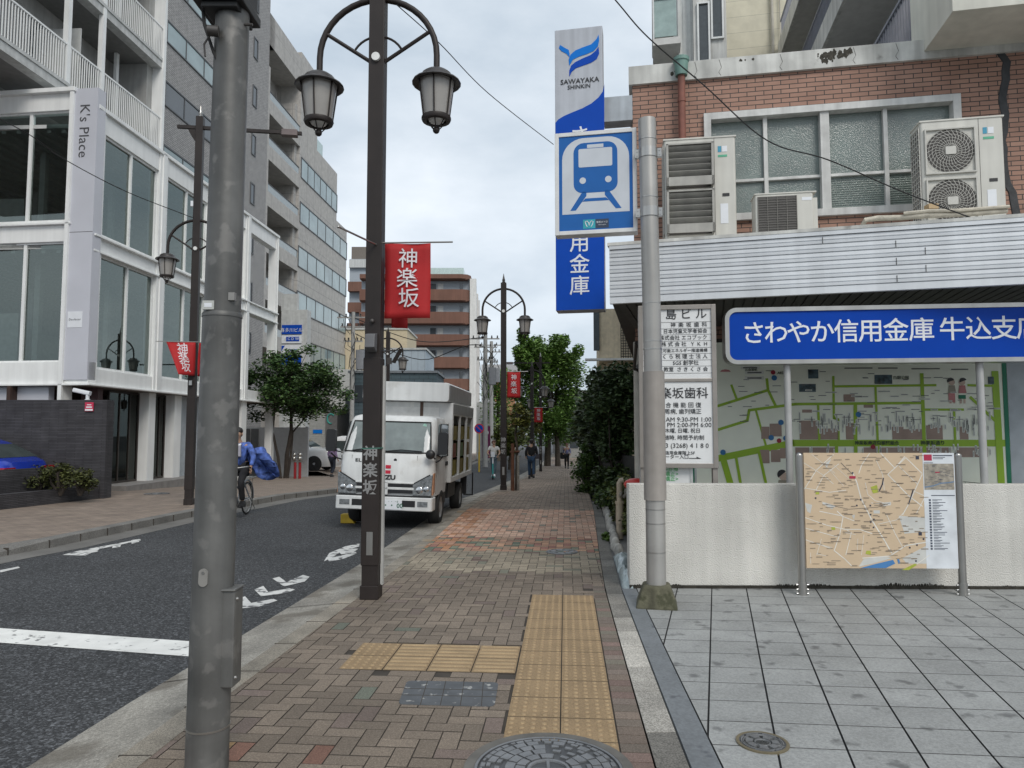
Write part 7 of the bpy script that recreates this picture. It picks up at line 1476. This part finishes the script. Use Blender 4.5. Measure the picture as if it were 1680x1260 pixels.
b = MB(); b.box((.02, 1.716, 1.95), (.09, 1.722, 2.3)).box((-.6, 1.714, 1.6), (.6, 1.719, 2.2)); b.build('front_panel', mat('cargo_front_panel', (.72, .72, .7), rough=.5), TK)
b = MB(); b.box((.22, 1.70, 1.7), (.28, 1.718, 2.3)); b.build('brown_strip', mat('brown_strip', (.09, .05, .035)), TK)
b = MB(); b.box((-.40, .6, .42), (-.28, 4.7, .62)).box((.28, .6, .42), (.40, 4.7, .62)).box((-.75, .9, .3), (.75, 1.0, .42)).box((-.75, 3.45, .28), (.75, 3.55, .4)).box((.5, 1.9, .4), (.8, 2.8, .68)).box((-.8, 1.9, .4), (-.5, 2.8, .68)).box((-.8, .45, .35), (.8, 1.6, .6)).box((.72, 4.1, .3), (.86, 4.14, .7)); b.build('chassis', BLACK, TK)
b = MB(); b.tube([(.9, 4.85, .75), (.9, 4.9, .2), (.9, 5.1, .2)], .018, 6).tube([(.7, 4.85, .75), (.7, 4.9, .2), (.7, 5.1, .2)], .018, 6).tube([(.7, 5.0, .2), (.9, 5.0, .2)], .018, 6); b.build('rear_step', BLACK, TK, smooth=True)
TWM = Matrix.Rotation(math.pi/2, 4, 'Z')
def twheel(x, y, r, side):
    o = MB(); M = Matrix.Rotation(math.pi/2*side, 3, 'Y'); c = (x, y, r)
    o.lathe([(r*.6, -.1), (r*.93, -.1), (r, -.06), (r, .06), (r*.93, .1), (r*.62, .1), (r*.58, .05)], c, 26, M); wh = o.build('wheel', RUBBER, TK, smooth=True)
    q = MB(); q.lathe([(r*.63, .06), (r*.6, .09), (r*.45, .04), (r*.3, .07), (.001, .08)], c, 26, M)
    for k in range(6): a = k*math.pi/3; p = Vector(c)+M @ Vector((r*.36*math.cos(a), r*.36*math.sin(a), .05)); q.sphere(p, .03, 8, 6)
    q.build('rim', mat('wheel_grey', (.3, .3, .3), rough=.45, metal=.4, streak=.3), wh, smooth=True)
for s in (-1, 1): twheel(s*.74, .95, .33, s); twheel(s*.72, 3.5, .31, s); 
CRC = [(.45, .36, .03), (.36, .08, .03), (.4, .3, .04), (.14, .24, .06), (.42, .34, .05), (.35, .2, .05)]; NM = ('yellow', 'red', 'mustard', 'green', 'pale yellow', 'orange')
TMW = Matrix.Translation(TK.location) @ TK.rotation_euler.to_matrix().to_4x4()
for k in range(9):
    i, j = k % 3, k//3; c = TMW @ Vector((.62, 2.05+i*.97+.23, .83+j*.36)); nm = NM[(i*2+j) % 6]
    t = thing('drink_crate', '%s drinks crate in the open truck side, %s row, %s bay' % (nm, ('bottom', 'middle', 'top')[j], ('front', 'centre', 'rear')[i]), 'crate', c, R(-4.5), 'drink crates in the truck'); b = MB(); W_c = .36
    b.box((-.22, -.3, 0), (.22, .3, .02)).box((-.22, -.3, .02), (-.2, .3, .29)).box((.2, -.3, .02), (.22, .3, .29)).box((-.2, -.3, .02), (.2, -.28, .29)).box((-.2, .28, .02), (.2, .3, .29)); b.box((.221, -.2, .1), (.226, .2, .2)); b.build('box', mat('crate_'+nm.replace(' ', '_'), tuple(q*.38 for q in CRC[(i*2+j) % 6]), rough=.5, var=.15), t)
    b = MB()
    for u in (-.1, .1):
        for v in (-.2, 0, .2): b.lathe([(.035, .03), (.035, .2), (.014, .28), (.016, .33)], (u, v, 0), 8)
    each(b, 'bottle', mat('brown_bottle', (.05, .025, .01), rough=.15), t, smooth=True)
c = gnd(574, 857, -.11); t = thing('wheel_chock', 'yellow wheel chock in front of the truck wheel', 'chock', (c.x, c.y-.1, -.105), R(-4)); b = MB(); b.prism([(-.13, 0), (.14, 0), (.02, .17), (-.13, .17)], -.09, .09); b.build('block', mat('chock_yellow', (.5, .33, .02), rough=.6, var=.2), t, bevel=.01)
# ---- cars
def car(name, label, loc, rz, L, W, H, paint, van=False, cat='car'):
    """+x forward"""
    t = thing(name, label, cat, loc, rz); h = L/2; w = W/2; bz = H*.66 if not van else H*.55
    b = MB()
    lv = [(.2, -h+.1, h-.1, w-.06, .25), (.35, -h+.02, h-.02, w, .3), (.55, -h, h, w, .3), (bz-.2, -h+.03, h-.04, w, .35), (bz-.05, -h+.08, h-.12, w-.03, .4)]
    if van: lv += [(bz, -h+.08, h-.55, w-.04, .2), (H-.25, -h+.12, h-1.0, w-.09, .2), (H-.06, -h+.2, h-1.25, w-.16, .2), (H, -h+.4, h-1.5, w-.3, .15)]
    else: lv += [(bz, -h+.2, h-.95, w-.07, .3), (bz+.02, -h+.25, h-1.1, w-.08, .3), (H-.13, -h+.85, h-1.75, w-.2, .25), (H-.03, -h+1.15, h-2.0, w-.28, .2), (H, -h+1.5, h-2.3, w-.4, .15)]
    loft(b, lv); b.build('body', paint, t, smooth=True)
    (z0, a0, c0, w0, _), (z1, a1, c1, w1, _) = (lv[5], lv[6]) if van else (lv[6], lv[7])
    zz0 = z0+(z1-z0)*.08; zz1 = z0+(z1-z0)*.92
    def pt(f, z): k = (z-z0)/(z1-z0); return f(a0+(a1-a0)*k, c0+(c1-c0)*k, w0+(w1-w0)*k)
    for s in (-1, 1):
        b = MB(); P = [pt(lambda a, c, q: (a+.25, s*(q+.006)), zz0), pt(lambda a, c, q: (c-.22, s*(q+.006)), zz0), pt(lambda a, c, q: (c-.2, s*(q+.006)), zz1), pt(lambda a, c, q: (a+.22, s*(q+.006)), zz1)]
        b.add([(P[0][0], P[0][1], zz0), (P[1][0], P[1][1], zz0), (P[2][0], P[2][1], zz1), (P[3][0], P[3][1], zz1)], [(0, 1, 2, 3)]); o = b.build('side_window', VGLASS, t)
        b = MB(); b.tube([(P[0][0], P[0][1], zz0), (P[1][0], P[1][1], zz0), (P[2][0], P[2][1], zz1), (P[3][0], P[3][1], zz1), (P[0][0], P[0][1], zz0)], .013, 6); xm = (P[0][0]+P[1][0])/2; b.box((xm-.03, P[0][1]-.012 if s > 0 else P[0][1]-.0, zz0), (xm+.03, P[0][1]+.0 if s > 0 else P[0][1]+.012, zz0+.02)); b.build('trim', CHR if not van else BLACK, o, smooth=True)
        b = MB(); b.rbox((h-1.5, s*(w+.03)-.08, bz-.02), (h-1.36, s*(w+.03)+.08, bz+.13), .03, ax='x'); b.build('mirror', paint, t, smooth=True)
        b = MB(); b.rbox((h-.22, s*(w-.28)-.16, .58), (h-.005, s*(w-.28)+.16, .72), .04, ax='x'); b.build('headlight', HLAMP, t, smooth=True)
        b = MB(); b.rbox((-h+.0, s*(w-.25)-.18, bz-.3), (-h+.22, s*(w-.25)+.18, bz-.16), .03, ax='x'); b.build('tail_light', mat('tail_red', (.35, .01, .015), rough=.2), t, smooth=True)
        for x in (-h+.85, h-.9):
            b = MB(); b.cyl((x, s*(w-.04), .34), (x, s*(w+.004), .34), .39, n=28); b.build('wheel_arch', BLACK, t); road_wheel(t, (x, s*(w-.1), .34), .34, .22, s, CHR, 5)
    for nm, f, sg in (('windscreen', lambda a, c, q: (c+.01, q-.12), 1), ('rear_window', lambda a, c, q: (a-.01, q-.14), -1)):
        b = MB(); p0, p1 = pt(f, zz0), pt(f, zz1); b.add([(p0[0], -p0[1], zz0), (p0[0], p0[1], zz0), (p1[0], p1[1], zz1), (p1[0], -p1[1], zz1)], [(0, 1, 2, 3)]); b.build(nm, VGLASS, t)
    return t
car('parked_car', 'glossy blue car parked behind the stone planter', (-12.92, 15.9, .02), R(180), 4.4, 1.8, 1.46, mat('blue_metallic', (.008, .04, .42), rough=.25, metal=.2, coat=.6, var=.05))
c = at(519, 768, 35); car('parked_car', 'white sport utility car parked on the forecourt beside the screen wall', (c.x-1.4, 35.9, zg(35)+.25), R(-5), 4.6, 1.85, 1.68, mat('car_white', (.72, .73, .74), rough=.2, coat=.5, var=.03))
c = at(560, 760, 42); car('parked_van', 'white van parked behind the white sport utility car', (c.x+.9, 42.5, zg(42)), R(175), 4.8, 1.75, 2.05, MATS['car_white'], True, 'van')
c = at(530, 740, 47); t = thing('box_truck', 'pale ribbed box body of a delivery truck behind the parked van', 'truck', (c.x, 47, zg(47)), R(-5)); 
bt = lambda px, py: onp(px, py, (c.x, 47, zg(47)), R(-5))
b = MB(); b.box((bt(504, 700)[0], 0, .8), (bt(534, 700)[0], 4, bt(520, 675)[1])); 
for k in range(24): b.box((bt(504, 700)[0], -.02, .9+k*.13), (bt(534, 700)[0], 0, .93+k*.13))
b.build('box', mat('ribbed_grey', (.4, .41, .4), rough=.6), t); b = MB(); b.box((bt(535, 700)[0], -.1, .5), (bt(554, 700)[0], 3, bt(520, 677)[1])).box((bt(533, 700)[0], -.14, bt(520, 676)[1]), (bt(556, 700)[0], 3, bt(520, 671)[1])); o = b.build('cab_end', mat('dark_grey_panel', (.16, .16, .16), rough=.5), t)
b = MB(); b.box((bt(514, 700)[0], -.04, bt(520, 711)[1]), (bt(529, 700)[0], -.02, bt(520, 705)[1])); b.build('blue_panel', SBL, t); b = MB(); x_, z_ = bt(544, 687); b.tube([(x_+.25*math.cos(R(a)), -.12, z_+.32*math.sin(R(a))) for a in range(40, 300, 20)], .05, 6); b.build('emblem', mat('emblem_teal', (.05, .35, .3)), t); b = MB()
for s in (.3, 2.2): b.cyl((bt(504, 700)[0]+s, 0, .4), (bt(504, 700)[0]+s, .25, .4), .4, n=20)
b.build('wheel', RUBBER, t)

# ================================================================ PEOPLE
SKIN = mat('skin', (.42, .26, .18), rough=.6, var=.08, vs=8); HAIR = mat('dark_hair', (.015, .012, .011), rough=.5, var=.3, vs=30)
SKN = []
def skin(name, verts, edges, m, parent, sub=1):
    me = bpy.data.meshes.new(name); me.from_pydata([v[0] for v in verts], edges, []); o = bpy.data.objects.new(name, me); COL.objects.link(o); o.parent = parent; me.materials.append(m)
    s = o.modifiers.new('skin', 'SKIN'); s.use_smooth_shade = True; s.branch_smoothing = .3
    for v, d in zip(verts, me.skin_vertices[0].data): r = v[1]; d.radius = r if isinstance(r, tuple) else (r, r)
    me.skin_vertices[0].data[0].use_root = True
    if sub: o.modifiers.new('sub', 'SUBSURF').levels = sub; o.modifiers['sub'].render_levels = sub
    SKN.append(o); return o
def person(label, loc, rz, top, legs, J=None, shoes=BLACK, hair=HAIR, long_sleeves=True, hands=None, group=None, long_hair=False, scale=1.0):
    """forward = +x, left = +y"""
    D = dict(pelvis=(0, 0, .94), chest=(0, 0, 1.27), neck=(0, 0, 1.45), head=(.02, 0, 1.6))
    for s, k in ((1, 'l'), (-1, 'r')): D.update({k+'sh': (0, s*.18, 1.39), k+'el': (-.03, s*.235, 1.12), k+'wr': (.05, s*.25, .87), k+'hip': (0, s*.09, .9), k+'kn': (.03, s*.1, .5), k+'an': (0, s*.1, .09)})
    D.update(J or {}); V = {k: Vector(v) for k, v in D.items()}
    t = thing('person', label, 'person', loc, rz, group); t.scale = (scale,)*3
    hd = V['head']; nk = V['neck']; up = (hd-nk).normalized()
    vs = [(V['pelvis'], .12), (V['pelvis'].lerp(V['chest'], .5), (.11, .13)), (V['chest'], (.12, .15)), (nk, .06), (nk.lerp(hd, .45), .052), (hd+Vector((.005, 0, -.02)), .088), (hd+up*.07, .078)]; es = [(0, 1), (1, 2), (2, 3), (3, 4), (4, 5), (5, 6)]
    for k in 'lr':
        i = len(vs); el, wr = V[k+'el'], V[k+'wr']; d = (wr-el).normalized(); vs += [(V[k+'sh'], .058), (el, .043), (wr, .029), (wr+d*.06, .034)]; es += [(2, i), (i, i+1), (i+1, i+2), (i+2, i+3)]
        i = len(vs); vs += [(V[k+'hip'], .085), (V[k+'kn'], .056), (V[k+'an'], .038)]; es += [(0, i), (i, i+1), (i+1, i+2)]
    skin('body', vs, es, SKIN, t)
    fm = MB()
    for k, s in (('l', 1), ('r', -1)):      # fingers and thumb
        el, wr = V[k+'el'], V[k+'wr']; d = (wr-el).normalized(); sd = Vector((0, 0, 1)).cross(d); sd = sd.normalized() if sd.length > .2 else Vector((1, 0, 0)); cr = d.cross(sd).normalized(); b0 = wr+d*.075
        if cr.z > 0: cr = -cr
        for q, ln_ in ((-.025, .062), (-.008, .072), (.009, .068), (.025, .052)): p = b0+sd*q; fm.tube([p, p+d*ln_*.5+cr*.012, p+d*ln_*.75+cr*.04], [.0095, .0085, .006], 6)
        p = wr+d*.03+sd*(.032*s); fm.tube([p, p+d*.035+sd*.02*s+cr*.012, p+d*.06+sd*.02*s+cr*.025], [.011, .009, .007], 6)
    fm.build('fingers', SKIN, t, smooth=True)
    f = MB(); f.tube([hd+Vector((.085, 0, .015)), hd+Vector((.108, 0, -.02)), hd+Vector((.09, 0, -.03))], [.009, .015, .01], 6)
    for s in (-1, 1): f.sphere(hd+Vector((.0, s*.088, -.01)), .026, 8, 6, (.7, .4, 1.2))
    f.build('nose_and_ears', SKIN, t, smooth=True); f = MB()
    for s in (-1, 1): f.sphere(hd+Vector((.082, s*.032, .012)), .011, 8, 6, (.6, 1.2, .7)); f.tube([hd+Vector((.085, s*.05, .032)), hd+Vector((.09, s*.02, .036))], .004, 5)
    f.build('eye', HAIR, t); f = MB(); f.tube([hd+Vector((.084, -.022, -.055)), hd+Vector((.09, 0, -.057)), hd+Vector((.084, .022, -.055))], .005, 5); f.build('mouth', mat('lip', (.3, .12, .1)), t)
    h = MB(); n = 14; pr = []
    h.sphere(hd+Vector((-.02, 0, .05)), .096, 16, 10, (.98, .96, .86)); h.sphere(hd+Vector((-.045, 0, -.005)), .082, 12, 8, (.75, 1.0, 1.0))
    if long_hair: h.tube([hd+Vector((-.05, 0, .02)), hd+Vector((-.075, 0, -.1)), hd+Vector((-.07, 0, -.17))], [.085, .08, .04], 10)
    h.build('hair', hair, t, smooth=True)
    vs = [(V['pelvis']+Vector((0, 0, .0)), (.14, .165)), (V['pelvis'].lerp(V['chest'], .5), (.135, .155)), (V['chest'], (.14, .175)), (nk+Vector((0, 0, -.03)), .075)]; es = [(0, 1), (1, 2), (2, 3)]
    for k in 'lr':
        i = len(vs); vs += [(V[k+'sh'], .076)]; es += [(2, i)]
        if long_sleeves: vs += [(V[k+'el'], .06), (V[k+'el'].lerp(V[k+'wr'], .93), .045)]; es += [(i, i+1), (i+1, i+2)]
        else: vs += [(V[k+'sh'].lerp(V[k+'el'], .6), .07)]; es += [(i, i+1)]
    skin('jacket' if long_sleeves else 'shirt', vs, es, top, t)
    vs = [(V['pelvis'], (.135, .155))]; es = []
    for k in 'lr': i = len(vs); vs += [(V[k+'hip'], .102), (V[k+'kn'], .074), (V[k+'an']+(V[k+'kn']-V[k+'an'])*.06, .058)]; es += [(0, i), (i, i+1), (i+1, i+2)]
    skin('trousers', vs, es, legs, t)
    for k in 'lr':
        b = MB(); a = V[k+'an']; loft(b, [(a.z-.09, a.x-.08, a.x+.19, .048, .045), (a.z-.05, a.x-.085, a.x+.19, .05, .045), (a.z-.02, a.x-.08, a.x+.12, .045, .04), (a.z+.03, a.x-.06, a.x+.05, .04, .035)]); 
        for i in range(len(b.v)): b.v[i] = b.v[i]+Vector((0, a.y, 0))
        b.build('shoe', shoes, t, smooth=True)
    return t
JEAN = mat('blue_jeans', (.03, .06, .11), rough=.9, var=.3, vs=7); BLK = mat('black_cloth', (.012, .012, .014), rough=.9, var=.3, vs=8)
CY = (-5.485, 14.33, -.11); CYR = R(-88.5)
bicycle('silver town bicycle ridden towards the camera beside the far kerb', CY, CYR, mat('bike_silver', (.4, .42, .44), rough=.3, metal=.6), False, True)
cyc = person('cyclist in a blowing blue patterned jacket riding beside the far kerb', CY, CYR, mat('blue_jacket', (.07, .125, .38), rough=.8, var=.75, vs=11), BLK, dict(pelvis=(-.17, 0, 1.0), chest=(-.02, 0, 1.34), neck=(.05, 0, 1.52), head=(.09, 0, 1.67), lsh=(.0, .19, 1.46), rsh=(.0, -.19, 1.46), lel=(.07, .32, 1.2), rel=(.07, -.32, 1.2), lwr=(.1, .275, 1.0), rwr=(.1, -.275, 1.0), lhip=(-.15, .09, .97), rhip=(-.15, -.09, .97), lkn=(.24, .13, .74), rkn=(.2, -.13, .82), lan=(.1, .13, .31), ran=(-.1, -.13, .47)))
b = MB(); V = []; rn = random.Random(5); nx, ny = 8, 10
for j in range(ny+1):
    v = j/ny
    for i in range(nx+1):
        u = i/nx-.5; w_ = .22+.26*math.sin(min(1, v*1.15)*2.6)
        V.append((-.12-.30*v+u*w_*.5+.07*math.sin(v*7+u*14), .13+.52*v+.045*math.sin(v*8+u*9), 1.28-.50*v+.12*v*v+u*w_*1.15+.06*math.sin(u*9+v*6)))
b.add(V, [(j*(nx+1)+i, j*(nx+1)+i+1, (j+1)*(nx+1)+i+1, (j+1)*(nx+1)+i) for j in range(ny) for i in range(nx)]); o = b.build('jacket_tail', mat('blue_jacket'), cyc, smooth=True); m = o.modifiers.new('thickness', 'SOLIDIFY'); m.thickness = .012; m.offset = 0
b = MB(); b.prism([(.085, 1.2), (.12, 1.22), (.135, 1.42), (.1, 1.47)], -.075, .075); b.build('grey_shirt', mat('grey_shirt', (.36, .35, .4), rough=.9, var=.15), cyc); b = MB(); b.tube([(.10, .075, 1.46), (.135, 0, 1.42), (.10, -.075, 1.46)], .018, 6); b.build('collar', SW, cyc, smooth=True)
b = MB(); b.tube([(-.07, s*.0, 1.0) for s in (1, 2)], .01, 4)
Y = 31.0; p = at(872, 785, Y); m1 = person('man in a black jacket and blue jeans walking away down the pavement', (p.x, Y, zg(Y)), R(86), BLK, JEAN, dict(lkn=(.12, .1, .5), lan=(.16, .1, .1), rkn=(-.02, -.1, .48), ran=(-.2, -.1, .15), lwr=(.12, .24, .98), rwr=(.1, -.24, .98), lel=(-.08, .24, 1.14)), group=None)
q = thing('shoulder_bag', 'grey bag slung at the side of the man in black', 'bag', (p.x+.2, Y-.06, zg(Y)+.98)); b = MB(); b.rbox((-.12, -.07, -.1), (.14, .05, .1), .04, ax='y'); b.build('bag', mat('grey_bag', (.05, .045, .055), rough=.8), q, smooth=True); b = MB(); b.tube([(-.1, 0, .08), (-.2, 0, .3), (-.28, .05, .45)], .012, 5); b.build('strap', BLK, q)
Y = 46; p = at(930, 768, Y); person('woman in a lilac blouse and black trousers walking towards the camera under the trees', (p.x, Y, zg(Y)), R(-95), mat('lilac_blouse', (.17, .17, .29), rough=.85, var=.25, vs=9), BLK, dict(lkn=(.1, .09, .5), lan=(.1, .09, .1), ran=(-.12, -.09, .12), lwr=(.12, .22, 1.0), rwr=(.1, -.22, 1.05)), hair=mat('reddish_hair', (.11, .04, .025), rough=.5), long_hair=True, scale=.95)
q = thing('handbag', 'black tote bag carried by the woman in lilac', 'bag', (p.x-.3, Y-.05, zg(Y)+.62)); b = MB(); b.rbox((-.12, -.07, 0), (.14, .07, .42), .05, ax='y'); b.build('bag', BLK, q, smooth=True); b = MB(); b.tube([(-.05, 0, .4), (.02, 0, .75), (.12, 0, .4)], .012, 5); b.build('strap', BLK, q)
Y = 34; p = at(809, 773, Y); zz = zg(Y)-.11
person('rider in a white shirt standing on a teal kick scooter on the road', (p.x+.03, Y+.05, zz+.12), R(-90), mat('white_shirt', (.6, .59, .56), rough=.85, var=.1), mat('pale_jeans', (.11, .15, .18), rough=.9, var=.25, vs=7), dict(lwr=(.33, .2, 1.0), rwr=(.33, -.2, 1.0), lel=(.1, .3, 1.12), rel=(.1, -.3, 1.12), lan=(.12, .03, .09), ran=(-.2, -.05, .09), lkn=(.1, .07, .5), rkn=(-.05, -.08, .5)), shoes=SW, hair=mat('reddish_hair'), long_sleeves=False)
sc = thing('kick_scooter', 'teal and white electric kick scooter under the rider in the white shirt', 'scooter', (p.x, Y, zz), R(-90)); TEAL = mat('scooter_teal', (.03, .3, .28), rough=.4)
for x in (.55, -.5):
    a, c2_ = MB(), MB(); a.cyl((x, -.03, .13), (x, .03, .13), .075, n=16); c2_.lathe([(.07, -.03), (.13, -.03), (.13, .03), (.07, .03)], (x, 0, .13), 18, Matrix.Rotation(math.pi/2, 3, 'X')); o = c2_.build('wheel', RUBBER, sc, smooth=True); a.build('rim', TEAL, o)
b = MB(); b.rbox((-.45, -.08, .09), (.4, .08, .15), .03, ax='z'); b.build('deck', TEAL, sc); b = MB(); b.cyl((.52, 0, .14), (.42, 0, .75), .035, n=10); b.build('stem_lower', TEAL, sc, smooth=True); b = MB(); b.cyl((.42, 0, .75), (.36, 0, 1.15), .032, n=10).rbox((.34, -.09, 1.06), (.46, .09, 1.3), .03, ax='x'); b.build('stem_upper', SW, sc, smooth=True); b = MB(); b.cyl((.35, -.26, 1.15), (.35, .26, 1.15), .016); b.build('handlebar', BLACK, sc, smooth=True)
Y = 33; p = at(545, 773, Y); person('person in a lilac top and dark trousers walking past the parked car', (p.x, Y, zg(Y)+.03), R(70), mat('lilac_top', (.34, .25, .42), rough=.9, var=.15), mat('dark_denim', (.02, .025, .04), rough=.9, var=.25), dict(chest=(.05, 0, 1.25), neck=(.1, 0, 1.42), head=(.15, 0, 1.55), lkn=(.14, .1, .5), lan=(.1, .1, .1), ran=(-.22, -.1, .14), lwr=(.15, .22, .95), rwr=(.1, -.24, .9)), long_hair=True, scale=.92)
bpy.context.view_layer.update(); dg = bpy.context.evaluated_depsgraph_get()
for o in SKN:
    me = bpy.data.meshes.new_from_object(o.evaluated_get(dg)); o.modifiers.clear(); o.data = me
